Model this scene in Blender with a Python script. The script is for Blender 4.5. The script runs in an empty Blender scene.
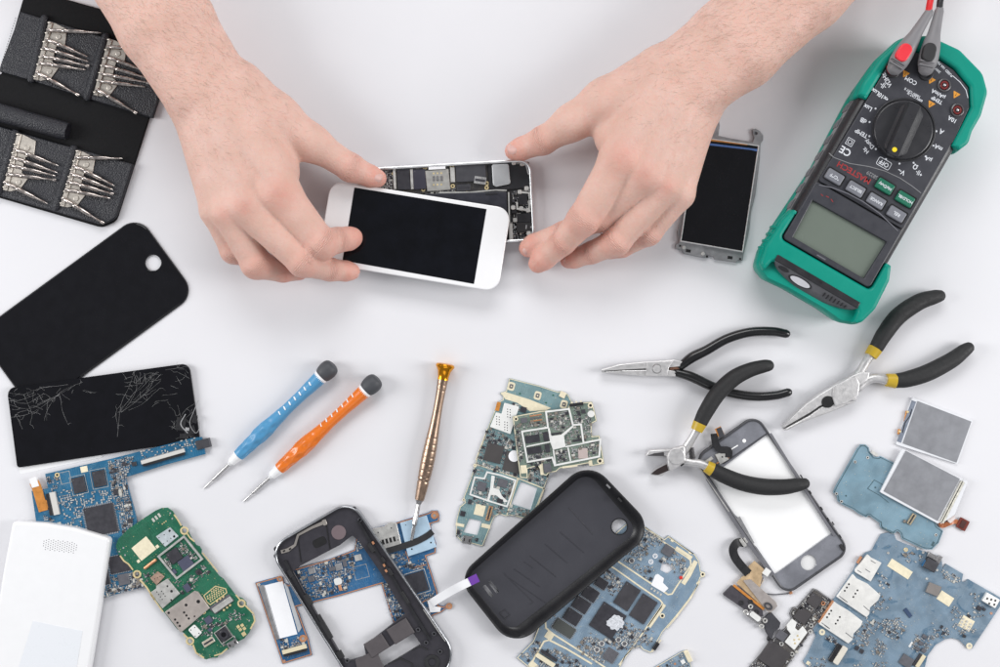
import bpy, math, random
import numpy as np
from mathutils import Vector, Matrix
from mathutils.geometry import delaunay_2d_cdt
# ---------------------------------------------------------------- units
# plans are drawn in a 1000 x 667 sheet (x right, y down); one unit = 0.75 mm.
# a point at height z is drawn as an overhead lens sees it, X() turns it into its true place.
S = 0.00075; HC = 1100.0; CX, CY = 500.0, 333.5
SC = bpy.context.scene; COL = SC.collection
random.seed(7)
def X(x, y, z=0.0):
    f = (HC - z) / HC
    return ((x - CX) * f, (CY - y) * f, z)
def d2r(a): return a * math.pi / 180
# ---------------------------------------------------------------- plan helpers
def rect(cx, cy, w, h, a=0):
    c, s = math.cos(d2r(a)), math.sin(d2r(a))
    return [(cx + c * u * w / 2 - s * v * h / 2, cy + s * u * w / 2 + c * v * h / 2) for u, v in ((-1, -1), (1, -1), (1, 1), (-1, 1))]
def circ(cx, cy, r, n=20, ry=None, a=0):
    ry = ry or r; c, s = math.cos(d2r(a)), math.sin(d2r(a)); o = []
    for i in range(n):
        t = 2 * math.pi * i / n; u, v = r * math.cos(t), ry * math.sin(t)
        o.append((cx + c * u - s * v, cy + s * u + c * v))
    return o
def rnd(pts, r, n=5):
    """fillet the corners of a polygon; r is one number or one per corner"""
    out = []; N = len(pts)
    for i in range(N):
        ri = r[i] if isinstance(r, (list, tuple)) else r
        p0 = Vector(pts[i - 1]); p = Vector(pts[i]); p1 = Vector(pts[(i + 1) % N])
        a = (p0 - p); b = (p1 - p); la, lb = a.length, b.length
        if ri <= 0 or la < 1e-6 or lb < 1e-6: out.append(tuple(p)); continue
        a /= la; b /= lb; ang = math.acos(max(-1, min(1, a.dot(b))))
        if ang > 3.05: out.append(tuple(p)); continue
        d = min(ri / math.tan(ang / 2), la * .48, lb * .48); q = d * math.tan(ang / 2)
        c = p + (a + b).normalized() * (q / math.sin(ang / 2))
        s0 = p + a * d - c; s1 = p + b * d - c
        t0 = math.atan2(s0.y, s0.x); t1 = math.atan2(s1.y, s1.x); dt = (t1 - t0 + math.pi) % (2 * math.pi) - math.pi
        for k in range(n + 1):
            t = t0 + dt * k / n; out.append((c.x + q * math.cos(t), c.y + q * math.sin(t)))
    return out
def area(l): return 0.5 * sum(l[i - 1][0] * l[i][1] - l[i][0] * l[i - 1][1] for i in range(len(l)))
def inset(l, d):
    """move a loop to its left by d"""
    out = []; N = len(l)
    for i in range(N):
        a = Vector(l[i]) - Vector(l[i - 1]); b = Vector(l[(i + 1) % N]) - Vector(l[i])
        if a.length < 1e-9: a = b
        if b.length < 1e-9: b = a
        if a.length < 1e-9: out.append(l[i]); continue
        na = Vector((-a.y, a.x)).normalized(); nb = Vector((-b.y, b.x)).normalized(); m = na + nb
        if m.length < 1e-6: m = na
        m.normalize(); k = min(1 / max(.3, m.dot(na)), 2.2)
        out.append((l[i][0] + m.x * d * k, l[i][1] + m.y * d * k))
    return out
def shrink(pts, d):
    """inset a plan polygon towards its inside"""
    return inset(pts, d if area(pts) > 0 else -d)
def inside(pt, poly):
    x, y = pt; c = False; j = len(poly) - 1
    for i in range(len(poly)):
        xi, yi = poly[i]; xj, yj = poly[j]
        if (yi > y) != (yj > y) and x < (xj - xi) * (y - yi) / (yj - yi) + xi: c = not c
        j = i
    return c
def cr(pts, k=5):
    """Catmull-Rom through points of any dimension"""
    P = [np.array(p, float) for p in pts]; P = [2 * P[0] - P[1]] + P + [2 * P[-1] - P[-2]]; o = []
    for i in range(1, len(P) - 2):
        for j in range(k):
            t = j / k; a, b, c, d = P[i - 1:i + 3]
            o.append(tuple(.5 * ((2 * b) + (c - a) * t + (2 * a - 5 * b + 4 * c - d) * t * t + (3 * b - a - 3 * c + d) * t ** 3)))
    o.append(tuple(P[-2])); return o
# ---------------------------------------------------------------- mesh collector
class MB:
    def __init__(s, tilt=None): s.v = []; s.f = []; s.m = []; s.tilt = tilt; s.flat = set()
    def tz(s, x, y):
        if not s.tilt: return 0.0
        x0, y0, gx, gy = s.tilt; return (x - x0) * gx + (y - y0) * gy
    def add(s, vs, fs, mi=0):
        b = len(s.v); s.v += vs
        for f in fs: s.f.append(tuple(b + i for i in f)); s.m.append(mi)
    def loops(s, loops, zref):
        o = []
        for i, l in enumerate(loops):
            f = (HC - zref) / HC
            q = [((x - CX) * f, (CY - y) * f) for x, y in l]
            if (area(q) > 0) != (i == 0): q.reverse()
            o.append(q)
        return o
    def lift(s, x, y, z):       # true xy -> plan for the tilt
        if not s.tilt: return z
        return z + s.tz(x + CX, CY - y)
    def prism(s, loops, z0, z1, b=0.0, seg=1, mi=0, zref=None, bottom=False, mtop=None):
        if loops and isinstance(loops[0][0], (int, float)): loops = [loops]
        L = s.loops(loops, z1 if zref is None else zref)
        rings = []
        if b > 0:
            for k in range(seg + 1):
                t = math.pi / 2 * k / seg
                o = b * (1 - math.cos(t)); z = z1 - b * (1 - math.sin(t))
                if seg == 1: o, z = (0, z1 - b) if k == 0 else (b, z1)
                rings.append((o, z))
        else: rings = [(0, z1)]
        rings = [(0, z0)] + rings
        tops = []
        for l in L:
            n = len(l); vs = []
            for o, z in rings:
                q = inset(l, o) if o else l
                vs += [(x, y, s.lift(x, y, z)) for x, y in q]
            fs = []
            for r in range(len(rings) - 1):
                for i in range(n):
                    j = (i + 1) % n; fs.append((r * n + i, r * n + j, (r + 1) * n + j, (r + 1) * n + i))
            base = len(s.v); s.add(vs, fs, mi); tops.append((base, n, (len(rings) - 1) * n))
        def cap(off, flip, mm):
            if len(L) == 1 and n_convex(L[0]):
                b0, n, t = tops[0]; ids = [b0 + off(t) + i for i in range(n)]
                s.flat.add(len(s.f)); s.f.append(tuple(reversed(ids)) if flip else tuple(ids)); s.m.append(mm); return
            idx = []; eds = []; co = []
            for b0, n, t in tops:
                k0 = len(co); ids = [b0 + off(t) + i for i in range(n)]; idx += ids
                co += [Vector((s.v[i][0], s.v[i][1])) for i in ids]; eds += [(k0 + i, k0 + (i + 1) % n) for i in range(n)]
            vo, eo, fo, ov, oe, of = delaunay_2d_cdt(co, eds, [], 0, 1e-6)
            LL_ = [[(s.v[b0 + off(t) + i][0], s.v[b0 + off(t) + i][1]) for i in range(n)] for b0, n, t in tops]
            mp = {}
            for i, l in enumerate(ov):
                if l: mp[i] = idx[l[0]]
                else: s.v.append((vo[i].x, vo[i].y, s.v[idx[0]][2])); mp[i] = len(s.v) - 1
            for tri in fo:
                cxy = (sum(vo[i].x for i in tri) / 3, sum(vo[i].y for i in tri) / 3)
                if not inside(cxy, LL_[0]) or any(inside(cxy, l) for l in LL_[1:]): continue
                t3_ = [mp[i] for i in tri]; A, B, C = (s.v[i] for i in t3_)
                cz = (B[0] - A[0]) * (C[1] - A[1]) - (B[1] - A[1]) * (C[0] - A[0])
                if (cz > 0) == flip: t3_.reverse()
                s.flat.add(len(s.f)); s.f.append(tuple(t3_)); s.m.append(mm)
        cap(lambda t: t, False, mi if mtop is None else mtop)
        if bottom: cap(lambda t: 0, True, mi)
        return s
    def box(s, cx, cy, w, h, a, z0, z1, b=0.0, mi=0, mtop=None): return s.prism(rect(cx, cy, w, h, a), z0, z1, b, 1, mi, mtop=mtop)
    def strip(s, pts, w, z0, z1, mi=0, closed=False):
        """a band of width w along a plan polyline, with mitred corners"""
        f = (HC - z1) / HC; P = [Vector(((x - CX) * f, (CY - y) * f)) for x, y in pts]; N = len(P); wl = []
        for i in range(N):
            a = P[i] - P[i - 1] if (i or closed) else P[1] - P[0]
            b = P[(i + 1) % N] - P[i] if (i < N - 1 or closed) else P[-1] - P[-2]
            a.normalize(); b.normalize(); m = Vector((-a.y - b.y, a.x + b.x))
            if m.length < 1e-5: m = Vector((-a.y, a.x))
            m.normalize(); k = 1 / max(.45, m.dot(Vector((-a.y, a.x))))
            ww = w[i] if isinstance(w, (list, tuple)) else w
            wl.append((P[i] + m * ww / 2 * k, P[i] - m * ww / 2 * k))
        vs = []
        for l, r in wl:
            for q, z in ((l, z0), (l, z1), (r, z1), (r, z0)): vs.append((q.x, q.y, s.lift(q.x, q.y, z)))
        fs = []; R = range(N if closed else N - 1)
        for i in R:
            j = (i + 1) % N
            for k in range(3): fs.append((4 * i + k, 4 * i + k + 1, 4 * j + k + 1, 4 * j + k))
        if not closed: fs += [(3, 2, 1, 0), (4 * N - 4, 4 * N - 3, 4 * N - 2, 4 * N - 1)]
        s.add(vs, fs, mi); return s
    def tube(s, pts, n=14, mi=0, fz=1.0, ends=True, vert=None):
        """round bar through (x, y, z, r); r in sheet units, ends rounded"""
        Q = []
        for x, y, z, r in pts:
            a = X(x, y, z); Q.append((Vector(a), r * (HC - z) / HC))
        s.rod(Q, n, mi, fz, ends); return s
    def rod(s, Q, n=14, mi=0, fz=1.0, ends=True):
        P = [q[0] for q in Q]; R = [q[1] for q in Q]; rings = []
        T = [(P[min(i + 1, len(P) - 1)] - P[max(i - 1, 0)]).normalized() for i in range(len(P))]
        seq = []
        if ends:
            for k in (80, 60, 35): seq.append((P[0] - T[0] * R[0] * math.sin(d2r(k)), R[0] * math.cos(d2r(k)), T[0]))
        for i in range(len(P)): seq.append((P[i], R[i], T[i]))
        if ends:
            for k in (35, 60, 80): seq.append((P[-1] + T[-1] * R[-1] * math.sin(d2r(k)), R[-1] * math.cos(d2r(k)), T[-1]))
        vs = []; prev = None
        for p, r, t in seq:
            up = Vector((0, 0, 1)) if abs(t.z) < .95 else Vector((0, 1, 0))
            sd = t.cross(up).normalized(); u = sd.cross(t).normalized()
            for k in range(n):
                a = 2 * math.pi * k / n; q = p + sd * (r * math.cos(a)) + u * (r * fz * math.sin(a))
                vs.append((q.x, q.y, s.lift(q.x, q.y, q.z)))
        fs = []; M = len(seq)
        for i in range(M - 1):
            for k in range(n):
                j = (k + 1) % n; fs.append((i * n + k, i * n + j, (i + 1) * n + j, (i + 1) * n + k))
        fs.append(tuple(range(n - 1, -1, -1))); fs.append(tuple((M - 1) * n + k for k in range(n)))
        fs = [tuple(reversed(f)) for f in fs]
        s.add(vs, fs, mi); return s
    def ball(s, x, y, z, rx, ry=None, rz=None, a=0, mi=0, n=14, m=8):
        ry = ry or rx; rz = rz or rx; c = X(x, y, z); f = (HC - z) / HC
        ca, sa = math.cos(d2r(-a)), math.sin(d2r(-a)); vs = []; fs = []
        for i in range(m + 1):
            t = math.pi * i / m
            for k in range(n):
                p = 2 * math.pi * k / n; u = rx * f * math.sin(t) * math.cos(p); v = ry * f * math.sin(t) * math.sin(p)
                q = (c[0] + ca * u - sa * v, c[1] + sa * u + ca * v); vs.append((q[0], q[1], s.lift(q[0], q[1], z + rz * math.cos(t))))
        for i in range(m):
            for k in range(n):
                j = (k + 1) % n; fs.append((i * n + k, (i + 1) * n + k, (i + 1) * n + j, i * n + j))
        s.add(vs, fs, mi); return s
    def loft(s, rings, mi=0, captop=None):
        """rings: list of (plan loop, z, zref) with the same number of points"""
        n = len(rings[0][0]); vs = []
        flip = area(s_true(rings[0][0], rings[0][2])) < 0
        for l, z, zr in rings:
            q = s_true(l, zr)
            if flip: q = list(reversed(q))
            vs += [(x, y, s.lift(x, y, z)) for x, y in q]
        fs = [(r * n + i, r * n + (i + 1) % n, (r + 1) * n + (i + 1) % n, (r + 1) * n + i) for r in range(len(rings) - 1) for i in range(n)]
        s.add(vs, fs, mi); return s
    def text(s, txt, x, y, size, a, z, mi=0, spacing=1.0, sx=1.0):
        cu = bpy.data.curves.new('t', 'FONT'); cu.body = txt; cu.size = size; cu.align_x = 'CENTER'; cu.align_y = 'CENTER'
        cu.resolution_u = 3; cu.space_character = spacing; cu.offset = size * .02
        o = bpy.data.objects.new('t', cu); COL.objects.link(o); bpy.context.view_layer.update()
        me = bpy.data.meshes.new_from_object(o.evaluated_get(bpy.context.evaluated_depsgraph_get()))
        c = X(x, y, z); f = (HC - z) / HC; ca, sa = math.cos(d2r(-a)), math.sin(d2r(-a))
        vs = []
        for v in me.vertices:
            u, w = v.co.x * f * sx, v.co.y * f; q = (c[0] + ca * u - sa * w, c[1] + sa * u + ca * w)
            vs.append((q[0], q[1], s.lift(q[0], q[1], z)))
        s.add(vs, [tuple(p.vertices) for p in me.polygons], mi)
        bpy.data.objects.remove(o); bpy.data.meshes.remove(me); bpy.data.curves.remove(cu); return s
    def build(s, name, mats, parent=None, smooth=35, label=None, kind=None):
        me = bpy.data.meshes.new(name); org = Vector((0, 0, 0))
        if parent is not None:
            org = Vector(parent['_o']) if '_o' in parent else Vector((0, 0, 0))
        else:
            a = np.array(s.v); lo, hi = a.min(0), a.max(0); org = Vector(((lo[0] + hi[0]) / 2, (lo[1] + hi[1]) / 2, lo[2]))
        me.from_pydata([((v[0] - org.x) * S, (v[1] - org.y) * S, (v[2] - org.z) * S) for v in s.v], [], s.f)
        if not isinstance(mats, (list, tuple)): mats = [mats]
        for m in mats: me.materials.append(m)
        if len(mats) > 1: me.polygons.foreach_set('material_index', s.m)
        me.update()
        if 0 < smooth < 180: me.set_sharp_from_angle(angle=d2r(smooth))
        me.polygons.foreach_set('use_smooth', [smooth > 0 and i not in s.flat for i in range(len(s.f))])
        o = bpy.data.objects.new(name, me); COL.objects.link(o); o['_o'] = tuple(org)
        if parent is None: o.location = org * S
        else: o.parent = parent
        if label: o['label'] = label
        if kind: o['kind'] = kind
        return o
def s_true(l, zr):
    f = (HC - zr) / HC; return [((x - CX) * f, (CY - y) * f) for x, y in l]
def n_convex(l):
    N = len(l)
    for i in range(N):
        a = l[i - 1]; b = l[i]; c = l[(i + 1) % N]
        if (b[0] - a[0]) * (c[1] - b[1]) - (b[1] - a[1]) * (c[0] - b[0]) < -1e-7: return False
    return True
def thing(name, label, cat, x, y, z=0, group=None):
    o = bpy.data.objects.new(name, None); COL.objects.link(o); o.empty_display_size = .01
    p = X(x, y, z); o.location = Vector(p) * S; o['_o'] = p; o['label'] = label; o['category'] = cat
    if group: o['group'] = group
    return o
def tag(o, label, cat, group=None):
    o['label'] = label; o['category'] = cat
    if group: o['group'] = group
    return o
# ---------------------------------------------------------------- materials
MATS = {}
def mat(name, col, rough=.5, metal=0.0, var=.06, vs=.08, bump=0.0, bs=1.0, spec=.5, coat=0.0, sss=0.0, emit=None, trans=0.0, aniso=0.0):
    """var: colour variation at scale vs; bump: height of a fine grain at scale bs (scales are per sheet unit)"""
    if name in MATS: return MATS[name]
    m = bpy.data.materials.new(name); m.use_nodes = True; nt = m.node_tree; b = nt.nodes['Principled BSDF']
    N = nt.nodes.new; L = nt.links.new
    tc = N('ShaderNodeTexCoord'); mp = N('ShaderNodeMapping'); mp.inputs['Scale'].default_value = (1 / S,) * 3; L(tc.outputs['Object'], mp.inputs[0])
    b.inputs['Metallic'].default_value = metal; b.inputs['Roughness'].default_value = rough
    b.inputs['Specular IOR Level'].default_value = spec
    if coat: b.inputs['Coat Weight'].default_value = coat; b.inputs['Coat Roughness'].default_value = .08
    if sss: b.inputs['Subsurface Weight'].default_value = sss; b.inputs['Subsurface Scale'].default_value = .003
    if trans: b.inputs['Transmission Weight'].default_value = trans
    n = N('ShaderNodeTexNoise'); n.inputs['Scale'].default_value = vs; n.inputs['Detail'].default_value = 6; n.inputs['Roughness'].default_value = .6; L(mp.outputs[0], n.inputs['Vector'])
    r = N('ShaderNodeMapRange'); r.inputs[1].default_value = .25; r.inputs[2].default_value = .75; r.inputs[3].default_value = 1 - var; r.inputs[4].default_value = 1 + var; L(n.outputs['Fac'], r.inputs[0])
    v = N('ShaderNodeVectorMath'); v.operation = 'SCALE'; v.inputs[0].default_value = col[:3]; L(r.outputs[0], v.inputs['Scale']); L(v.outputs[0], b.inputs['Base Color'])
    r2 = N('ShaderNodeMapRange'); r2.inputs[1].default_value = .3; r2.inputs[2].default_value = .7; r2.inputs[3].default_value = max(.02, rough * .8); r2.inputs[4].default_value = min(1, rough * 1.2); L(n.outputs['Fac'], r2.inputs[0]); L(r2.outputs[0], b.inputs['Roughness'])
    if bump:
        g = N('ShaderNodeTexNoise'); g.inputs['Scale'].default_value = bs; g.inputs['Detail'].default_value = 3; L(mp.outputs[0], g.inputs['Vector'])
        bp = N('ShaderNodeBump'); bp.inputs['Strength'].default_value = 1; bp.inputs['Distance'].default_value = bump * S; L(g.outputs['Fac'], bp.inputs['Height']); L(bp.outputs[0], b.inputs['Normal'])
    MATS[name] = m; return m
def leather(name, col, cell, h, rough):
    m = mat(name, col, rough, var=.15, vs=.1); nt = m.node_tree; N = nt.nodes.new; L = nt.links.new; b = nt.nodes['Principled BSDF']; mp = next(n for n in nt.nodes if n.type == 'MAPPING')
    w = N('ShaderNodeTexNoise'); w.inputs['Scale'].default_value = cell * .5; L(mp.outputs[0], w.inputs['Vector'])
    mx = N('ShaderNodeVectorMath'); mx.operation = 'ADD'; L(mp.outputs[0], mx.inputs[0]); L(w.outputs['Color'], mx.inputs[1])
    vo = N('ShaderNodeTexVoronoi'); vo.inputs['Scale'].default_value = cell; L(mx.outputs[0], vo.inputs['Vector'])
    bp = N('ShaderNodeBump'); bp.inputs['Distance'].default_value = h * S; bp.invert = True; L(vo.outputs['Distance'], bp.inputs['Height']); L(bp.outputs[0], b.inputs['Normal'])
    return m
def pcb(name, col, col2, ang=0, dens=.5, gold=(.75, .6, .3), rough=.38, blot=None):
    """solder mask over copper: fine traces in two directions, vias, uneven tint"""
    m = bpy.data.materials.new(name); m.use_nodes = True; nt = m.node_tree; b = nt.nodes['Principled BSDF']; N = nt.nodes.new; L = nt.links.new
    tc = N('ShaderNodeTexCoord'); mp = N('ShaderNodeMapping'); mp.vector_type = 'TEXTURE'; mp.inputs['Scale'].default_value = (S,) * 3; mp.inputs['Rotation'].default_value = (0, 0, d2r(-ang)); L(tc.outputs['Object'], mp.inputs[0])
    def noise(sc, det=4):
        n = N('ShaderNodeTexNoise'); n.inputs['Scale'].default_value = sc; n.inputs['Detail'].default_value = det; L(mp.outputs[0], n.inputs['Vector']); return n
    def rng(src, a, c, lo=0, hi=1):
        r = N('ShaderNodeMapRange'); r.inputs[1].default_value = a; r.inputs[2].default_value = c; r.inputs[3].default_value = lo; r.inputs[4].default_value = hi; L(src, r.inputs[0]); return r.outputs[0]
    def math_(op, a, c):
        q = N('ShaderNodeMath'); q.operation = op
        for i, s_ in ((0, a), (1, c)):
            if isinstance(s_, (int, float)): q.inputs[i].default_value = s_
            else: L(s_, q.inputs[i])
        return q.outputs[0]
    def brick(sc, w, h, mort, off):
        br = N('ShaderNodeTexBrick'); br.inputs['Scale'].default_value = sc; br.inputs['Brick Width'].default_value = w; br.inputs['Row Height'].default_value = h; br.inputs['Mortar Size'].default_value = mort
        br.offset = off; br.inputs['Mortar Smooth'].default_value = .2; L(mp.outputs[0], br.inputs['Vector']); return br.outputs['Fac']
    def mix(fac, a, c):
        q = N('ShaderNodeMix'); q.data_type = 'RGBA'; L(fac, q.inputs[0])
        for i, s_ in ((6, a), (7, c)):
            if isinstance(s_, tuple): q.inputs[i].default_value = (*s_[:3], 1)
            else: L(s_, q.inputs[i])
        return q.outputs[2]
    blo = rng(noise(.06, 5).outputs['Fac'], .35, .65)
    c0 = mix(blo, tuple(x * .82 for x in col), tuple(min(1, x * 1.15) for x in col))
    if blot:
        st = N('ShaderNodeTexNoise'); st.inputs['Scale'].default_value = .045; st.inputs['Detail'].default_value = 7; st.inputs['Distortion'].default_value = 1.5; L(mp.outputs[0], st.inputs['Vector'])
        c0 = mix(math_('MULTIPLY', rng(st.outputs['Fac'], .56, .62), .75), c0, blot)
    f1 = brick(.55, 2.2, .5, .09, .37); f2 = brick(.4, .9, 2.8, .11, .61)
    m1 = rng(noise(.09, 1).outputs['Fac'], .47, .53); m2 = rng(noise(.13, 2).outputs['Fac'], .5, .56)
    t = math_('MAXIMUM', math_('MULTIPLY', f1, m1), math_('MULTIPLY', f2, m2))
    t = math_('MULTIPLY', t, dens)
    c1 = mix(t, c0, col2)
    vo = N('ShaderNodeTexVoronoi'); vo.inputs['Scale'].default_value = .32; L(mp.outputs[0], vo.inputs['Vector'])
    via = math_('MULTIPLY', rng(vo.outputs['Distance'], .14, .1), rng(noise(.1, 0).outputs['Fac'], .48, .5))
    c2 = mix(math_('MULTIPLY', via, .8 * min(1, dens * 2)), c1, gold)
    L(c2, b.inputs['Base Color']); b.inputs['Roughness'].default_value = rough; b.inputs['Coat Weight'].default_value = .25; b.inputs['Coat Roughness'].default_value = .25
    bp = N('ShaderNodeBump'); bp.inputs['Distance'].default_value = .12 * S; L(math_('ADD', t, via), bp.inputs['Height']); L(bp.outputs[0], b.inputs['Normal'])
    return m
M_blackchip = mat('chip_epoxy', (.035, .034, .042), .42, bump=.05, bs=1.5, var=.25, vs=.2)
M_greychip = mat('chip_grey', (.11, .11, .125), .45, bump=.05, bs=1.5, var=.15, vs=.2)
M_tin = mat('tinned_shield', (.70, .69, .66), .42, .85, var=.1, vs=.15, bump=.15, bs=.3)
M_white_tin = mat('bright_shield', (.86, .86, .84), .5, .35, var=.05, vs=.1, bump=.1, bs=.3)
M_steel = mat('polished_steel', (.50, .49, .49), .28, 1, var=.12, vs=.3)
M_brushed = mat('brushed_steel', (.80, .79, .79), .42, .75, var=.1, vs=.4, bump=.1, bs=.9)
M_gold = mat('gold_pad', (.83, .68, .38), .4, .55, var=.08, vs=.2)
M_cream = mat('tinned_cream_trace', (.86, .78, .58), .45, .25, var=.07, vs=.3)
M_copper = mat('copper_edge', (.62, .30, .16), .42, .5, var=.15, vs=.3)
M_solder = mat('solder', (.55, .55, .56), .35, .7)
M_ccap = mat('ceramic_brown', (.20, .175, .15), .5, var=.3, vs=.5)
M_cwhite = mat('ceramic_pale', (.50, .49, .45), .5, var=.2, vs=.5)
M_white = mat('white_plastic', (.82, .82, .83), .35, var=.02)
M_latch = mat('ivory_latch', (.60, .59, .56), .45, var=.04)
M_paper = mat('white_label', (.86, .86, .88), .6, var=.02)
M_blackp = mat('black_plastic', (.016, .016, .019), .38, var=.2, vs=.1, bump=.06, bs=1.2)
M_blackm = mat('matt_black', (.018, .018, .02), .6, var=.2, vs=.2)
M_darkgrey = mat('dark_grey_plastic', (.045, .045, .053), .5, var=.2, vs=.15, bump=.05, bs=1)
M_glass = mat('black_glass', (.007, .007, .009), .06, var=.2, spec=.3)
M_hole = mat('dark_opening', (.006, .006, .007), .8)
M_greytin = mat('dull_grey_metal', (.33, .33, .34), .42, .6, var=.2, vs=.15, bump=.1, bs=.5)
M_orange = mat('polyimide_orange', (.62, .25, .05), .3, .2, var=.2, vs=.2, coat=.4)
M_blackflex = mat('black_flex', (.02, .02, .022), .3, var=.2, vs=.2)
SMD = [M_solder, M_ccap, M_blackchip, M_cwhite]
class Board:
    """a populated circuit board: outline sheet, traces and pads, chips, shields, connectors and the crowd of small parts"""
    def __init__(s, name, label, x, y, outline, ang, material, z=0.0, th=1.6, holes=(), tilt=None, cat='circuit board', edge=None, ew=1.1, b=.15):
        s.root = thing(name, label, cat, x, y); s.ang = ang; s.z = z + th; s.tilt = tilt; s.occ = [h for h in holes]; s.outline = outline
        s.mb = {}
        s.holes = list(holes)
        MB(tilt).prism([outline] + s.holes, z, s.z, b, 1, zref=s.z, bottom=True).build('board_panel', material, s.root, smooth=25)
        if edge:
            l = shrink(outline, ew * .9); s.trace(l, ew, edge, closed=True)
    def _m(s, key, m):
        if key not in s.mb: s.mb[key] = (MB(s.tilt), m)
        return s.mb[key][0]
    def trace(s, pts, w, m=M_cream, closed=False, h=.22): s._m('trace_' + m.name, m).strip(pts, w, s.z - .1, s.z + h, closed=closed); return s
    def pad(s, pts, m=M_gold, h=.3, r=0): s._m('pad_' + m.name, m).prism(rnd(pts, r, 3) if r else pts, s.z - .1, s.z + h, .08); s.occ.append(pts); return s
    def padr(s, x, y, w, h, a=None, m=M_gold, r=0): return s.pad(rect(x, y, w, h, s.ang if a is None else a), m, r=r)
    def ring(s, x, y, r, m=M_cream, ri=None, inner=M_hole, n=16):
        s._m('pad_' + m.name, m).prism([circ(x, y, r, n), circ(x, y, ri or r * .5, n)], s.z - .1, s.z + .45, .1)
        if inner: s._m('holes', inner).prism(circ(x, y, (ri or r * .5) * 1.02, n), s.z - .1, s.z + .12)
        s.occ.append(circ(x, y, r + .5, 8)); return s
    def chip(s, x, y, w, h, a=None, zh=1.5, m=M_blackchip, legs=0, name='chip', dot=True, b=.25):
        a = s.ang if a is None else a; mb = MB(s.tilt)
        mb.box(x, y, w, h, a, s.z - .1, s.z + zh, b)
        ms = [m, M_solder]
        if legs:
            c, q = math.cos(d2r(a)), math.sin(d2r(a)); n = int(w / 1.6)
            for sd in (-1, 1):
                for i in range(n):
                    u = -w / 2 + (i + .5) * w / n; v = sd * (h / 2 + legs / 2)
                    mb.box(x + c * u - q * v, y + q * u + c * v, .8, legs, a, s.z - .1, s.z + .5, mi=1)
            n = int(h / 1.6)
            for sd in (-1, 1):
                for i in range(n):
                    v = -h / 2 + (i + .5) * h / n; u = sd * (w / 2 + legs / 2)
                    mb.box(x + c * u - q * v, y + q * u + c * v, legs, .8, a, s.z - .1, s.z + .5, mi=1)
        if dot and min(w, h) > 9:
            c, q = math.cos(d2r(a)), math.sin(d2r(a)); u, v = -w / 2 + 2, -h / 2 + 2; ms.append(M_greychip)
            mb.prism(circ(x + c * u - q * v, y + q * u + c * v, .6, 8), s.z + zh - .05, s.z + zh + .04, mi=2)
        o = mb.build(name, ms, s.root); s.occ.append(rect(x, y, w + 1.6 + legs * 2, h + 1.6 + legs * 2, a)); return o
    def shield(s, pts, zh=2.0, m=M_tin, dots=(), dr=.7, name='shield', r=.6, dm=M_hole, extra=None):
        mb = MB(s.tilt).prism(rnd(pts, r, 3), s.z - .1, s.z + zh, .35)
        for d in dots:
            q = circ(d[0], d[1], d[2] if len(d) > 2 else dr, 10); mb.prism(q, s.z + zh - .1, s.z + zh + .05, mi=1)
        o = mb.build(name, [m, dm], s.root); s.occ.append(pts); return o
    def frame(s, pts, w=1.5, zh=1.3, m=M_white_tin, closed=True, name='shield_frame'):
        mb = MB(s.tilt).strip(pts, w, s.z - .1, s.z + zh, closed=closed); o = mb.build(name, m, s.root)
        n = len(pts)
        for i in range(n if closed else n - 1):
            a, b = pts[i], pts[(i + 1) % n]; d = math.hypot(b[0] - a[0], b[1] - a[1])
            s.occ.append(rect((a[0] + b[0]) / 2, (a[1] + b[1]) / 2, d, w + 1, math.degrees(math.atan2(b[1] - a[1], b[0] - a[0]))))
        return o
    def fpc(s, x, y, w, h, a=None, name='connector', zh=2.2, body=M_latch, bar=M_blackp):
        """flat cable socket: pale body, dark latch bar along one long side, pins"""
        a = s.ang if a is None else a; c, q = math.cos(d2r(a)), math.sin(d2r(a)); mb = MB(s.tilt)
        mb.box(x + q * h * .2, y - c * h * .2, w, h * .58, a, s.z - .1, s.z + zh, .2, mi=0)
        mb.box(x - q * h * .3, y + c * h * .3, w * .96, h * .36, a, s.z - .1, s.z + zh + .5, .2, mi=1)
        n = int(w / 1.3)
        for i in range(n):
            u = -w / 2 + (i + .5) * w / n; v = -h * .56
            mb.box(x + c * u - q * v, y + q * u + c * v, .6, h * .16, a, s.z - .1, s.z + .5, mi=2)
        o = mb.build(name, [body, bar, M_solder], s.root); s.occ.append(rect(x, y, w + 1, h + 1.5, a)); return o
    def plug(s, x, y, w, h, a=None, rows=2, name='connector', m=M_greychip, zh=1.5, pin=M_gold, n=None):
        """board-to-board connector"""
        a = s.ang if a is None else a; c, q = math.cos(d2r(a)), math.sin(d2r(a)); mb = MB(s.tilt)
        mb.prism(rnd(rect(x, y, w, h, a), .6, 2), s.z - .1, s.z + zh, .2)
        mb.box(x, y, w * .82, h * .3, a, s.z + zh - .2, s.z + zh + .3, .1, mi=2)
        n = n or max(3, int(w / 1.4))
        for sd in (-1, 1):
            for i in range(n):
                u = -w * .42 + i * w * .84 / (n - 1); v = sd * h * .33
                mb.box(x + c * u - q * v, y + q * u + c * v, .55, h * .26, a, s.z + zh - .1, s.z + zh + .15, mi=1)
        o = mb.build(name, [m, pin, M_blackchip], s.root); s.occ.append(rect(x, y, w + 1, h + 1, a)); return o
    def usb(s, x, y, w, h, a=None, name='usb_socket'):
        a = s.ang if a is None else a; mb = MB(s.tilt)
        mb.prism(rnd(rect(x, y, w, h, a), 1, 3), s.z - .1, s.z + 3.4, .5)
        c, q = math.cos(d2r(a)), math.sin(d2r(a))
        for u in (-.28, .28): mb.box(x + c * u * w, y + q * u * w, w * .12, h * .4, a, s.z + 3.35, s.z + 3.5, mi=1)
        o = mb.build(name, [M_steel, M_hole], s.root); s.occ.append(rect(x, y, w + 1, h + 1, a)); return o
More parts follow.
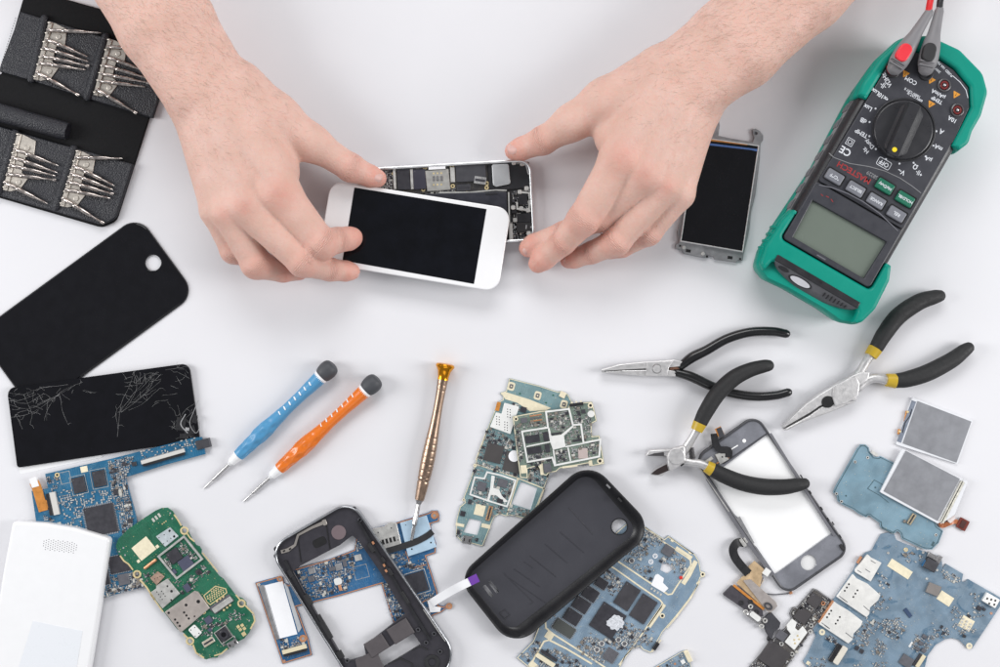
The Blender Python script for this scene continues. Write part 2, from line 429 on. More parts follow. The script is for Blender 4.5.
    def scatter(s, poly, den=.6, seed=1, pitch=3.0, big=.12, white=.25, a=None):
        rg = random.Random(seed); pitch *= .86; den = min(.95, den + .1); a = s.ang if a is None else a; c, q = math.cos(d2r(a)), math.sin(d2r(a)); mb = s._m('smd', None)
        xs = [p[0] for p in poly]; ys = [p[1] for p in poly]; mx, my = sum(xs) / len(xs), sum(ys) / len(ys)
        R = int(max(max(xs) - min(xs), max(ys) - min(ys)) / pitch) + 2; z = s.z
        for i in range(-R, R):
            for j in range(-R, R):
                u = i * pitch + rg.uniform(-.5, .5); v = j * pitch * .8 + rg.uniform(-.3, .3)
                x = mx + c * u - q * v; y = my + q * u + c * v
                if rg.random() > den or not inside((x, y), poly) or not inside((x, y), s.outline): continue
                if any(inside((x, y), o) for o in s.occ): continue
                k = rg.random(); aa = a + (0 if rg.random() < .6 else 90)
                if k < big:
                    w, h = rg.uniform(2.4, 3.6), rg.uniform(1.8, 2.8); mm = rg.choice((1, 2, 2, 3)); mb.box(x, y, w, h, aa, z - .1, z + rg.uniform(.8, 1.5), .15, mi=mm)
                    continue
                w = rg.uniform(1.5, 2.3); h = w * .52; zh = rg.uniform(.5, .95); mm = 3 if rg.random() < white else rg.choice((1, 1, 2, 2, 0))
                mb.box(x, y, w * .56, h, aa, z - .1, z + zh, mi=mm)
                ca, sa = math.cos(d2r(aa)), math.sin(d2r(aa))
                for e in (-1, 1): mb.box(x + ca * e * w * .41, y + sa * e * w * .41, w * .24, h * 1.04, aa, z - .1, z + zh + .05, mi=0)
        return s
    def dots(s, pts, r=.7, m=M_gold, h=.35):
        mb = s._m('pad_' + m.name, m)
        for p in pts: mb.prism(circ(p[0], p[1], p[2] if len(p) > 2 else r, 8), s.z - .1, s.z + h)
        return s
    def done(s):
        for k, (mb, m) in s.mb.items():
            if not mb.v: continue
            if k == 'smd': mb.build('small_components', SMD, s.root, smooth=0, kind='stuff')
            elif k.startswith('trace'): mb.build('metal_trace', m, s.root)
            elif k.startswith('pad'): mb.build('contact_pads', m, s.root)
            else: mb.build('drill_holes', m, s.root)
        return s.root
# ================================================================ hands: one smooth surface per arm, grown from tapered bones
def surface_nets(F, org, h):
    In = F < 0; nx, ny, nz = F.shape
    c = np.zeros((nx - 1, ny - 1, nz - 1), np.int8)
    for i in (0, 1):
        for j in (0, 1):
            for k in (0, 1): c += In[i:nx - 1 + i, j:ny - 1 + j, k:nz - 1 + k]
    act = (c > 0) & (c < 8); idx = np.argwhere(act); vid = -np.ones(act.shape, np.int64); vid[act] = np.arange(len(idx))
    acc = np.zeros((len(idx), 3)); cnt = np.zeros(len(idx)); I, J, K = idx.T
    cor = [(0, 0, 0), (1, 0, 0), (0, 1, 0), (1, 1, 0), (0, 0, 1), (1, 0, 1), (0, 1, 1), (1, 1, 1)]
    for a in range(8):
        for b in range(a + 1, 8):
            A, B = cor[a], cor[b]
            if sum(abs(A[q] - B[q]) for q in range(3)) != 1: continue
            fa = F[I + A[0], J + A[1], K + A[2]]; fb = F[I + B[0], J + B[1], K + B[2]]; m = (fa < 0) != (fb < 0)
            t = np.where(m, fa / np.where(fa == fb, 1, fa - fb), 0)
            for q in range(3): acc[:, q] += np.where(m, A[q] + t * (B[q] - A[q]), 0)
            cnt += m
    V = (idx + acc / cnt[:, None]) * h + np.array(org); Q = []
    for ax in range(3):
        s0 = [slice(None)] * 3; s1 = [slice(None)] * 3; s0[ax] = slice(0, -1); s1[ax] = slice(1, None)
        a = In[tuple(s0)]; b = In[tuple(s1)]; u, v = [(1, 2), (2, 0), (0, 1)][ax]
        e = np.argwhere(a != b); ok = (e[:, u] > 0) & (e[:, v] > 0) & (e[:, u] < F.shape[u] - 1) & (e[:, v] < F.shape[v] - 1); e = e[ok]
        def g(du, dv):
            p = e.copy(); p[:, u] -= du; p[:, v] -= dv; return vid[p[:, 0], p[:, 1], p[:, 2]]
        q = np.stack([g(1, 1), g(0, 1), g(0, 0), g(1, 0)], 1); flip = ~a[tuple(e.T)]
        q[flip] = q[flip][:, ::-1]; Q.append(q)
    return V, np.concatenate(Q)
def smin(a, b, k):
    h = np.clip(.5 + .5 * (b - a) / k, 0, 1); return b * (1 - h) + a * h - k * h * (1 - h)
class Field:
    def __init__(s, lo, hi, h):
        s.h = h; s.lo = np.array(lo, float); n = [int((hi[i] - lo[i]) / h) + 2 for i in range(3)]
        s.ax = [(s.lo[i] + h * np.arange(n[i])).astype(np.float32) for i in range(3)]; s.n = n
    def new(s): return np.full(s.n, 60, np.float32)
    def cone(s, D, a, b, ra, rb, k=4.0, fz=1.0, m=22):
        """round cone a->b blended into D; fz < 1 flattens it in height"""
        a = np.array(a, float); b = np.array(b, float); r = max(ra, rb) + m; lo = np.minimum(a, b) - r; hi = np.maximum(a, b) + r
        sl = tuple(slice(max(0, int((lo[i] - s.lo[i]) / s.h)), max(0, min(s.n[i], int((hi[i] - s.lo[i]) / s.h) + 1))) for i in range(3))
        x = s.ax[0][sl[0]][:, None, None]; y = s.ax[1][sl[1]][None, :, None]; z = s.ax[2][sl[2]][None, None, :]
        if x.size == 0 or y.size == 0 or z.size == 0: return
        d = b - a; L2 = max(1e-6, float(d @ d)); px, py, pz = x - a[0], y - a[1], z - a[2]
        t = np.clip((px * d[0] + py * d[1] + pz * d[2]) / L2, 0, 1)
        qx, qy, qz = px - t * d[0], py - t * d[1], (pz - t * d[2]) / fz
        dd = np.sqrt(qx * qx + qy * qy + qz * qz) - (ra + t * (rb - ra))
        if k < 0: D[sl] = np.maximum(D[sl], -dd)            # carve
        else: D[sl] = smin(D[sl], dd, k)
def T3(p):
    """sheet point (x, y, z, r) -> true point and radius"""
    q = X(*p[:3]); return np.array(q), p[3] * (HC - p[2]) / HC
def skin_material():
    m = bpy.data.materials.new('skin'); m.use_nodes = True; nt = m.node_tree; b = nt.nodes['Principled BSDF']; N = nt.nodes.new; L = nt.links.new
    tc = N('ShaderNodeTexCoord'); mp = N('ShaderNodeMapping'); mp.inputs['Scale'].default_value = (1 / S,) * 3; L(tc.outputs['Object'], mp.inputs[0])
    def noise(sc, det=5, dist=0):
        n = N('ShaderNodeTexNoise'); n.inputs['Scale'].default_value = sc; n.inputs['Detail'].default_value = det; n.inputs['Distortion'].default_value = dist; L(mp.outputs[0], n.inputs['Vector']); return n.outputs['Fac']
    def rng(src, a, c, lo, hi):
        r = N('ShaderNodeMapRange'); r.inputs[1].default_value = a; r.inputs[2].default_value = c; r.inputs[3].default_value = lo; r.inputs[4].default_value = hi; L(src, r.inputs[0]); return r.outputs[0]
    def mth(op, a, c=None):
        q = N('ShaderNodeMath'); q.operation = op
        for i, s_ in ((0, a), (1, c)):
            if s_ is None: continue
            if isinstance(s_, (int, float)): q.inputs[i].default_value = s_
            else: L(s_, q.inputs[i])
        return q.outputs[0]
    def mix(f, a, c):
        q = N('ShaderNodeMix'); q.data_type = 'RGBA'; L(f, q.inputs[0])
        for i, s_ in ((6, a), (7, c)):
            if isinstance(s_, tuple): q.inputs[i].default_value = (*s_, 1)
            else: L(s_, q.inputs[i])
        return q.outputs[2]
    at = N('ShaderNodeAttribute'); at.attribute_name = 'redness'; cs = N('ShaderNodeAttribute'); cs.attribute_name = 'crease_s'; cw = N('ShaderNodeAttribute'); cw.attribute_name = 'crease_w'
    vn = N('ShaderNodeAttribute'); vn.attribute_name = 'vein'
    base = mix(rng(noise(.05, 4), .35, .65, 0, 1), (.65, .42, .345), (.70, .462, .39))
    c = mix(rng(noise(.22, 3), .45, .7, 0, .45), base, (.69, .385, .315))
    red = mth('MULTIPLY', at.outputs['Fac'], rng(noise(.16, 3), .3, .7, .7, 1.15))
    c = mix(red, c, (.70, .265, .205))
    c = mix(mth('MULTIPLY', vn.outputs['Fac'], .35), c, (.50, .42, .40))
    mo = N('ShaderNodeTexVoronoi'); mo.inputs['Scale'].default_value = .035; L(mp.outputs[0], mo.inputs['Vector'])
    c = mix(rng(mo.outputs['Distance'], .035, .02, 0, .5), c, (.45, .2, .13))
    L(c, b.inputs['Base Color']); b.inputs['Roughness'].default_value = .5; b.inputs['Specular IOR Level'].default_value = .35
    b.inputs['Subsurface Weight'].default_value = .22; b.inputs['Subsurface Scale'].default_value = .0035; b.inputs['Subsurface Radius'].default_value = (1, .3, .18)
    # pores and fine lines, plus skin folds across the joints
    vo = N('ShaderNodeTexVoronoi'); vo.inputs['Scale'].default_value = 1.1; L(mp.outputs[0], vo.inputs['Vector'])
    h1 = mth('MULTIPLY', vo.outputs['Distance'], .14); h2 = mth('MULTIPLY', noise(.45, 7, .8), .6)
    ph = mth('ADD', mth('MULTIPLY', cs.outputs['Fac'], 1.75), mth('MULTIPLY', noise(.3, 2), 5.0))
    fold = mth('MULTIPLY', mth('POWER', mth('ABSOLUTE', mth('SINE', ph)), .6), mth('MULTIPLY', cw.outputs['Fac'], .75))
    b1 = N('ShaderNodeBump'); b1.inputs['Distance'].default_value = S; L(mth('ADD', mth('ADD', h1, h2), fold), b1.inputs['Height']); L(b1.outputs[0], b.inputs['Normal'])
    return m
M_skin = skin_material()
M_nail = mat('fingernail', (.64, .40, .355), .5, var=.06, vs=.4, sss=.15)
M_hair = mat('arm_hair', (.30, .20, .14), .6)
def build_arm(root, label, armpts, lat_off, metas, fingers, thumb, tendons, nails, box, hair_axis, seed, mcp_red):
    F = Field(*box, 1.55); P = F.new()
    # forearm: two side by side bones make the flattened section
    for sd in (-1, 1):
        for i in range(len(armpts) - 1):
            (a, ra, la), (b, rb, lb) = armpts[i], armpts[i + 1]
            A, RA = T3((*a, ra)); B, RB = T3((*b, rb)); F.cone(P, A + np.array(la) * lat_off * sd, B + np.array(lb) * lat_off * sd, RA, RB, 10)
    for a, b, k in metas:
        A, RA = T3(a); B, RB = T3(b); F.cone(P, A, B, RA, RB, k)
    for a, b in tendons:
        A, RA = T3(a); B, RB = T3(b); F.cone(P, A, B, RA, RB, 7)
    joints = []; D = None; tips = []
    for fg, kk in [(f, 8.0) for f in fingers] + [(thumb, 10.0)]:
        G = F.new(); Q = [T3(p) for p in fg]
        for i in range(len(Q) - 1): F.cone(G, Q[i][0], Q[i + 1][0], Q[i][1], Q[i + 1][1], 3.0)
        for i in range(1, min(2, len(Q) - 1)):      # knuckle of the joint, a touch proud
            F.cone(G, Q[i][0] + np.array((0, 0, 1.0)), Q[i][0] + np.array((0, 0, 1.2)), Q[i][1] * .98, Q[i][1] * .98, 4)
        for i in range(len(Q)):
            d = (Q[min(i + 1, len(Q) - 1)][0] - Q[max(i - 1, 0)][0]); d /= np.linalg.norm(d)
            joints.append((Q[i][0], Q[i][1], d, 0 if i == 0 else (2 if i >= 2 and i >= len(Q) - 2 else 1)))
        M = smin(P, G, kk); D = M if D is None else np.minimum(D, M)
    V, Qd = surface_nets(D, F.lo, F.h)
    # relax the mesh a little
    E = np.concatenate([Qd[:, [0, 1]], Qd[:, [1, 2]], Qd[:, [2, 3]], Qd[:, [3, 0]]]); n = len(V)
    for it in range(3):
        acc = np.zeros_like(V); cn = np.zeros(n)
        for q in range(3): acc[:, q] = np.bincount(E[:, 0], V[E[:, 1], q], n) + np.bincount(E[:, 1], V[E[:, 0], q], n)
        cn = np.bincount(E[:, 0], minlength=n) + np.bincount(E[:, 1], minlength=n); V = V * .5 + .5 * acc / cn[:, None]
    red = np.zeros(n); cs = np.zeros(n); cw = np.zeros(n); vein = np.zeros(n)
    for p, r, d, kind in joints:
        dist = np.linalg.norm(V - p, axis=1)
        if kind == 0: continue
        w = np.exp(-(np.maximum(0, dist - r * .6) / (r * (.55 if kind == 1 else .7))) ** 2)
        red = np.maximum(red, w * (.6 if kind == 1 else .72))
        if kind == 1:
            s_ = (V - p) @ d; up = np.clip((V[:, 2] - p[2]) / r + .2, 0, 1); ww = np.exp(-(s_ / (r * .42)) ** 2) * up * (dist < r * 1.6)
            m = ww > cw; cw[m] = ww[m]; cs[m] = s_[m]
    for x, y, z, r, a in mcp_red:
        p, rr = T3((x, y, z, r)); red = np.maximum(red, a * np.exp(-(np.linalg.norm(V - p, axis=1) / rr) ** 2))
    for a, b in tendons:
        A, _ = T3(a); B, _ = T3(b); d = B - A; t = np.clip((V - A) @ d / (d @ d), 0, 1); vein = np.maximum(vein, np.exp(-(np.linalg.norm(V - A - t[:, None] * d, axis=1) / 5) ** 2) * .6)
    me = bpy.data.meshes.new('arm'); org = np.array(tuple(root['_o'])); me.from_pydata(((V - org) * S).tolist(), [], Qd.tolist()); me.materials.append(M_skin)
    me.polygons.foreach_set('use_smooth', [True] * len(Qd))
    for nm, arr in (('redness', red), ('crease_s', cs), ('crease_w', cw), ('vein', vein)):
        at = me.attributes.new(nm, 'FLOAT', 'POINT'); at.data.foreach_set('value', arr.astype(np.float32))
    me.update(); o = bpy.data.objects.new('arm', me); COL.objects.link(o); o.parent = root; o['label'] = label; o['_o'] = tuple(root['_o'])
    # nails
    for (x, y, z), dirv, nor, L_, W_, R_ in nails:
        c, _ = T3((x, y, z, 1)); u = Vector(dirv).normalized(); w = Vector(nor); w = (w - u * w.dot(u)).normalized(); v = w.cross(u); mb = MB(); vs = []; fs = []; NU, NV = 10, 10
        for i in range(NU + 1):
            for j in range(NV + 1):
                a = -1 + 2 * i / NU; b_ = -1 + 2 * j / NV
                k = math.sqrt(max(0, 1 - b_ * b_ * .5)); k2 = math.sqrt(max(0, 1 - a * a * .5)); aa, bb = a * k, b_ * k2
                q = Vector(c) + w * .35 + u * (aa * L_ / 2) + v * (bb * W_ / 2) + w * (R_ * (math.cos(bb * .95) - 1) - aa * aa * .9 + (.0 if max(abs(a), abs(b_)) < .99 else -1.7))
                vs.append(tuple(q))
        for i in range(NU):
            for j in range(NV): a = i * (NV + 1) + j; fs.append((a, a + NV + 1, a + NV + 2, a + 1))
        mb.add(vs, fs); mb.build('fingernail', M_nail, o, smooth=180)
    # fine hair lying on the forearm and the back of the hand
    rg = np.random.RandomState(seed); tri = me.polygons; cen = V[Qd].mean(1); nr = np.cross(V[Qd[:, 2]] - V[Qd[:, 0]], V[Qd[:, 3]] - V[Qd[:, 1]]); nr /= np.linalg.norm(nr, axis=1)[:, None] + 1e-9
    (h0, h1, hd) = hair_axis; A = np.array(X(*h0)); B = np.array(X(*h1)); dd = (B - A) / np.linalg.norm(B - A); t = (cen - A) @ dd / np.linalg.norm(B - A)
    wgt = np.clip((1.0 - t) / .45, 0, 1) * (t > -.6) * (nr[:, 2] > -.2); pick = rg.rand(len(cen)) < wgt * .11
    hv, hf = [], []
    sidev = np.array((dd[1], -dd[0], 0)) * hd
    for i in np.where(pick)[0]:
        p = cen[i]; nn = nr[i]; g = dd * rg.uniform(.5, 1) + sidev * rg.uniform(.1, .9) + rg.normal(0, .22, 3); g -= nn * (g @ nn); g /= np.linalg.norm(g) + 1e-9
        L_ = rg.uniform(4, 9); w = .07; sv = np.cross(g, nn); b0 = len(hv); cu = rg.uniform(-.25, .25)
        for k in range(4):
            u = k / 3; q = p + g * L_ * u + sv * cu * L_ * u * u + nn * (.1 + L_ * (.20 * u - .16 * u * u)); ww = w * (1 - .8 * u)
            hv += [tuple(q + sv * ww), tuple(q - sv * ww)]
        hf += [(b0 + 2 * k, b0 + 2 * k + 1, b0 + 2 * k + 3, b0 + 2 * k + 2) for k in range(3)]
    mb = MB(); mb.add(hv, hf); mb.build('arm_hair', M_hair, o, smooth=0, kind='stuff')
    return o
person = thing('person', 'bare hands and forearms reaching in from the top edge, holding a phone and its screen', 'person', 300, 120)
def la(x, y): l = math.hypot(x, y); return (x / l, -y / l, 0)
# hand at the left: back of the hand up, thumb on the phone corner
LL = la(.861, -.509)
armL = [((58, -158, 70), 40, LL), ((118, -56, 64), 35, LL), ((166, 24, 58), 33, LL), ((205, 86, 54), 30.5, LL)]
build_arm(person, 'hand and forearm at the left, back of the hand up, thumb pressing the corner of the white phone front',
    armL, 13.5,
    [((238, 92, 56, 25), (279, 193, 68, 21), 10), ((222, 98, 58, 24), (245, 204, 69, 19), 10), ((205, 104, 54, 24), (227, 210, 62, 17), 10), ((194, 108, 46, 22), (215, 208, 50, 15), 10),
     ((242, 88, 50, 24), (276, 118, 48, 23), 12), ((276, 118, 48, 23), (312, 143, 46, 17.5), 10), ((262, 120, 46, 18), (283, 172, 50, 16), 14), ((200, 120, 34, 18), (240, 190, 40, 18), 14)],
    [[(279, 193, 68, 20.5), (321, 244, 59, 16), (338, 240, 47, 12.6), (349, 238.5, 38.5, 11.8), (353, 237.5, 36, 9.8)],
     [(245, 206, 69, 18.5), (303, 262, 58, 14.8), (330, 269.5, 41, 11.6), (346, 271, 29, 10.2), (351.5, 271.5, 26, 8.6)],
     [(229, 213, 64, 16.5), (256.5, 264, 48, 14.8), (283, 271, 30, 11.2), (299, 271, 17, 9.5)],
     [(216, 213, 50, 14), (234, 250.5, 37, 13), (258, 261, 16, 9.5), (272, 264, 13, 9)]],
    [(312, 143, 46, 16), (351, 168, 35, 13.8), (371, 176.5, 27.5, 11), (378, 178.5, 24.5, 8.8)],
    [((222, 118, 79.5, 3), (277, 188, 85, 4)), ((214, 122, 79.5, 3), (244, 200, 85, 4)), ((204, 128, 75, 3), (228, 206, 75, 4))],
    [((377.5, 174.5, 35.5), (10, -3.5, -6), (.25, .45, 1), 14, 12.5, 7.5), ((355, 276.5, 29.5), (10, -1, -5), (.3, -.8, .75), 9, 10, 6)],
    ((-470, -10, -4), (-105, 570, 112)), ((100, -80, 60), (235, 190, 60), -1), 3,
    [(281, 194, 88, 17, .42), (243, 206, 88, 12, .38), (226, 214, 78, 10, .35), (352, 162, 50, 9, .25), (323, 250, 76, 10, .22)])
LR = la(.68, .733)
armR = [((905, -120, 66), 40, LR), ((800, -16, 62), 35, LR), ((735, 44, 58), 32.5, LR), ((690, 78, 55), 30.5, LR)]
build_arm(person, 'hand and forearm at the right, back of the hand up, thumb on the corner of the opened phone',
    armR, 13.5,
    [((668, 74, 58, 25), (621, 158, 70, 21), 10), ((684, 84, 58, 24), (646, 172, 70, 18.5), 10), ((693, 94, 54, 23), (666, 184, 62, 16.5), 10), ((700, 102, 46, 21), (680, 192, 52, 14.5), 10),
     ((655, 74, 50, 25), (605, 102, 48, 22), 12), ((605, 102, 48, 22), (572, 122, 45, 17.5), 10), ((640, 98, 44, 20), (612, 140, 50, 17), 14), ((700, 112, 34, 18), (660, 172, 40, 18), 14)],
    [[(620, 160, 70, 20), (583, 220, 58, 16), (563, 242.5, 42, 12.8), (544, 258.5, 25, 11.6), (538, 263.5, 20, 9.8)],
     [(644, 176, 70, 17.5), (600, 217, 44, 14), (563, 233.5, 28, 11.8), (534, 245, 17, 11), (528, 248, 14, 9.4)],
     [(664, 187, 62, 16), (616, 242, 44, 14), (592, 252.5, 28, 11.2), (574, 258.5, 17, 9.8), (568, 260.5, 14, 8)],
     [(679, 196, 52, 14), (648, 232, 36, 13.5), (622, 247, 18, 10.5), (610, 250, 13, 9.5)]],
    [(572, 123, 45, 16.5), (543, 140.5, 33, 13.8), (521, 149, 22, 11.4), (514, 151, 19, 9.4)],
    [((670, 96, 81.5, 3), (624, 152, 87, 4)), ((677, 108, 81.5, 3), (646, 168, 86, 4)), ((688, 116, 76, 3), (667, 182, 75, 4))],
    [((512.5, 146.5, 30), (-10, 2.5, -6), (-.3, .5, 1), 14, 12.5, 7.5), ((540, 263, 33), (-7.5, -6.5, -6), (-.1, -.75, 1), 12, 11.5, 7),
     ((527.5, 252, 22.5), (-9, -4, -3), (-.1, -.75, .9), 9.5, 10.5, 6.5), ((567.5, 262, 21.5), (-9, -3, -4), (-.1, -.8, .8), 9, 9, 6)],
    ((-14, 38, -4), (440, 500, 112)), ((850, -60, 60), (640, 150, 60), 1), 5,
    [(624, 157, 90, 18, .40), (647, 175, 88, 15, .36), (667, 187, 78, 10, .4), (540, 134, 46, 9, .25), (583, 222, 75, 11, .26), (617, 247, 57, 11, .25), (602, 222, 40, 12, .4), (565, 262, 20, 16, .2)])
# ================================================================ left side: tool case, screens, blue and green boards
M_suede = mat('black_suede', (.012, .012, .013), .95, var=.35, vs=.5, bump=.35, bs=1.6, spec=.15)
M_leather = leather('grained_leather', (.013, .0135, .019), .75, .55, .48)
M_clip = mat('nickel_plate', (.52, .48, .43), .4, .85, var=.08, vs=.2)
M_bit = mat('bit_steel', (.50, .45, .42), .28, 1, var=.35, vs=.35)
M_thread = mat('grey_thread', (.10, .10, .11), .8)
case = thing('tool_case', 'black leather tool case lying open at the top left, screwdriver bits clipped inside', 'tool case', 75, 110)
CA = 16.7; cu_, su_ = math.cos(d2r(CA)), math.sin(d2r(CA))
body = [(26, -12), (176, 30), (148.5, 119), (116, 221), (101, 227.5), (0, 198), (-45, 184), (-20, 74), (1, 74)]
body = rnd(body, [2, 2, 0, 12, 12, 0, 4, 2, 2], 5)
MB().prism(body, 0, 3.2, .8, 2, zref=3.2).build('suede_lining', M_suede, case)
up = [(20.5, 11.5), (178, 57), (150, 117), (147.6, 117.2), (83, 97), (31, 80), (-22, 66), (2, 74)]
up = [(20.5, 11.5), (172, 57.5), (152.5, 118), (83, 97.2), (33, 81), (-2, 71)]
low = rnd([(-30, 117), (18, 131.5), (72, 147), (133.5, 164), (115.5, 219), (101, 225), (0, 196), (-45, 182)], [1, 1, 0, 2, 12, 12, 0, 2], 5)
for p in (up, low): MB().prism(p, 2.9, 6.4, 1.4, 3, zref=6.4).build('leather_panel', M_leather, case)
for a, b in (((44.5, 19), (31.5, 79)), ((105.5, 37), (87.5, 97)), ((15, 133), (-2, 192)), ((73.5, 149), (56, 207))):
    MB().tube([(a[0], a[1], 6, 4.2), ((a[0] + b[0]) / 2 + .6, (a[1] + b[1]) / 2, 6, 4.6), (b[0], b[1], 6, 4.3)], n=16, fz=.75).build('leather_fold', M_leather, case)
MB().tube(cr([(-14, 109, 9, 9), (3, 113.5, 9, 9.3), (35, 122.5, 9.5, 9), (58, 129, 9, 9.2), (68, 131.6, 9, 8.6)], 4), n=20, fz=.8, ends=False).build('pen_loop', M_leather, case)
mb = MB(); st = []
def dash(p, q, gap=2.6):
    n = int(math.hypot(q[0] - p[0], q[1] - p[1]) / gap); a = math.degrees(math.atan2(q[1] - p[1], q[0] - p[0]))
    for i in range(n):
        t = (i + .5) / n; mb.box(p[0] + (q[0] - p[0]) * t, p[1] + (q[1] - p[1]) * t, gap * .6, .45, a, 6.3, 6.62)
dash((129.5, 166), (112, 216)); dash((98, 221.5), (0, 193)); dash((22, 14.5), (100, 38.5)); dash((16, 17), (0, 68)); dash((147, 113), (86, 95)); dash((30, 77), (4, 70))
mb.build('stitching', M_thread, case, smooth=0, kind='stuff')
# bits: two kinds of tip, each kind made once and copied
def bit_mesh(flat):
    m = MB(); prof = [(0, 1.7), (2, 2.0), (3, 1.6), (4, 2.0), (12, 2.0), (13, 1.6), (14, 2.25), (16, 2.25), (17, 1.8), (20, 2.0), (31, 2.0), (32.5, 1.5), (33.5, 1.05), (44, 1.0)]
    m.rod([(Vector((x, 0, 0)), r) for x, r in prof], 10, ends=False)
    if flat: m.rod([(Vector((44, 0, 0)), .9), (Vector((46, 0, 0)), 1.4), (Vector((48, 0, 0)), 1.3)], 8, fz=.35, ends=False)
    else: m.rod([(Vector((44, 0, 0)), .75), (Vector((46.5, 0, 0)), .2)], 8, ends=False)
    o = m.build('screwdriver_bit', M_bit); o['_off'] = 0; o.location = (0, 0, 0)
    me = o.data; c = Vector(o['_o']) * S
    for v in me.vertices: v.co += c
    return o
proto = {False: None, True: None}; ordw = ['topmost', 'second', 'third', 'fourth', 'fifth', 'lowest']
clips = [('upper left', (49.5, 21.5), (34, 79.5), [((47, 30), (102, 33)), ((46, 39), (88, 57)), ((43, 47.5), (89, 62)), ((42, 56), (88, 66)), ((39, 63), (86, 70)), ((36, 72), (78, 95))]),
         ('upper right', (109, 38.5), (94, 95), [((107, 47), (160, 49)), ((106, 56.5), (147, 72)), ((103, 65), (150, 79)), ((101, 73.5), (149, 83)), ((99, 81), (146, 87)), ((96, 89), (136, 113))]),
         ('lower left', (18, 133), (3.5, 190), [((14, 149), (59, 166)), ((12, 157), (58, 173)), ((9.5, 165), (56, 176)), ((7, 174), (55, 180)), ((4, 182), (48, 204))]),
         ('lower right', (77.5, 150), (60.5, 206), [((75, 157.5), (123, 158.5)), ((73, 165.5), (115, 186)), ((70.5, 173.5), (113.5, 190)), ((67.5, 181.5), (112.5, 194)), ((65, 189.5), (111, 198.5)), ((62, 198), (103, 223))])]
for nm, a, b, bits in clips:
    mb = MB(); ax = (a[0], a[1]); n_ = (b[0] - a[0], b[1] - a[1]); R_ = (cu_, su_)
    def pp(t, w): return (a[0] + n_[0] * t + R_[0] * w, a[1] + n_[1] * t + R_[1] * w)
    mb.prism(rnd([pp(0, -1), pp(.0, 6), pp(.04, 19), pp(.3, 21), pp(.36, 13), pp(.62, 13), pp(.68, 21), pp(.9, 16), pp(.99, 7), pp(1, -1)], 1, 3), 6.2, 7.4, .25)
    mb.prism(rnd([pp(0, -1), pp(0, 3.5), pp(1, 3.5), pp(1, -1)], .5, 2), 7.3, 8.8, .5)
    for t in (.2, .8): mb.prism(circ(*pp(t, 12.5), 2.7, 16), 7.3, 8.3, .5, 2)
    nb = 6; ks = [.13 + .148 * i for i in range(6)] + [.0]
    for t in (.02, .2, .35, .48, .61, .74, .95):
        p = pp(t, .5); mb.ball(p[0], p[1], 8.6, 2.4, 1.3, 1.2, CA)
    mb.build('bit_clip', M_clip, case)
    for i, (p, q) in enumerate(bits):
        w = ordw[i] if len(bits) == 6 else ['topmost', 'second', 'third', 'fourth', 'lowest'][i]
        flat = i in (3, 5)
        lab = '%s screwdriver bit%s in the %s clip of the black tool case' % (w, {'second': ' from the top', 'third': ' from the top', 'fourth': ' from the top', 'fifth': ' from the top'}.get(w, ''), nm)
        if proto[flat] is None: o = proto[flat] = bit_mesh(flat)
        else: o = proto[flat].copy(); COL.objects.link(o)
        P0 = Vector(X(p[0], p[1], 10.2)); P1 = Vector(X(q[0], q[1], 8.6)); d = P1 - P0
        o.location = P0 * S; o.rotation_euler = d.to_track_quat('X', 'Z').to_euler(); o.scale = (d.length / 47,) + (1, 1)
        tag(o, lab, 'screwdriver bit', 'screwdriver bits held in the clips of the tool case')
for o in bpy.data.objects:
    if '_off' in o: del o['_off']

# ---- black phone front with a round button hole
pf = thing('phone_screen', 'black phone front panel with a round button hole, lying under the cracked screen', 'phone screen', 85, 314)
q = rnd(rect(85.2, 313.8, 199, 95.5, -36.1), 17, 8)
MB().prism([q, circ(152.7, 262.7, 8, 26)], 0, 2.6, .7, 2, zref=3, bottom=True).build('glass_panel', M_glass, pf)
MB().prism([shrink(q, -1.1), shrink(q, 1.8)], 0, 1.7, .5, 2, zref=2.6, bottom=True).build('panel_rim', M_blackp, pf)
# ---- cracked screen
TC = (8, 388, .0, -.028)
def crk(x, y): return (x / 2.468, 210 + y / 2.468)
cs_ = thing('cracked_screen', 'black phone screen with shattered glass, between the plain black panel and the blue board', 'phone screen', 100, 415)
tl = (0, 467, 0, -.028)
q = rnd([(7.5, 388), (189.5, 363), (200, 440), (17, 468)], [8, 8, 5, 3], 6)
MB(tl).prism(q, .3, 3.0, .6, 2, bottom=True).build('glass_panel', mat('cracked_glass', (.004, .004, .006), .07, var=.3, spec=.35), cs_)
MB(tl).prism(rnd([(15, 440), (100, 455), (104, 457), (20, 474)], 1, 2), -.1, .2, 0).build('screen_backing', M_white, cs_)
C = [[(20, 450), (60, 455), (100, 440), (170, 430)], [(22, 480), (70, 490), (120, 470), (190, 430)], [(26, 512), (80, 500), (150, 455)], [(110, 520), (120, 490), (150, 450), (205, 425)],
     [(150, 455), (155, 495), (170, 530)], [(335, 398), (318, 440), (300, 480), (290, 560)], [(330, 398), (340, 440), (310, 490), (292, 500)],
     [(390, 398), (350, 440), (330, 455), (296, 500)], [(400, 420), (340, 470), (300, 500)], [(396, 440), (350, 480), (318, 494)], [(410, 395), (440, 390), (465, 385)], [(330, 470), (372, 430), (400, 405)],
     [(440, 400), (470, 415)], [(440, 520), (462, 490), (482, 478)], [(300, 480), (288, 500), (292, 540)], [(20, 470), (50, 470), (90, 455)], [(60, 455), (80, 500), (75, 530)],
     [(22, 462), (48, 476), (76, 474), (110, 452)], [(40, 505), (56, 540)], [(120, 470), (116, 520)], [(345, 420), (372, 402), (398, 408)],
     [(362, 402), (352, 430), (322, 462)], [(384, 412), (368, 444), (330, 474)], [(440, 480), (455, 540), (470, 560)], [(425, 540), (450, 520), (475, 500)]]
mb = MB(tl); rg = random.Random(3)
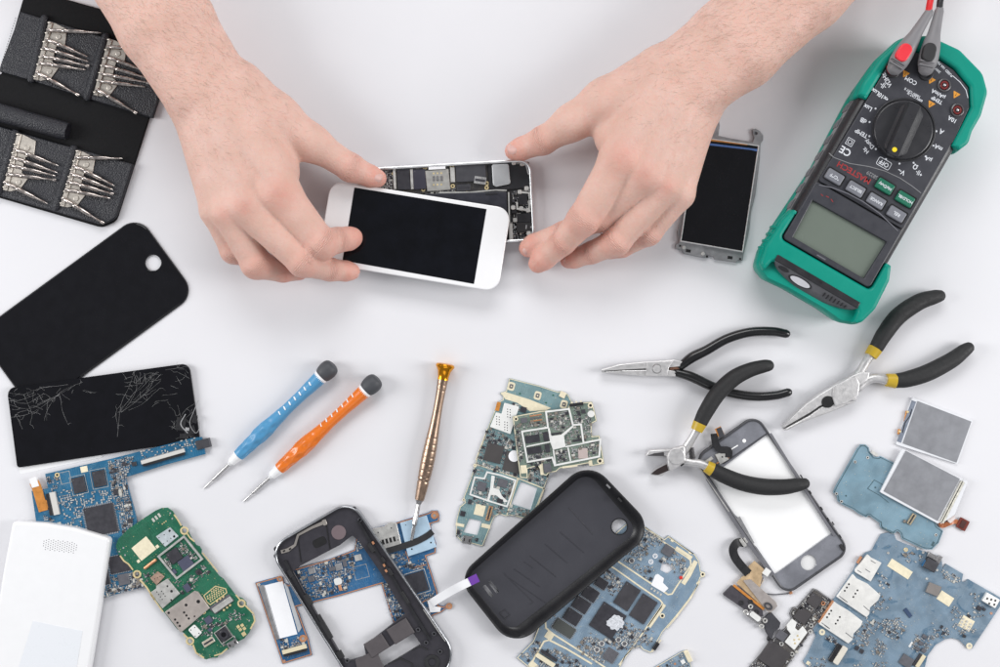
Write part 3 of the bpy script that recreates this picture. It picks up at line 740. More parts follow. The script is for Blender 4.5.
for c in C:
    p = [crk(*a) for a in c]; p = cr(p, 3); p = [(a + rg.uniform(-.35, .35), b + rg.uniform(-.35, .35)) for a, b in p]
    w = [rg.uniform(.05, .17) for _ in p]; mb.strip(p, w, 2.9, 3.08)
    for _ in range(2):
        s0 = rg.choice(p); an = rg.uniform(0, 6.28); L_ = rg.uniform(3, 8); mb.strip([s0, (s0[0] + L_ * .5 * math.cos(an), s0[1] + L_ * .5 * math.sin(an)), (s0[0] + L_ * math.cos(an + .4), s0[1] + L_ * math.sin(an + .4))], [.16, .12, .05], 2.9, 3.06)
for zx, zy, rx, ry, nn in ((60, 470, 55, 35, 16), (180, 425, 60, 30, 14), (350, 440, 50, 55, 22), (455, 420, 22, 40, 10), (450, 520, 30, 40, 12), (60, 420 + 30, 40, 20, 8)):
    for _ in range(nn):
        x, y = crk(zx + rg.uniform(-rx, rx), zy + rg.uniform(-ry, ry)); an = rg.uniform(0, 6.28); p = [(x, y)]
        for k in range(rg.randint(2, 5)): an += rg.uniform(-.5, .5); x += 3 * math.cos(an); y += 2.2 * math.sin(an); p.append((x, y))
        if all(inside(a, q) for a in p): mb.strip(p, [rg.uniform(.05, .2) for _ in p], 2.9, 3.05)
mb.build('crack', mat('crack_white', (.27, .27, .27), .4), cs_, smooth=0)
mb = MB(tl)
for x, y, w, h, a in ((181, 424, 9, 13, 10), (190, 431, 11, 9, -20), (195, 419, 5, 8, 15), (184, 436, 8, 5, 0)): mb.box(x, y, w, h, a, 2.9, 4.0, .3)
mb.build('torn_flex', M_blackflex, cs_)
mb = MB(tl); mb.strip(cr([(199, 400), (193, 414), (190, 424), (196, 433), (200, 426), (198, 416)], 4), .5, 4, 4.6); mb.strip(cr([(186, 414), (181, 424), (188, 433)], 4), .9, 4, 4.5); mb.box(187.5, 429, 4, 3, 10, 4, 4.8); mb.build('bare_wire', M_solder, cs_)
MB(tl).box(203, 444, 14, 9, -14, .5, 5.5, .5).build('screen_connector', M_darkgrey, cs_)

# ---- blue board under the white cover
P_blue = pcb('blue_solder_mask', (.006, .105, .215), (.06, .25, .38), -12, .3)
B = Board('circuit_board', 'L shaped bright blue circuit board between the cracked screen and the white back cover', 100, 520,
          [(45, 474), (110, 459), (194, 437.5), (202, 437), (205.5, 454), (165, 465), (125.5, 477.5), (136, 516), (146.5, 586), (60, 610), (48, 560), (36, 521), (31.5, 491), (48, 488.5)], -12, P_blue, z=2.6, tilt=None)
B.chip(78.8, 485, 12.6, 15.6, -13); B.chip(99, 478.6, 12.6, 16, -11); B.chip(100.7, 520, 30, 29, -12, legs=1.6); B.chip(119, 564, 20, 17, -12, legs=1); B.chip(104, 577, 10, 16, -12, legs=1); B.chip(123.6, 579.5, 11, 11, -12, m=M_greychip)
B.padr(84, 469.3, 7, 6, -12, M_cream); B.ring(57, 475, 2.4, M_gold, 1.2)
B.fpc(163, 457.8, 45, 6.5, -16); B.fpc(52.2, 504, 23, 10, 78, name='connector')
B.trace([(59, 473), (69, 471), (71.5, 482), (61.5, 484.5)], .35, M_cwhite, closed=True)
for r in (rect(78.8, 485, 15.5, 18.5, -13), rect(99, 478.6, 15.5, 19, -11)): B.trace(r, .35, M_cwhite, closed=True)
B.scatter([(108, 461), (134, 455), (126, 477), (140, 560), (146, 586), (118, 592), (122, 530), (112, 495)], .85, 1, 2.8)
B.scatter([(60, 490), (112, 490), (116, 508), (85, 512), (84, 528), (66, 530), (58, 500)], .4, 2, 2.9, white=.7, big=.03)
B.scatter([(44, 515), (70, 528), (78, 545), (40, 540)], .6, 3); B.scatter([(46, 476), (60, 478), (56, 492), (50, 492)], .6, 4); B.scatter([(98, 566), (145, 553), (146, 588), (98, 602)], .8, 5)
B.scatter([(140, 448), (198, 436), (202, 448), (140, 466)], .3, 6, white=.7, big=.02)
B.chip(134, 464, 4.5, 4, -12); B.chip(115.5, 492.5, 4.6, 4.6, -12); B.chip(130, 521, 4.6, 4.6, -12); B.chip(113, 472, 8, 2, -12)
r_ = B.done()
mb = MB(); mb.strip(cr([(33, 480, 0), (36, 488, 0), (39.5, 498, 0), (43, 511, 0)][0:0] or [(34, 482), (37, 489), (40, 499), (43.5, 511)], 4), 9.5, 4.1, 5.0); mb.box(44.5, 504.5, 10, 8, -12, 4.3, 5.2, .2)
mb.build('ribbon_flex', M_orange, r_)
MB().prism([(29, 479), (36, 476.5), (39, 486), (32, 488)], 4.3, 5.3, .1).build('ribbon_tip', M_white, r_)
# ---- white back cover
wc = thing('back_cover', 'white plastic phone back cover with a small speaker grille, lying on the blue board', 'phone cover', 50, 600)
tl = (109, 540, .0, .0)
q = [(12, 521.5), (45, 523), (75, 528), (110, 538.5), (100, 605), (85, 697), (-20, 688), (-8, 640), (2, 575)]
q = rnd(q, [4.5, 40, 40, 4.5, 60, 14, 12, 60, 60], 6)
M_wcov = mat('glossy_white_cover', (.84, .84, .85), .22, var=.015, coat=.3)
mb = MB(); mb.prism([q], 4.4, 12.5, 3.2, 5, zref=12.5, bottom=True); mb.build('cover_shell', M_wcov, wc, smooth=50)
mb = MB()
for i in range(15):
    for j in range(5):
        u = (i - 7) * 2.35; v = (j - 2) * 2.3 + (i % 2) * 1.15; c, s_ = math.cos(d2r(7)), math.sin(d2r(7))
        if abs(u) + abs(v) * .3 < 17.5: mb.prism(circ(60 + c * u - s_ * v, 545.5 + s_ * u + c * v, .52, 8), 12.4, 12.56)
mb.build('speaker_grille', mat('grille_grey', (.22, .22, .23), .6), wc, smooth=0)
MB().prism([(33, 621), (82.5, 631), (74, 684), (16, 676)], 12.4, 12.7).build('faint_label', mat('pale_blue_film', (.765, .785, .82), .3, var=.0), wc)

# ---- green board
P_green = pcb('green_solder_mask', (.004, .10, .052), (.015, .19, .10), -35, .55, rough=.4)
def g1(x, y): return (100 + x / 3.568, 480 + y / 3.568)
def g2(x, y): return (110 + x / 6.667, 500 + y / 6.667)
def g3(x, y): return (140 + x / 6.877, 570 + y / 6.877)
out = [(200, 108), (222, 99), (243, 98), (262, 112), (280, 142), (296, 166), (312, 172), (318, 186), (330, 210), (345, 232), (356, 236), (364, 248), (362, 262), (426, 342), (440, 352), (488, 415), (509, 422), (523, 437), (522, 454), (540, 466), (550, 488), (548, 512), (532, 545), (514, 566), (490, 578), (478, 596), (455, 606), (430, 618), (418, 634), (400, 634), (378, 641), (352, 628), (335, 596), (322, 588), (309, 580), (308, 566), (300, 546), (275, 532), (228, 470), (180, 398), (146, 348), (128, 346), (120, 330), (108, 308), (86, 290), (66, 262), (58, 234), (66, 210), (100, 176), (148, 142)]
gh = [circ(*g1(302, 180), 2.4, 12), circ(*g1(133, 336), 2.4, 12), circ(*g1(321, 575), 2.4, 12), circ(*g1(505, 440), 2.4, 12)]
G = Board('circuit_board', 'green phone circuit board with a square gold pad and a round camera', 185, 590, [g1(*p) for p in out], -35, P_green, z=3.2, th=1.5, holes=gh, tilt=(185, 650, 0, -.012))
for p in (g1(302, 180), g1(133, 336), g1(321, 575), g1(505, 440)): G._m('pad_' + M_gold.name, M_gold).prism([circ(*p, 4.2, 18), circ(*p, 2.5, 18)], G.z - .1, G.z + .4, .1)
G.pad([g2(145, 320), g2(243, 240), g2(312, 325), g2(212, 405)], M_cream); G.pad(rect(*g2(318, 309), 3, 3, -38), M_cream); G.pad(rect(*g2(192, 407), 3, 3, -38), M_cream)
G.shield([g2(308, 242), g2(402, 180), g2(458, 240), g2(370, 312)], 1.6, mat('pale_shield', (.66, .72, .75), .4, .6, var=.06, vs=.2), [(*g2(330 + 34 * i, 250 - 20 * i), .55) for i in range(3)] + [(*g2(360 + 24 * i, 290 - 18 * i), .55) for i in range(4)] + [(*g2(400, 203), 1.2), (*g2(430, 242), 1.2)])
G.frame([g2(325, 375), g2(495, 242), g2(615, 392), g2(445, 522)], 2, 1.8, M_tin)
G.chip(*g2(430, 372), 12.5, 12.5, zh=1.7); G.chip(*g2(510, 426), 13, 13.5, m=mat('blue_grey_chip', (.07, .075, .12), .45), dot=False); G.chip(*g2(425, 480), 5, 5, m=MATS['blue_grey_chip'])
for p in ((245, 445), (270, 425), (297, 405)):
    x, y = g2(*p); mb = MB(G.tilt); mb.tube([(x - 2, y + 1.4, G.z + 1.2, 1.5), (x + 2, y - 1.4, G.z + 1.2, 1.5)], 8, ends=False); mb.build('coil', M_copper, G.root); G.occ.append(circ(x, y, 3, 6))
G.shield([g2(268, 520), g2(318, 476), g2(365, 510), g2(312, 568)], 2, mat('coppery_shield', (.52, .36, .28), .4, .6, var=.25, vs=.3), [(*g2(300 + 18 * i, 525 - 8 * i), .5) for i in range(3)])
G.shield([g3(75, 152), g3(112, 128), g3(112, 108), g3(190, 58), g3(275, 162), g3(155, 265)], 2, M_tin, [(*g3(118 + 12 * i, 150 + 17 * i), .6) for i in range(4)] + [(*g3(150 + 12 * i, 145 + 17 * i), .6) for i in range(3)] + [(*g3(190, 110), 1), (*g3(218, 145), 1.4), (*g3(215, 205), .9)])
G.shield([g3(170, 290), g3(375, 143), g3(400, 150), g3(480, 262), g3(280, 432)], 2.2, mat('warm_tin', (.56, .50, .46), .4, .7, var=.1, vs=.1, bump=.1, bs=.3), [(*g3(242, 340), 1.2), (*g3(258, 362), 1.2), (*g3(274, 384), 1.2), (*g3(304, 291), 1.2), (*g3(320, 312), 1.2), (*g3(336, 333), 1.2), (*g3(318, 240), 1.5), (*g3(198, 294), 1.3), (*g3(402, 216), 1.9), (*g3(376, 318), .9)])
G.ring(*g3(440, 291), 1.9, M_gold, .8)
hexp = [g3(440, 175), g3(520, 110), g3(590, 128), g3(598, 155), g3(484, 238), g3(462, 220)]; G.trace(hexp, 1.0, M_gold, closed=True); G.occ.append(hexp)
for i in range(-6, 7):
    for j in range(-5, 6):
        x, y = 214.5 + 2.6 * (i * .82 + j * .1) + (j % 2) * .3, 596 + 2.6 * (-i * .57 + j * .8)
        if inside((x, y), shrink(hexp, 1.6)): G.dots([(x, y)], .85, M_gold, .3)
G.shield([g3(470, 262), g3(610, 165), g3(648, 210), g3(520, 305)], 1.2, MATS['blue_grey_chip'] if 0 else M_greychip, name='connector')
mb = MB(G.tilt); mb.prism([g3(492, 268), g3(618, 180), g3(640, 212), g3(514, 300)], G.z + 1.2, G.z + 2.6, .3); mb.build('connector_clip', M_tin, G.root)
G.dots([g3(530, 214), g3(552, 198), g3(573, 184), g3(577, 275), g3(599, 258), g3(620, 242)], 1.1, M_gold, 1.9)
G.shield([g3(330, 412), g3(372, 374), g3(426, 432), g3(384, 474)], 1.8, M_white_tin, [(*g3(350, 412), .6), (*g3(377, 395), .6), (*g3(380, 455), .6), (*g3(406, 435), .6)], r=1.5)
x, y = g3(575, 445); cm = MB(G.tilt); cm.prism(rnd(rect(x, y, 11.5, 11.5, -35), 1.2, 3), G.z, G.z + 3, .5); cm.prism(circ(x, y, 4.8, 20), G.z + 2.9, G.z + 4, .7, 2, mi=0); cm.prism(circ(x, y, 2.6, 16), G.z + 3.9, G.z + 4.1, mi=1); cm.build('camera', [M_blackchip, M_glass], G.root); G.occ.append(circ(x, y, 7, 8))
G.frame(rect(x, y, 13.5, 13.5, -35), .7, 1.4, M_tin, name='camera_bracket')
G.plug(*g3(470, 495), 12.5, 6, -32, m=M_tin); G.usb(*g3(635, 508), 11, 6, -32); G.chip(*g3(470, 345), 7, 7, m=MATS['blue_grey_chip']); G.chip(*g3(480, 412), 3.5, 3.5, m=MATS['blue_grey_chip']); G.chip(*g3(325, 122), 8, 6, m=MATS['blue_grey_chip'], a=55)
G.chip(*g3(412, 15), 4, 4); G.chip(*g2(590, 480), 5, 5)
G.padr(*g3(675, 390), 3, 3); G.padr(*g3(703, 380), 3, 3); G.padr(*g3(690, 410), 3, 3); G.padr(*g3(718, 402), 3, 3); G.padr(*g3(714, 440), 4, 4)
for i in range(3): G.padr(*g2(292 + 20 * i, 132 - 16 * i), 2.2, 4.2, -35, M_cwhite)
for i in range(3): G.dots([g2(352 + 12 * i, 158 - 9 * i)], .7)
G.trace([g2(430, 95), g2(455, 130), g2(478, 170)], 1.4, M_gold); G.trace([g2(515, 218), g2(535, 250), g2(565, 275)], 1.4, M_gold); G.trace([g2(618, 350), g2(720, 478)], 1.1, M_gold); G.trace([g2(70, 370), g2(95, 405), g2(125, 425), g2(155, 465)], 1.5, M_gold)
G.trace([g2(200, 530), g2(245, 580), g2(300, 665)], 1.6, M_gold); G.trace([g3(72, 165), g3(160, 288)], 1.3, M_gold); G.trace([g3(300, 440), g3(330, 470)], 1.6, M_gold); G.trace([g3(365, 515), g3(385, 570), g3(440, 605)], 1.6, M_gold)
G.trace([g3(722, 240), g3(780, 300), g3(790, 350), g3(760, 405)], 1.5, M_gold); G.trace([g3(660, 170), g3(690, 205)], 1.3, M_gold); G.trace([g3(510, 590), g3(560, 575), g3(600, 540)], 1.3, M_gold)
G.dots([g2(65, 342), g2(92, 318), g2(103, 366), g2(405, 86), g2(418, 122), g3(752, 348), g3(410, 580), g3(776, 306)], .9, M_solder)
G.scatter([g2(470, 280), g2(500, 290), g2(590, 390), g2(540, 400), g2(450, 330)], .8, 11, 2.5); G.scatter([g2(330, 395), g2(380, 380), g2(430, 440), g2(440, 510)], .6, 12, 2.5)
G.scatter([g2(520, 520), g2(620, 430), g2(670, 480), g2(560, 560)], .7, 13, 2.7); G.scatter([g3(230, 80), g3(310, 60), g3(400, 130), g3(290, 170)], .35, 14, 3); G.scatter([g3(380, 320), g3(560, 330), g3(600, 380), g3(520, 400), g3(500, 450), g3(420, 450), g3(430, 400)], .45, 15, 2.7)
G.scatter([g3(560, 470), g3(650, 440), g3(660, 490), g3(560, 540)], .5, 16, 2.6); G.scatter([g2(205, 430), g2(240, 560), g2(330, 420), g2(300, 500)], .4, 17, 2.6); G.scatter([g3(640, 260), g3(720, 300), g3(700, 340), g3(590, 360)], .35, 18, 2.4, big=0)
G.done()

# ---- two plastic handled screwdrivers
M_hb = mat('blue_handle', (.075, .28, .50), .38, var=.05, vs=.1, bump=.05, bs=.8, sss=.05); M_ho = mat('orange_handle', (.74, .17, .01), .3, var=.06, vs=.1, coat=.3, sss=.05)
M_capk = mat('grey_rubber_cap', (.055, .058, .066), .55, var=.1)
def driver(label, t, c, mh, seed):
    T = Vector((*t, 0)); C_ = Vector((*c, 0)); D = (C_ - T); L_ = D.length; D /= L_
    th = thing('screwdriver', label, 'screwdriver', (t[0] + c[0]) / 2, (t[1] + c[1]) / 2, group='plastic handled precision screwdrivers')
    k = L_ / 173.0
    def P(s_, z): q = T + D * (s_ * k); return (q.x, q.y, z)
    za = lambda s_: 2.0 + 7.5 * s_ / 173
    mb = MB(); mb.tube([(*P(0, 1.6), .5), (*P(2, 1.7), .9), (*P(11, za(11)), .75), (*P(12, za(12)), 1.6), (*P(34, za(34)), 1.8), (*P(44, za(44)), 1.8)], 12, ends=False); mb.build('shaft', M_steel, th)
    mb = MB(); mb.tube([(*P(35.5, za(36)), 2.6), (*P(37, za(37)), 4.2), (*P(42, za(42)), 4.8), (*P(46, za(46)), 5.6), (*P(47.5, za(47)), 5.6)], 20); mb.build('collar', M_white, th)
    # handle with eight shallow hand grips
    NS, NA = 90, 40; vs = []; A0 = Vector(X(*P(47, za(47)))); A1 = Vector(X(*P(158, za(158)))); d = (A1 - A0).normalized(); sd = d.cross(Vector((0, 0, 1))).normalized(); u = sd.cross(d).normalized()
    prof = [(0, 5.9), (.06, 6.5), (.25, 8.2), (.38, 8.1), (.5, 6.3), (.6, 5.5), (.75, 5.6), (.9, 6.5), (1, 7.2)]
    for i in range(NS + 1):
        s_ = i / NS; r = next(a[1] + (b[1] - a[1]) * (lambda q: q * q * (3 - 2 * q))((s_ - a[0]) / (b[0] - a[0])) for a, b in zip(prof, prof[1:]) if s_ <= b[0] + 1e-9)
        for j in range(NA):
            an = 2 * math.pi * j / NA; g = 0
            if s_ < .5:
                for row in range(4):
                    for cc in range(6):
                        ac = math.pi / 3 * cc + (row % 2) * math.pi / 6 + .4; sc = .09 + row * .105
                        da = (an - ac + math.pi) % (2 * math.pi) - math.pi; g = max(g, math.exp(-((s_ - sc) / .034) ** 2 * 1.0 - (da / .33) ** 2))
            rr = r - 1.5 * g
            vs.append(tuple(A0 + (A1 - A0) * s_ + sd * (rr * math.cos(an)) + u * (rr * math.sin(an))))
    fs = [(i * NA + j, (i + 1) * NA + j, (i + 1) * NA + (j + 1) % NA, i * NA + (j + 1) % NA) for i in range(NS) for j in range(NA)]; fs = [tuple(reversed(f)) for f in fs]
    fs += [tuple(range(NA)), tuple(NS * NA + j for j in reversed(range(NA)))]
    mb = MB(); mb.add(vs, fs); h = mb.build('handle', mh, th, smooth=60)
    mb = MB()
    for i in range(7):
        s_ = .53 + i * .062; c3 = A0 + (A1 - A0) * s_; an = seed
        for w_ in (0,):
            r0 = 5.6 + max(0, (s_ - .75)) * 5; q = c3 + sd * (r0 * math.cos(an)) + u * (r0 * math.sin(an)); nn = (sd * math.cos(an) + u * math.sin(an)); tt = nn.cross(d)
            mb.rod([(q + tt * -1.5 - d * .3, .75), (q + tt * 1.5 + d * .3, .75)], 8)
    mb.build('grip_window', M_white, h)
    mb = MB(); mb.tube([(*P(156, za(156)), 7.2), (*P(159, za(159)), 7.4)], 24); mb.build('ring', M_white, th)
    mb = MB(); mb.tube(cr([(*P(159, za(160)), 7.0), (*P(162, za(162)), 8.6), (*P(167, za(167)), 9.4), (*P(171, za(171)), 9.0), (*P(174, za(174)), 7.6), (*P(175.6, za(175)), 5), (*P(176, za(176)), 1)], 3), 28, ends=False); mb.build('swivel_cap', M_capk, th)
driver('blue handled precision screwdriver with a dark grey cap, left of the orange one', (204, 488.3), (331.5, 366.5), M_hb, 1.9)
driver('orange handled precision screwdriver with a dark grey cap', (243.5, 501.5), (376, 380.5), M_ho, 2.35)
# ---- bronze screwdriver
bd = thing('screwdriver', 'bronze metal screwdriver with a flared orange top, its blade resting on the blue board', 'screwdriver', 430, 440)
M_bronze = mat('bronze_anodised', (.36, .255, .19), .34, 1, var=.08, vs=.2); M_oran = mat('orange_anodised', (.80, .33, .02), .18, 1, var=.08, vs=.2)
a0 = Vector((445.6, 363.5)); a1 = Vector((411.5, 540)); 
def bp_(s_): q = a0 + (a1 - a0) * s_; q.x += 3.0 * math.sin(math.pi * min(1, s_ * 1.25)) * .35; return q.x, q.y
def bz(s_): return 8.6 - 2.2 * s_
mb = MB(); mb.tube([(*bp_(s_), bz(s_), r) for s_, r in ((0, 6.5), (.004, 8.6), (.012, 9.5), (.02, 9.3), (.03, 8.0), (.045, 6.6), (.065, 5.8), (.08, 5.4), (.092, 5.6))], 28, ends=False); mb.build('flared_top', M_oran, bd)
pr = []
for i in range(131):
    s_ = .09 + i * (.772 - .09) / 130; t = (s_ - .09) / .68
    r = 5.4 - .9 * math.sin(math.pi * min(1, t / .42)) if t < .42 else 5.4 + 1.5 * math.sin(math.pi * (t - .42) / .5) if t < .92 else 5.4 - (t - .92) * 9
    if .02 < t < .10 and i % 6 == 0: r -= .25
    if .44 < t < .86 and i % 7 == 0: r -= .30
    if abs(t - .845) < .006: r -= .6
    pr.append((*bp_(s_), bz(s_), r))
MB().tube(pr, 28, ends=False).build('handle', M_bronze, bd)
MB().tube([(*bp_(.772), bz(.772), 4.4), (*bp_(.785), bz(.785), 3.2)], 20).build('collar', M_steel, bd)
MB().tube([(*bp_(.78), bz(.78), 2.3), (*bp_(.86), bz(.86), 2.2), (*bp_(.875), bz(.875), 2.9), (*bp_(.91), bz(.91), 2.9), (*bp_(.92), bz(.92), 2.1)], 8, ends=False).build('shaft', M_steel, bd, smooth=20)
MB().tube([(*bp_(.915), bz(.915), 1.6), (*bp_(.95), 6.4, 2.1), (*bp_(1.0), 5.6, 1.4)], 10, fz=.6, ends=False).build('blade', M_steel, bd)
# ================================================================ middle: phones in the hands, black frame, boards, covers
# ---- opened phone body
ob = thing('opened_phone', 'opened phone body showing battery, chips and screws, gripped between both hands', 'phone', 444, 204)
bq = [(356, 168.5), (531, 158.5), (535.5, 241), (361, 249.5)]
bo = rnd(bq, 12, 7); bi = shrink(bo, 2.6)
MB().prism([bo, bi], .2, 11, .9, 2, zref=11, bottom=True).build('metal_rim', mat('silver_rim', (.74, .74, .75), .3, .8, var=.05), ob)
MB().prism(shrink(bo, 1.6), .1, 5, 0, zref=11, bottom=True).build('phone_floor', M_blackm, ob)
oz = 5.0
O = Board.__new__(Board); O.root = ob; O.ang = -3; O.z = 6.0; O.tilt = None; O.occ = []; O.outline = bi; O.mb = {}; O.holes = []
def h1(x, y): return (370 + x / 5.556, 145 + y / 5.556)
MB().prism(rnd([h1(*p) for p in [(20, 130), (460, 108), (655, 100), (655, 250), (420, 262), (20, 280)]], 1, 2), 4.9, 6.0, .15, zref=10).build('circuit_board', pcb('dark_mask', (.03, .028, .03), (.10, .09, .07), -3, .6), ob)
O.chip(*h1(186, 190), 13, 21, zh=2.2); O.chip(*h1(275, 190), 12.5, 20, zh=2.4, m=mat('plum_chip', (.035, .033, .05), .5)); O.chip(*h1(560, 155), 30, 17, zh=2.6, m=M_darkgrey, dot=False)
O.shield([h1(306, 143), h1(436, 132), h1(446, 248), h1(318, 258)], 3, mat('sim_reader', (.50, .49, .46), .42, .7, var=.08, vs=.2), [])
for i in range(3):
    for j in range(2): O.dots([h1(354 + 21 * i, 158 + 63 * j - i)], 1.0, M_gold, 3.2)
    mb = MB(); mb.box(*h1(354 + 22 * i, 186 - i), 2.4, 5, -3, 8.9, 9.6, .2); mb.build('spring_contact', M_steel, ob)
MB().box(*h1(372, 121), 17, 5, -3, 9, 10.2, .2).build('white_tape', M_paper, ob)
for x in (136, 232): MB().box(*h1(x, 190), 2.6, 20, -3, 6, 8.6, .2).build('shield_wall', M_tin, ob)
MB().box(*h1(459, 165), 4.5, 15, -3, 6, 8.6, .2).build('shield_wall', M_tin, ob)
O.plug(*h1(520, 236), 14, 6.5, -3, m=M_darkgrey, pin=M_darkgrey); O.plug(*h1(612, 196), 12, 7.5, 8, m=M_greytin, zh=3.4, pin=M_tin)
for p in ((132, 158), (460, 228), (650, 214), (648, 237), (296, 247), (305, 125), (455, 118), (563, 190)): O.ring(*h1(*p), 2.2, M_gold, .9)
MB().strip([h1(385, 264), h1(560, 262), h1(700, 250), h1(760, 252)], 1.2, 6, 8.2).build('battery_edge', M_tin, ob)
bat = rnd([h1(300, 270), h1(760, 258), h1(768, 545), h1(310, 560)], 1.5, 3)
MB().prism(bat, 5, 9, .8, 2, zref=9).build('battery', mat('battery_wrap', (.022, .023, .034), .45, var=.3, vs=.12, bump=.3, bs=.12), ob)
MB().box(*h1(676, 272), 2, 12, 87, 9, 9.3).build('battery_tab', M_blackp, ob)
MB().strip([h1(770, 262), h1(774, 400), h1(778, 535)], 1.3, 5, 9.2).build('bracket', M_tin, ob)
MB().box(*h1(785, 480), 3, 16, -3, 5, 8, .2).build('bracket', M_tin, ob)
MB().prism(rnd([h1(676, 106), h1(770, 104), h1(780, 216), h1(700, 232), h1(684, 222)], 2, 4), 6, 9.2, .5, 2).build('speaker_cover', mat('silver_cover', (.60, .61, .62), .35, .7), ob)
MB().prism(rnd([h1(655, 100), h1(885, 95), h1(890, 235), h1(800, 245), h1(660, 250)], 1, 2), 4.9, 7, .3).build('speaker_box', M_blackp, ob)
mb = MB(); mb.strip([h1(822, 262), h1(884, 266), h1(886, 300)], 1.5, 6, 9); mb.strip([h1(886, 305), h1(884, 364), h1(818, 354), h1(816, 316)], 1.7, 6, 8.8); mb.build('bracket', M_tin, ob)
for p, w, h in (((850, 300), 9, 11), ((800, 355), 5, 9), ((856, 405), 14, 9)): MB().box(*h1(*p), w, h, -3, 5, 8.2, .3).build('camera_module', M_blackp, ob)
cm = MB(); cm.prism(rnd(rect(*h1(860, 458), 17, 10, -3), 1, 3), 5, 9, .5); 
for p in ((808, 455), (895, 456)): cm.prism(circ(*h1(*p), .9, 8), 8.9, 9.2, mi=1)
cm.box(*h1(868, 455), 1, 4, 5, 8.9, 9.2, mi=1); cm.build('camera_module', [M_blackm, M_solder], ob)
for p in ((870, 240), (832, 260), (878, 362), (840, 352), (795, 347), (806, 416), (846, 104), (800, 98), (882, 490)):
    O._m('pad_' + M_tin.name, M_tin).prism(rnd(rect(*h1(*p), 4.2, 4.2, -3), 1, 2), 6, 9.3, .2); O.ring(*h1(p[0], p[1]), 1.5, M_gold, .7)
O.z = 6.0
O.scatter([h1(30, 135), h1(130, 130), h1(130, 250), h1(30, 240)], .9, 21, 2.6); O.scatter([h1(240, 122), h1(310, 118), h1(310, 136), h1(240, 138)], .9, 22, 2.4); O.scatter([h1(470, 104), h1(650, 98), h1(650, 108), h1(470, 118)], .9, 23, 2.2); O.scatter([h1(330, 255), h1(470, 240), h1(520, 250), h1(330, 272)], .8, 24, 2.4)
O.outline = [h1(760, 80), h1(920, 80), h1(920, 540), h1(760, 540)]; O.scatter([h1(790, 250), h1(900, 250), h1(905, 530), h1(785, 535)], .55, 25, 3.2, white=.1); O.scatter([h1(780, 88), h1(890, 90), h1(890, 110), h1(780, 106)], .7, 26, 2.6)
O.done()
mb = MB(); mb.tube(cr([(*h1(775, 93), 9, .7), (*h1(830, 97), 9.6, .7), (*h1(866, 112), 9, .7), (*h1(880, 160), 9, .7)], 4), 6); mb.build('wire', M_solder, ob)
# ---- white front panel
wf = thing('phone_screen', 'white phone front with a black screen, held by the left hand over the opened phone', 'phone screen', 414, 236)
fq = [(330.5, 180), (511.5, 208.5), (498, 292), (317.5, 262.5)]
MB().prism(rnd(fq, 14, 8), 17.5, 23.5, 1.1, 3, zref=23.5, bottom=True).build('white_glass', mat('white_glass', (.86, .86, .87), .16, var=.01, coat=.3), wf)
MB().prism(rnd([(354.5, 187.5), (486.6, 209), (474, 284), (342.6, 260.5)], .5, 2), 23.4, 23.7, 0).build('display', mat('dark_display', (.003, .0035, .006), .12, var=.5, vs=.05, spec=.3), wf)
MB().prism(shrink(rnd(fq, 14, 8), 3), 12.8, 17.6, .5, zref=23.5, bottom=True).build('display_backing', M_greytin, wf)

# ---- screen module right of the hands
lm = thing('screen_module', 'black phone display in a grey metal frame, between the right hand and the multimeter', 'phone screen', 720, 195)
def k1(x, y): return (660 + x / 4.167, 115 + y / 4.167)
fr = [k1(*p) for p in [(150, 88), (218, 92), (222, 60), (224, 28), (246, 26), (250, 44), (244, 86), (300, 98), (386, 112), (392, 96), (386, 76), (384, 62), (398, 56), (416, 66), (430, 84), (430, 104), (420, 118), (416, 190), (398, 330), (380, 400), (372, 480), (350, 576), (344, 606), (326, 606), (318, 614), (230, 602), (222, 590), (196, 584), (186, 596), (98, 578), (92, 564), (66, 556), (64, 540), (78, 532), (72, 488), (84, 440), (96, 380), (110, 300), (130, 200)]]
MB().prism([fr, circ(*k1(400, 76), 1.4, 10)], 0, 3.5, .5, zref=3.5, bottom=True).build('metal_frame', M_greytin, lm)
mb = MB(); so = [k1(*p) for p in [(152, 88), (414, 126), (347, 572), (84, 527)]]; si = shrink(so, 1.2)
mb.prism([so, si], 3.4, 7, .3); mb.build('bright_rim', M_brushed, lm)
MB().prism(shrink(so, 1.0), 3.4, 6.5, 0).build('display', M_glass, lm)
MB().prism([k1(160, 92), k1(366, 120), k1(364, 126), k1(160, 102)], 6.4, 6.8).build('orange_strip', M_orange, lm)
MB().prism([k1(160, 112), k1(408, 142), k1(404, 152), k1(380, 146), k1(160, 121)], 6.4, 6.7).build('blue_strip', mat('blue_film', (.08, .16, .40), .3), lm)
mb = MB()
for p in ((118, 566), (292, 594)): mb.box(*k1(*p), 5, 3, 9, 3.4, 3.6)
for p in ((196, 590), (334, 600), (84, 545)): mb.box(*k1(*p), 2, 2, 9, 3.4, 3.65)
mb.build('slot', M_hole, lm); 
for p in ((180, 578), (100, 552)): MB().prism(circ(*k1(*p), 2, 12), 3.4, 4.6, .4).build('screw_boss', M_tin, lm)

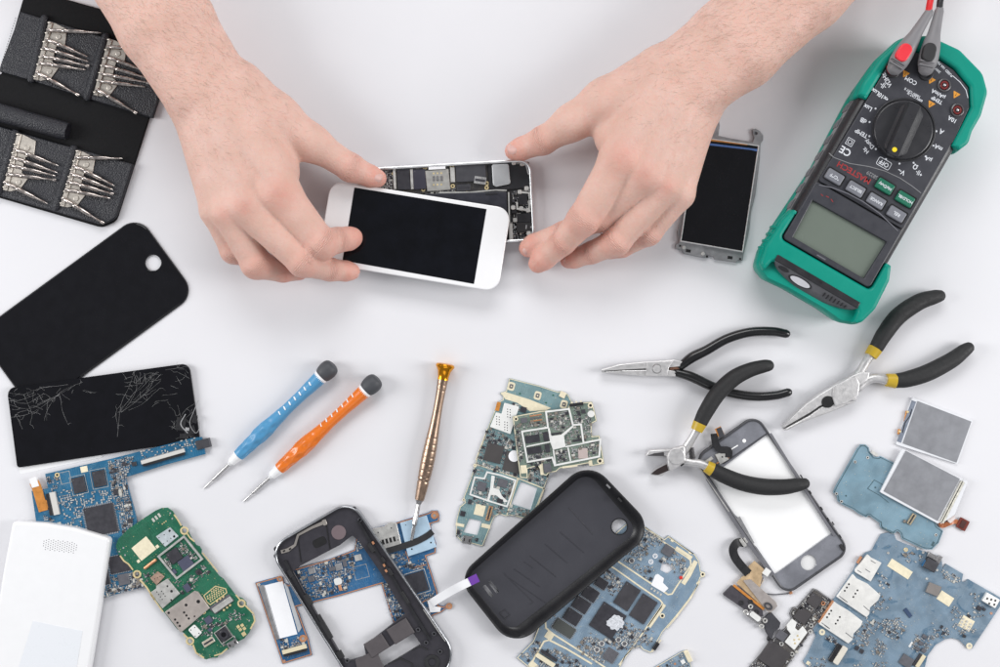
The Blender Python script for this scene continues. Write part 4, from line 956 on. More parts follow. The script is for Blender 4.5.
# ---- blue board with a cage, under the black frame
P_navy = pcb('navy_solder_mask', (.014, .095, .225), (.09, .23, .40), -15, .4)
def m1(x, y): return (240 + x / 3.768, 490 + y / 3.768)
def m2(x, y): return (340 + x / 3.993, 500 + y / 3.993)
ot = [m1(57, 350), m1(146, 325), m1(162, 330), m1(166, 350), m1(183, 357), (293, 569.6), (330, 559), (354, 549.7), (356.8, 534), (372.6, 529), (400, 521.3), (429, 512.5), m2(366, 42), m2(390, 42), m2(398, 60), m2(396, 86), m2(362, 96), (433, 536), m2(384, 172), m2(383, 212), m2(345, 225), m2(366, 290), m2(390, 368), m2(394, 420), m2(412, 425), m2(440, 412), m2(448, 428), m2(430, 430), m2(405, 450), m2(352, 470), m2(330, 462), m2(316, 420), m2(300, 470), m2(215, 500), (381, 584), (340, 596), (296, 607), m1(225, 470), m1(235, 500), m1(258, 560), m1(272, 622), m1(160, 656)]
N_ = Board('circuit_board', 'blue circuit board with copper edges, lying under the black phone frame', 345, 580, ot, -15, P_navy, z=0, th=1.5, edge=M_copper, ew=1.0)
N_.pad([m1(92, 360), m1(160, 343), m1(216, 543), m1(150, 560)], M_paper); N_.shield([m1(70, 362), m1(90, 357), m1(149, 562), m1(134, 566)], .8, M_greytin)
N_.shield([m1(163, 345), m1(182, 366), m1(232, 520), m1(220, 540)], .8, mat('pale_grey_foil', (.6, .62, .64), .4, .4))
N_.fpc(*m1(206, 606), 25, 7, -15, body=mat('cream_plastic', (.72, .64, .45), .4)); N_.ring(*m1(237, 560), 3.8, M_copper, 1.6, M_solder); N_.ring(*m1(150, 335), 3, M_copper, 1.4, M_solder); N_.ring(*m1(166, 645), 1.4, M_copper, .6); N_.ring(*m1(70, 357), 1.6, M_tin, .7)
for x, y, w, h, mm in ((311.7, 571, 7, 6, M_greytin), (311, 579, 6, 6, M_greychip), (338.7, 567, 7, 7, M_greytin), (358, 557.7, 7, 6, M_tin), (332, 569, 6, 4, M_greychip), (344.5, 563, 4, 8, M_greychip), (351.5, 559, 3, 3, M_blackchip), (298.5, 576, 3.5, 3.5, M_blackchip), (340, 588, 3, 6, M_copper)): N_.chip(x, y, w, h, m=mm, dot=False, name='chip')
N_.shield(rnd(rect(337.8, 581.6, 7.5, 7, -15), 2, 3), 1.6, M_white_tin); N_.trace(rect(361, 572, 14, 13, -15), .4, M_tin, closed=True)
N_.chip(414.5, 583.5, 24, 20, -17); N_.trace(rect(414.5, 583.5, 27, 23, -17), .6, M_cwhite, closed=True)
N_.shield([m2(240, 92), m2(270, 84), m2(345, 62), m2(384, 188), m2(352, 200), m2(272, 226)], 2.6, mat('pale_blue_shield', (.48, .64, .78), .45, .35, var=.04, vs=.1), [(*m2(287, 196), .9), (*m2(363, 170), .9), (*m2(366, 100), .5), (*m2(262, 100), .5)])
sd = MB(); z_ = N_.z
sd.prism(rnd([m2(128, 115), m2(150, 112), m2(175, 106), m2(200, 90), m2(225, 92), m2(246, 180), m2(180, 202), m2(160, 180)], 1, 3), z_, z_ + 3.2, .4)
for i in range(4): sd.prism(rect(*m2(172 + 15 * i, 168 - 4 * i), 2.4, 5, -15), z_ + 3.1, z_ + 3.3, mi=1)
for p in ((152, 130), (205, 112), (232, 160)): sd.prism(circ(*m2(*p), .7, 8), z_ + 3.1, z_ + 3.3, mi=1)
sd.build('card_reader', [M_tin, M_hole], N_.root); N_.occ.append([m2(128, 110), m2(240, 85), m2(250, 190), m2(170, 205)])
N_.ring(*m2(377, 62), 3.6, M_copper, 1.5); N_.ring(*m2(436, 424), 3.2, M_copper, 1.5)
mb = MB(); tp = cr([m2(180, 206), m2(235, 190), m2(300, 168), m2(345, 145), m2(370, 126)], 4); mb.strip(tp, 6.2, z_ + 2.8, z_ + 3.3); mb.build('black_tape', M_blackm, N_.root)
N_.trace([m2(285, 272), m2(262, 205)], 1, M_copper); N_.trace([m2(285, 272), m2(345, 258)], 1, M_copper); N_.trace([m2(322, 410), m2(360, 395)], 1, M_copper)
N_.scatter([(296, 572), (352, 553), (356, 566), (348, 590), (300, 603)], .62, 31, 2.6, white=.2); N_.scatter([(380, 583), (390, 580), (406, 620), (393, 622)], .6, 32, 2.6, white=.3); N_.scatter([(380, 553), (408, 552), (413, 568), (388, 575)], .4, 33, 2.7)
N_.scatter([(410, 562), (428, 558), (428, 568), (410, 570)], .4, 34, 2.6); N_.scatter([(408, 598), (436, 590), (440, 604), (424, 614), (410, 612)], .5, 35, 2.6); N_.scatter([m1(145, 562), m1(238, 548), m1(245, 588), m1(155, 606)], .4, 36, 2.6); N_.scatter([(354, 540), (372, 532), (376, 550), (356, 552)], .5, 37, 2.6)
N_.done()

# ---- black phone mid frame
ft = thing('phone_housing', 'black phone frame with a silver edge and open windows, lying over a blue board', 'phone frame', 365, 600)
fo = rnd([(267, 548), (351, 499), (464, 664), (370, 714)], [20, 20, 26, 26], 8)
fi = shrink(fo, 2.2)
win = rnd([(293.5, 571.5), (300, 566), (340, 545), (352, 535.5), (358, 540), (380, 572), (405, 614), (386, 629), (364, 646), (366, 656), (346, 662), (341, 655), (318, 616)], 1.2, 2)
win2 = rnd([m1(496, 635), m1(650, 537), m1(682, 582), m1(540, 668), m1(520, 672)], 1.5, 3)
fz = 2.6; zt = 9.5
MB().prism([fo, fi], fz, zt + 1.5, 1.2, 3, zref=zt, bottom=True).build('silver_edge', mat('smoky_chrome', (.42, .43, .45), .2, .9, var=.1, vs=.05), ft)
MB().prism([shrink(fo, 1.8), win, win2], fz + .4, 7, .4, zref=7, bottom=True).build('frame_body', mat('plum_black_frame', (.030, .028, .036), .42, var=.2, vs=.08, bump=.06, bs=1.2), ft)
# raised inner rib round the window, blocks and fittings
mb = MB(); mb.strip([(285, 561), (296, 583), (312, 612), (333, 650), (345, 672)], 3.2, 6.9, 8.6); mb.strip([(358, 521), (375, 549), (394, 580), (413, 612), (430, 640)], 2.6, 6.9, 8.8); mb.build('inner_rib', M_blackp, ft)
for x, y, w, h, a, z in ((308, 600, 12, 5, 58, 9), (322, 622, 16, 4, 60, 8.5), (326, 630, 20, 5, 60, 9.2), (290, 574, 8, 4, 60, 9), (371, 548, 10, 4, 58, 9.6), (390, 572, 8, 3.5, 58, 9.4), (405, 598, 14, 3.5, 58, 9.4), (340, 655, 8, 6, 60, 9), (383, 560, 6, 3, 58, 9.4)):
    MB().box(x, y, w, h, a, 6.9, z, .5).build('clip_block', M_blackm, ft)
for x, y in ((384, 565.5), (386, 571), (373, 543)): MB().box(x, y, 3, 2, 58, 8, 9.9, .2).build('copper_spring', M_copper, ft)
M_spk = mat('brown_grey_block', (.085, .075, .08), .5, var=.1, vs=.1)
for x, y, w, h in ((376.5, 646, 21, 16), (400.5, 631.5, 23, 17)): MB().box(x, y, w, h, -32, 6.9, 9.4, .7).build('foam_block', M_spk, ft)
MB().prism(rnd([(355, 660), (376, 650), (386, 672), (362, 690)], 1, 3), 6.9, 8.4, .4).build('foam_block', M_spk, ft)
MB().prism(circ(338.6, 532.5, 7.3, 24), 6.9, 7.7, .3).build('camera_pad', mat('brown_pad', (.16, .12, .13), .5), ft)
MB().prism(rnd(rect(319.6, 542.2, 14, 8.5, -25), 3, 4), 6.9, 7.3).build('earpiece', M_hole, ft)
mb = MB(); mb.strip([(325, 522), (312, 527.5), (298, 535), (295, 545), (288, 550), (281, 552)], [3.5, 2.6, 2.2, 2.2, 3.6, 3.4], 6.9, 8.2); mb.prism(rnd(rect(324.5, 522.5, 4, 6, -20), 1, 2), 6.9, 8.6, .2)
mb.build('antenna_plate', mat('champagne_metal', (.5, .46, .42), .35, .8), ft)
for p in ((284, 551), (290, 549)): MB().box(*p, 2.4, 1.6, -30, 8, 8.4).build('slot', M_hole, ft)
mb = MB()
for a, b in (((301, 562), (297, 532)), ((330, 549), (326, 523))): mb.strip([a, b], .8, 6.9, 7.6)
mb.build('seam', M_hole, ft)
mb = MB(); mb.prism([circ(432, 662.5, 7.5, 22), circ(432, 662.5, 4.2, 22)], 6.9, 8.5, .4); mb.build('speaker_ring', M_blackm, ft)
MB().strip([(424, 609), (434, 624), (446, 641)], 2.2, 7, 9.8).build('side_plate', M_tin, ft)
for p in ((354, 509), (276, 556), (347, 661), (440, 652), (360, 520), (426, 643), (418, 630), (434, 634), (276, 549)):
    mb = MB(); mb.prism([circ(*p, 2.4, 14), circ(*p, 1.1, 14)], 6.9, 8.8, .3); mb.prism(circ(*p, 1.2, 10), 6.9, 7.2, mi=1); mb.build('screw_hole', [M_darkgrey, M_hole], ft)
mb = MB(); mb.strip([(412, 650), (420, 646), (428, 650)], 1, 6.9, 8); mb.strip([(388, 664), (400, 658), (412, 664), (414, 678)], 1.2, 6.9, 7.8); mb.build('inner_rib', M_blackm, ft)

# ---- tall teal board
P_teal = pcb('teal_solder_mask', (.15, .255, .275), (.30, .42, .42), 15, .5, rough=.45)
def t1(x, y): return (380 + x / 3.175, 340 + y / 3.175)
def t2(x, y): return (450 + x / 6.25, 370 + y / 6.25)
def t3(x, y): return (450 + x / 6.06, 440 + y / 6.06)
ot = [t2(370, 50), t2(560, 98), t2(676, 136), t2(690, 130), t2(738, 150), t2(762, 200), t2(740, 240), (562, 420), (556, 455), t3(605, 205), t3(572, 290), t3(520, 420), t3(450, 475), t3(370, 458), t3(335, 462), t3(300, 450), t3(272, 464), t3(258, 490), t3(240, 540), t3(198, 645), t3(130, 628), t3(75, 622), t3(35, 580), t3(38, 480), t3(60, 402), t3(90, 378), t3(80, 350), t3(125, 230), t3(150, 150), t2(170, 540), t2(240, 350), t2(300, 200), t2(330, 185), t2(332, 165), t2(312, 145), t2(350, 130)]
hl = [[t3(430, 252), t3(530, 290), t3(488, 425), t3(370, 388)], [t3(118, 475), t3(192, 492), t3(165, 578), t3(80, 560)]]
T = Board('circuit_board', 'tall teal circuit board with two rectangular cut-outs, under the small grey green board', 505, 460, ot, 15, P_teal, z=0, th=1.5, holes=hl, edge=M_cream, ew=.7)
T.pad([t2(318, 140), t2(350, 138), t2(500, 185), t2(632, 238), t2(600, 252), t2(500, 258), t2(420, 205), t2(345, 182)], M_cream)
for p in ((383, 102), (548, 160), (712, 215)): T.pad(rnd(rect(*t2(*p), 7, 8.5, 15), 2, 3), M_cream, .25); T.shield(rnd(rect(*t2(*p), 3.6, 4.2, 15), .8, 2), .8, M_greychip, [(*t2(*p), .8)], name='contact', dm=M_cream)
T.shield(rect(*t2(705, 155), 6, 6, 25), 1.8, M_cream, name='connector'); T.dots([t2(437, 148), t2(645, 158), t2(600, 205)], .9, mat('deep_green', (.02, .12, .08), .5))
T.shield([t2(340, 205), t2(432, 230), t2(378, 402), t2(250, 356), t2(288, 264), t2(322, 274)], 2, mat('sim_white', (.84, .84, .82), .45, .2, var=.03), [(*t2(x + 16 * i * 1.0, y + 4 * i + 16 * j), .55) for x, y in ((292, 290), (360, 245), (342, 325)) for i in range(2) for j in range(4)])
T.shield(rect(*t2(300, 228), 4, 9, 15), 1.4, M_orange, name='connector'); T.chip(*t2(459, 248), 6, 5.5)
T.chip(*t3(265, 80), 17.5, 18, 15, m=mat('brown_black_chip', (.06, .055, .055), .5)); T.chip(*t3(380, 135), 17, 20, 15, m=MATS['brown_black_chip'], dot=False); T.ring(*t3(388, 98), 5.8, M_white_tin, 5.0, None)
MB().prism(circ(*t3(388, 98), 5.6, 24), T.z + 1.4, T.z + 1.8).build('round_sticker', M_paper, T.root)
for l in ([(476, 464), (497, 471), (517.7, 478), (545, 489)], [t3(410, 240), t3(376, 350), t3(345, 452)], [(487.6, 429), (481, 446), (476, 460)], [t3(498, 150), t3(470, 245)], [t3(572, 290), t3(530, 405), t3(500, 440)], [t3(405, 235), t3(420, 240)]): T.trace(l, 1.2)
T.frame([t3(225, 195), t3(310, 215), t3(397, 245), t3(372, 330), t3(345, 403), t3(230, 368), t3(122, 330), t3(150, 226), t3(208, 234)], 1.6, 1.2)
T.shield([t3(252, 214), t3(272, 220), t3(262, 290), t3(296, 298), t3(312, 336), t3(352, 374), t3(330, 380), t3(280, 336), t3(248, 334), t3(238, 368), t3(226, 362), t3(244, 290)], 1.2, M_white_tin, name='shield_bar')
T.chip(*t3(192, 282), 9, 9, m=M_greychip, dot=False); T.chip(*t3(318, 262), 10, 8, m=M_greychip, dot=False); T.chip(*t3(302, 370), 6, 4.5); T.padr(*t3(180, 425), 10, 11, 15, M_cream); T.chip(*t3(120, 375), 3.5, 4.5); T.chip(*t3(77, 447), 5, 5)
T.plug(*t3(238, 445), 15, 4.5, 105, m=mat('brown_connector', (.30, .14, .08), .4)); T.padr(*t3(60, 515), 8.5, 3, 12, M_cream); T.padr(*t3(218, 522), 9, 4, 12, M_cream); T.usb(*t3(102, 607), 9.5, 8, 12); T.chip(*t3(50, 560), 3, 4)
T.chip(*t3(450, 452), 5, 3, m=M_ccap)
T.ring(*t3(152, 155), 1.8, M_cream); T.ring(*t3(84, 363), 1.5, M_cream)
T.scatter([t2(240, 360), t2(390, 430), t2(420, 560), t2(380, 600), t2(160, 560)], .75, 41, 2.6); T.scatter([t3(160, 130), t3(420, 200), t3(410, 230), t3(150, 150)], .8, 42, 2.4, white=.6); T.scatter([t3(140, 160), t3(215, 190), t3(140, 225)], .7, 43); T.scatter([t3(130, 232), t3(235, 235), t3(230, 365), t3(128, 328)], .8, 44, 2.5)
T.scatter([t3(270, 220), t3(392, 245), t3(345, 400), t3(250, 368)], .8, 45, 2.4); T.scatter([t3(490, 150), t3(600, 205), t3(570, 285), t3(470, 245)], .7, 46, 2.7); T.scatter([t3(130, 345), t3(340, 410), t3(330, 455), t3(250, 470), t3(240, 400), t3(120, 390)], .5, 47, 2.7); T.scatter([t3(350, 395), t3(500, 430), t3(450, 470), t3(345, 455)], .5, 48); T.scatter([t3(130, 575), t3(200, 590), t3(190, 635), t3(140, 620)], .2, 49); T.scatter([t3(36, 530), t3(75, 545), t3(70, 600), t3(36, 580)], .8, 50, 2.3); T.scatter([t2(380, 185), t2(470, 215), t2(470, 280), t2(430, 270)], .4, 51)
T.done()
# ---- grey green board on top of it
P_gg = pcb('grey_green_mask', (.14, .19, .16), (.30, .36, .30), -9, .6, rough=.5)
ot = [(512.4, 416.4), (540, 411), (568, 408), (570, 404), (580, 402.5), (592, 401.5), (594, 408), (597, 421), (591.5, 424), (592.5, 436), (599.6, 435.5), (604.5, 464), (590, 466.5), (588, 463.5), (560, 468.5), (556, 472), (549, 473), (546.5, 476), (543, 475), (538, 466), (527.6, 469), (528, 478.5), (520, 478), (516, 448)]
K = Board('circuit_board', 'small grey green circuit board with a white shield frame, on the tall teal board', 557, 440, ot, -9, P_gg, z=4.4, th=1.5, edge=M_cream, ew=.8)
A_ = [(522, 431.6), (548, 427.6), (546, 411.8), (569, 409), (573, 425), (581, 424.4), (583.6, 443), (600.4, 439.6), (599.3, 456.5), (554.8, 465.4), (552.3, 457.5), (527.6, 462)]
K.frame(A_, 1.7, 1.6)
K.shield([(549.5, 428), (551.5, 436), (561, 434.8), (572.5, 425.5), (574, 426.5), (564, 436), (565.5, 447), (553, 450), (550.3, 442.6), (526.6, 447.5), (526.3, 446.2), (550, 441.2), (547.8, 428.4)], 1.5, M_white_tin, name='shield_bar', r=.2)
K.frame([(565.6, 446.8), (583, 443.4)], 1.3, 1.5, closed=False, name='shield_bar'); K.frame([(568, 447.6), (570.6, 461)], 1.3, 1.5, closed=False, name='shield_bar'); K.frame([(553.4, 450), (555.4, 464)], 1.3, 1.5, closed=False, name='shield_bar')
K.chip(532.6, 439, 14.5, 7.5); K.chip(546, 436.5, 5.5, 9); K.chip(534.5, 450.3, 14.5, 6.5); K.chip(547.5, 448.5, 5, 8); K.shield(rect(583, 453.5, 9.5, 10, -4), 1.2, mat('pinkish_pad', (.48, .40, .38), .5)); K.chip(577, 440.5, 9, 2.2); K.chip(556, 433.6, 11, 1.8)
for i in (-1, 0, 1): K.shield(rect(536 + .3 * i, 418 + 2.6 * i, 12, 1.3, -9), .9, M_copper if i else M_greychip, name='connector')
K.chip(524, 420.4, 6, 5, m=M_greychip); K.chip(548, 420, 3, 3, m=M_greychip)
K.ring(516, 419, 2.2, M_cream, 1.2); K.ring(590.5, 405.5, 2.8, M_cream, 1.4, M_copper); K.shield(circ(591, 414, 3.5, 18), .9, M_white_tin, name='coin_pad', r=0); K.padr(523.7, 469.3, 6, 8, -4, M_cream); K.ring(523.7, 469.7, 2, M_cream, 1.2); K.ring(600, 461, 3, M_cream, 1.5, M_copper)
K.chip(576.4, 404.5, 14, 3, -8, zh=2.2, m=M_blackp); K.dots([(572, 402.6), (576.4, 402), (581, 401.4)], .9, M_cream, 2.6)
K.padr(541.6, 469, 3.2, 12, -6, M_cream); K.chip(547.4, 468, 7.5, 9, m=M_greychip); K.padr(570, 466.5, 15, 2, -7, M_cream); K.padr(590.5, 463, 3.5, 5, -8, M_cream)
K.dots([(576, 408), (580, 415), (577.5, 412)], 1.1, M_blackchip, .8); K.chip(583.5, 411.5, 4, 4, m=M_darkgrey)
for i, (pl, dn) in enumerate((([(548, 413), (568, 410), (572, 424), (561, 433), (550, 426)], .7), ([(565, 434), (574, 426.5), (580.5, 426), (582, 441), (566, 445)], .6), ([(555, 451), (567, 448.5), (569, 460), (557, 463)], .9), ([(571, 448), (599, 442), (598, 455), (572, 460)], .6), ([(527, 453), (550, 449), (551, 456), (528, 460)], .9), ([(523, 433), (549, 429), (550, 440), (526, 445)], .5), ([(574, 407), (590, 406), (592, 436), (584, 440), (582, 424), (574, 423)], .55), ([(513, 424), (521, 424), (524, 462), (519, 462)], .6), ([(523, 423), (545, 421), (546, 427), (523, 430)], .6), ([(528, 463), (552, 459), (553, 466), (530, 470)], .4))):
    K.scatter(pl, dn, 60 + i, 2.4, white=.2)
K.done()

# ---- big grey blue board under the black cover
P_slate = pcb('slate_blue_mask', (.19, .275, .365), (.33, .42, .49), 33, .45, rough=.45)
def s1(x, y): return (500 + x / 4.538, 520 + y / 4.538)
def s2(x, y): return (580 + x / 7.408, 530 + y / 7.408)
ot = [(612, 536), (631, 519.5), (645.5, 526.5), (664.5, 539), (668.6, 535.4), (695, 554), (699.4, 561), (701, 571), (705, 572), (705, 577), (700.5, 578), (698, 586), (690, 599), (676, 617), (663, 632), (651, 653.3), (643, 650), (640, 646.5), (633, 649), (626, 656), (614, 680), (600, 694), (565, 694), (540, 677), (516.5, 657.7), (533, 641), (545, 610), (560, 570)]
hh = [[s1(735, 195), s1(768, 200), s1(790, 222), s1(760, 245), s1(727, 228)]]
L_ = Board('circuit_board', 'large slate blue circuit board with big dark chips, under the black back cover', 620, 600, ot, 33, P_slate, z=0, th=1.6, holes=hh, edge=M_cream, ew=.8)
L_.chip(627, 596.5, 17, 25, 33, m=mat('slate_chip', (.045, .043, .050), .45, bump=.05, bs=1.5, var=.2, vs=.1)); L_.chip(643.4, 609, 17.5, 26, 33, m=MATS['slate_chip']); L_.chip(607.8, 620.7, 27, 28, 33)
for x, y, w, h in ((601.4, 583.5, 12, 9), (590.3, 594, 15, 12), (581.3, 605, 16, 12.5), (572.5, 617, 16, 12.5)): L_.chip(x, y, w, h, 33, legs=.8)
L_.chip(564, 628.5, 22, 11, 33, legs=1.2, m=mat('mirror_chip', (.08, .085, .08), .2)); L_.chip(610.6, 655.5, 12, 12, 33, legs=.8, m=M_greychip); L_.chip(668, 550.8, 10.5, 10, 33, m=M_greychip)
pa = []; rg = random.Random(9)
for i in range(26): t = 2 * math.pi * i / 26; r = 8.6 + rg.uniform(-1.6, 1.4); pa.append((615.7 + r * math.cos(t) * 1.05, 623 + r * math.sin(t) * .85))
MB().prism(pa, L_.z + 1.4, L_.z + 2.1, .4, 2).build('thermal_paste', mat('grey_white_paste', (.62, .64, .68), .75, var=.35, vs=.6, bump=.6, bs=.7), L_.root)
MB().prism(rnd([(655.4, 575), (658, 574), (664, 578.4), (663, 582.8), (668.6, 588.3), (664, 592.7), (651, 585)], .6, 2), L_.z, L_.z + .6, .1).build('sticker', M_paper, L_.root); L_.occ.append([(653, 573), (670, 580), (670, 594), (650, 586)])
for pts, w in (([(610, 566), (614.6, 568.5), (640, 586.5), (660, 600), (662.5, 603), (661, 607), (640, 637), (619, 665)], 1.5), ([(616, 560.5), (619, 562), (645, 579.5), (668, 594.6), (672, 594), (677, 586), (691, 565), (690.5, 560), (686, 556.5), (665, 543), (645.4, 527.8)], 1.5), ([(545.5, 622), (546, 628), (553, 634), (580, 651), (606, 668)], 1.6), ([(529, 668), (536, 655), (544, 641.5), (549, 640), (566, 648.5), (592, 664)], 1.7),
               ([(605, 567), (600, 571)], 1.5), ([(696, 561), (689, 575), (683, 584)], 4.5), ([(664.5, 604.5), (656, 617), (649, 627)], 3.6), ([(661, 640), (652, 652)], 1.3), ([(700, 581), (691, 598), (676, 617.5), (667, 628)], 1.0), ([(676, 547.5), (692, 558)], 3), ([(668.6, 537), (680, 545), (693.5, 554)], 1.2)): L_.trace(pts, w)
L_.padr(549.5, 635.5, 8, 8, 33, M_cream); L_.padr(533, 665, 8, 6, 40, M_cream); L_.ring(662.4, 615.9, 2.6, M_cream, 1.4); L_.ring(702.8, 574.5, 2.6, M_cream, 1.2, M_solder)
L_.chip(545.5, 660.5, 4.5, 21, -57, m=M_cream, zh=2.5, name='connector', dot=False); L_.chip(549, 656, 3, 19, -57, zh=2.8, name='connector', dot=False)
mb = MB(); mb.ball(681, 577.7, L_.z + .6, 1.9, 1.9, 1); mb.build('red_mark', mat('red_paint', (.65, .03, .02), .4), L_.root)
mb = MB()
for x, y, ch in ((655.2, 556, 'C'), (651, 561.8, 'E')):
    mb.prism([circ(x, y, 2.5, 18), circ(x, y, 1.7, 18)], L_.z, L_.z + .3); mb.text(ch, x, y, 3.6, 125, L_.z + .25)
mb.build('printed_mark', M_paper, L_.root, smooth=0); L_.occ += [circ(655.2, 556, 3.4, 8), circ(651, 561.8, 3.4, 8)]
def coil(x, y, r=2.5):
    mb = MB(); mb.prism([circ(x, y, r, 16), circ(x, y, r * .62, 16)], L_.z, L_.z + 1.5, .3); mb.prism(circ(x, y, r * .64, 12), L_.z, L_.z + 1.1, mi=1); mb.build('capacitor', [M_tin, M_greychip], L_.root); L_.occ.append(circ(x, y, r + 1, 8))
for p in ((462, 562), (440, 590), (538, 545), (565, 563), (597, 185)): coil(*s1(*p), 3)
for i in range(4): L_.padr(*s1(688 + 14 * i, 312 + 9 * i), 1.8, 2.4, 33, M_cwhite)
L_.dots([s1(660, 525), s1(672, 497), s1(655, 548)], 1.2, M_blackchip, .8)
mb = MB(); mb.box(656, 646.5, 4, 8, 35, 0, 4, .5); mb.build('side_button', M_blackp, L_.root)
for p, w in (((697.5, 583), 3), ((691, 597), 3), ((677, 616), 3), ((672, 541), 3), ((690, 553), 3)): L_.padr(*p, w, 1.6, -55 if p[1] > 560 else 33, M_cream)
for i, (pl, dn, wt) in enumerate((([(630, 520), (646, 529), (664, 541), (655, 550), (640, 560), (625, 556)], .6, .5), ([(662, 546), (688, 560), (684, 574), (672, 572), (660, 562)], .6, .5), ([(622, 558), (655, 565), (652, 585), (640, 577)], .35, .3), ([(605, 568), (625, 582), (618, 600), (606, 592), (604, 578)], .7, .3), ([(628, 622), (648, 632), (640, 650), (612, 650), (600, 640), (612, 634)], .75, .4), ([(590, 632), (602, 642), (614, 660), (600, 665), (575, 648)], .8, .5), ([(550, 645), (590, 668), (580, 690), (535, 668)], .65, .4), ([(520, 655), (534, 643), (545, 640), (530, 662)], .6, .3), ([(556, 606), (548, 622), (556, 616)], .6, .3), ([(640, 640), (655, 630), (650, 648)], .4, .5))):
    L_.scatter(pl, dn - .12, 80 + i, 2.6, white=wt)
L_.done()
sb = Board('circuit_board', 'narrow blue circuit board cut off by the bottom edge, below the large slate blue board', 668, 662, [(640, 676), (655, 667), (681.8, 651.3), (684, 650.6), (688, 652), (697, 690), (660, 702)], -30, P_slate, z=0, th=1.5, edge=M_cream, ew=.6)
mb = MB(); mb.prism(rnd([(683.5, 652), (688, 650.5), (693, 661), (688.5, 663)], .5, 2), .5, 4, .4); mb.build('connector', M_cream, sb.root); sb.chip(683, 662, 4, 4, m=M_white_tin); sb.padr(675, 664, 2, 2, -30, M_copper); sb.padr(658, 667, 2.5, 1.5, -30, M_copper); sb.scatter([(645, 676), (682, 653), (690, 670), (650, 684)], .35, 95, 3, white=.5); sb.done()

# ---- black back cover, open side up
bc = thing('back_cover', 'black plastic phone back cover lying open side up over the slate blue board', 'phone cover', 555, 555)
cq = [(589, 460), (656, 530), (513, 650), (456.5, 578)]; RR = [26, 24, 26, 22]
def ring_(d, z, zr, n=10):
    l = rnd(cq, RR, n); return (shrink(l, d) if d else l, z, zr)
o0 = rnd(cq, RR, 10)
flo = rnd([(587, 471), (638, 531), (510, 632), (465.5, 577.5)], [14, 12, 12, 12], 10)
M_cov = mat('satin_black_plastic', (.013, .013, .015), .36, var=.15, vs=.04, bump=.1, bs=1.4)
mb = MB(); z0 = 3.2
mb.loft([(shrink(o0, 5), z0, 13), (shrink(o0, 1.2), z0 + 3, 13), (o0, z0 + 8, 13), (shrink(o0, .2), 15.4, 15.4), (shrink(o0, 1.0), 16.2, 16), (shrink(o0, 2.2), 15.8, 16), ([((a[0] * .6 + b[0] * .4), (a[1] * .6 + b[1] * .4)) for a, b in zip(shrink(o0, 2.6), flo)], 9.5, 9.5), ([((a[0] * .25 + b[0] * .75), (a[1] * .25 + b[1] * .75)) for a, b in zip(shrink(o0, 2.6), flo)], 5.6, 5.6), (flo, 4.6, 4.6)])
hc = circ(619.3, 526.6, 7.6, 26); sl = [rnd(rect(488.2, 591, 3.6, 14, -38), 1.2, 3), rnd(rect(493.6, 586.8, 3.6, 14, -38), 1.2, 3)]
mb.prism([flo] + [hc] + sl, 4.0, 4.6, 0, zref=4.6, bottom=True, mi=1)
mb.build('cover_shell', [M_cov, mat('floor_sheen_grey', (.050, .050, .060), .34, var=.06, vs=.03, bump=.05, bs=1.2)], bc, smooth=50)  # floor is the same black plastic, its satin sheen painted in as lighter grey
mb = MB(); mb.prism([circ(619.3, 526.6, 8.6, 26), circ(619.3, 526.6, 7.6, 26)], 4.5, 5.1, .2); mb.build('camera_ring', M_blackp, bc)
MB().box(581, 521, 1.3, 36, -42, 4.5, 4.95, .2).build('rib', M_darkgrey, bc)
mb = MB()
for a, b in (((506, 576), (547, 604)), ((514, 569), (540, 587)), ((530, 556), (556, 577)), ((524, 562), (533, 568)), ((545, 544), (567, 563)), ((506, 576), (504, 573)), ((560, 532), (584, 553))): mb.strip([a, b], .5, 4.5, 4.95)
mb.strip([(503, 573), (533, 602), (530, 604.5)], .5, 4.5, 4.9); mb.build('faint_rib', mat('cover_rib', (.044, .044, .053), .34), bc)
MB().strip([(500, 613), (505, 609.5), (510, 615), (505, 619), (500, 613.5)], .6, 4.6, 5.2).build('rib', M_darkgrey, bc)
for x, y, a in ((608.5, 486.5, 46), (620, 500, 46)): MB().box(x, y, 5, 2, a, 14, 16.6, .3).build('latch', M_greytin if x < 610 else M_blackm, bc)
# ---- white ribbon with violet ends
mb = MB(); pth = cr([(431, 603.5, 3.0), (437, 599.5, 5.2), (449, 592.2, 10.5), (460, 586.3, 17.2), (470, 581.5, 18.6)], 5)
def band(mb, path, w, mi=0, th=.35):
    P = [Vector(X(*p[:3])) for p in path]; vs = []
    for i, p in enumerate(P):
        t = (P[min(i + 1, len(P) - 1)] - P[max(i - 1, 0)]); t.z = 0; t.normalize(); n = Vector((-t.y, t.x, 0)) * w / 2
        for q, dz in ((p + n, 0), (p + n, th), (p - n, th), (p - n, 0)): vs.append((q.x, q.y, q.z + dz))
    fs = [(4 * i + k, 4 * i + (k + 1) % 4, 4 * i + 4 + (k + 1) % 4, 4 * i + 4 + k) for i in range(len(P) - 1) for k in range(4)] + [(3, 2, 1, 0), tuple(4 * len(P) - 4 + k for k in range(4))]
    mb.add(vs, fs, mi); return mb
rb = thing('ribbon_cable', 'white ribbon cable with a violet tip, bridging the blue board and the black back cover', 'ribbon cable', 450, 595)
band(mb, pth, 8.2); mb.build('cable_band', M_paper, rb)
band(MB(), [(469.5, 581.8, 18.9), (473, 580, 18.9), (478, 577.6, 18.7)], 8.4).build('violet_tip', mat('violet_film', (.16, .05, .36), .4), rb)
MB().prism([(427.5, 601), (434, 598), (437.5, 601), (432.5, 606), (441, 607.5), (440, 612), (430, 612.5)], 1.5, 3.0, .2).build('cable_foot', M_paper, rb)
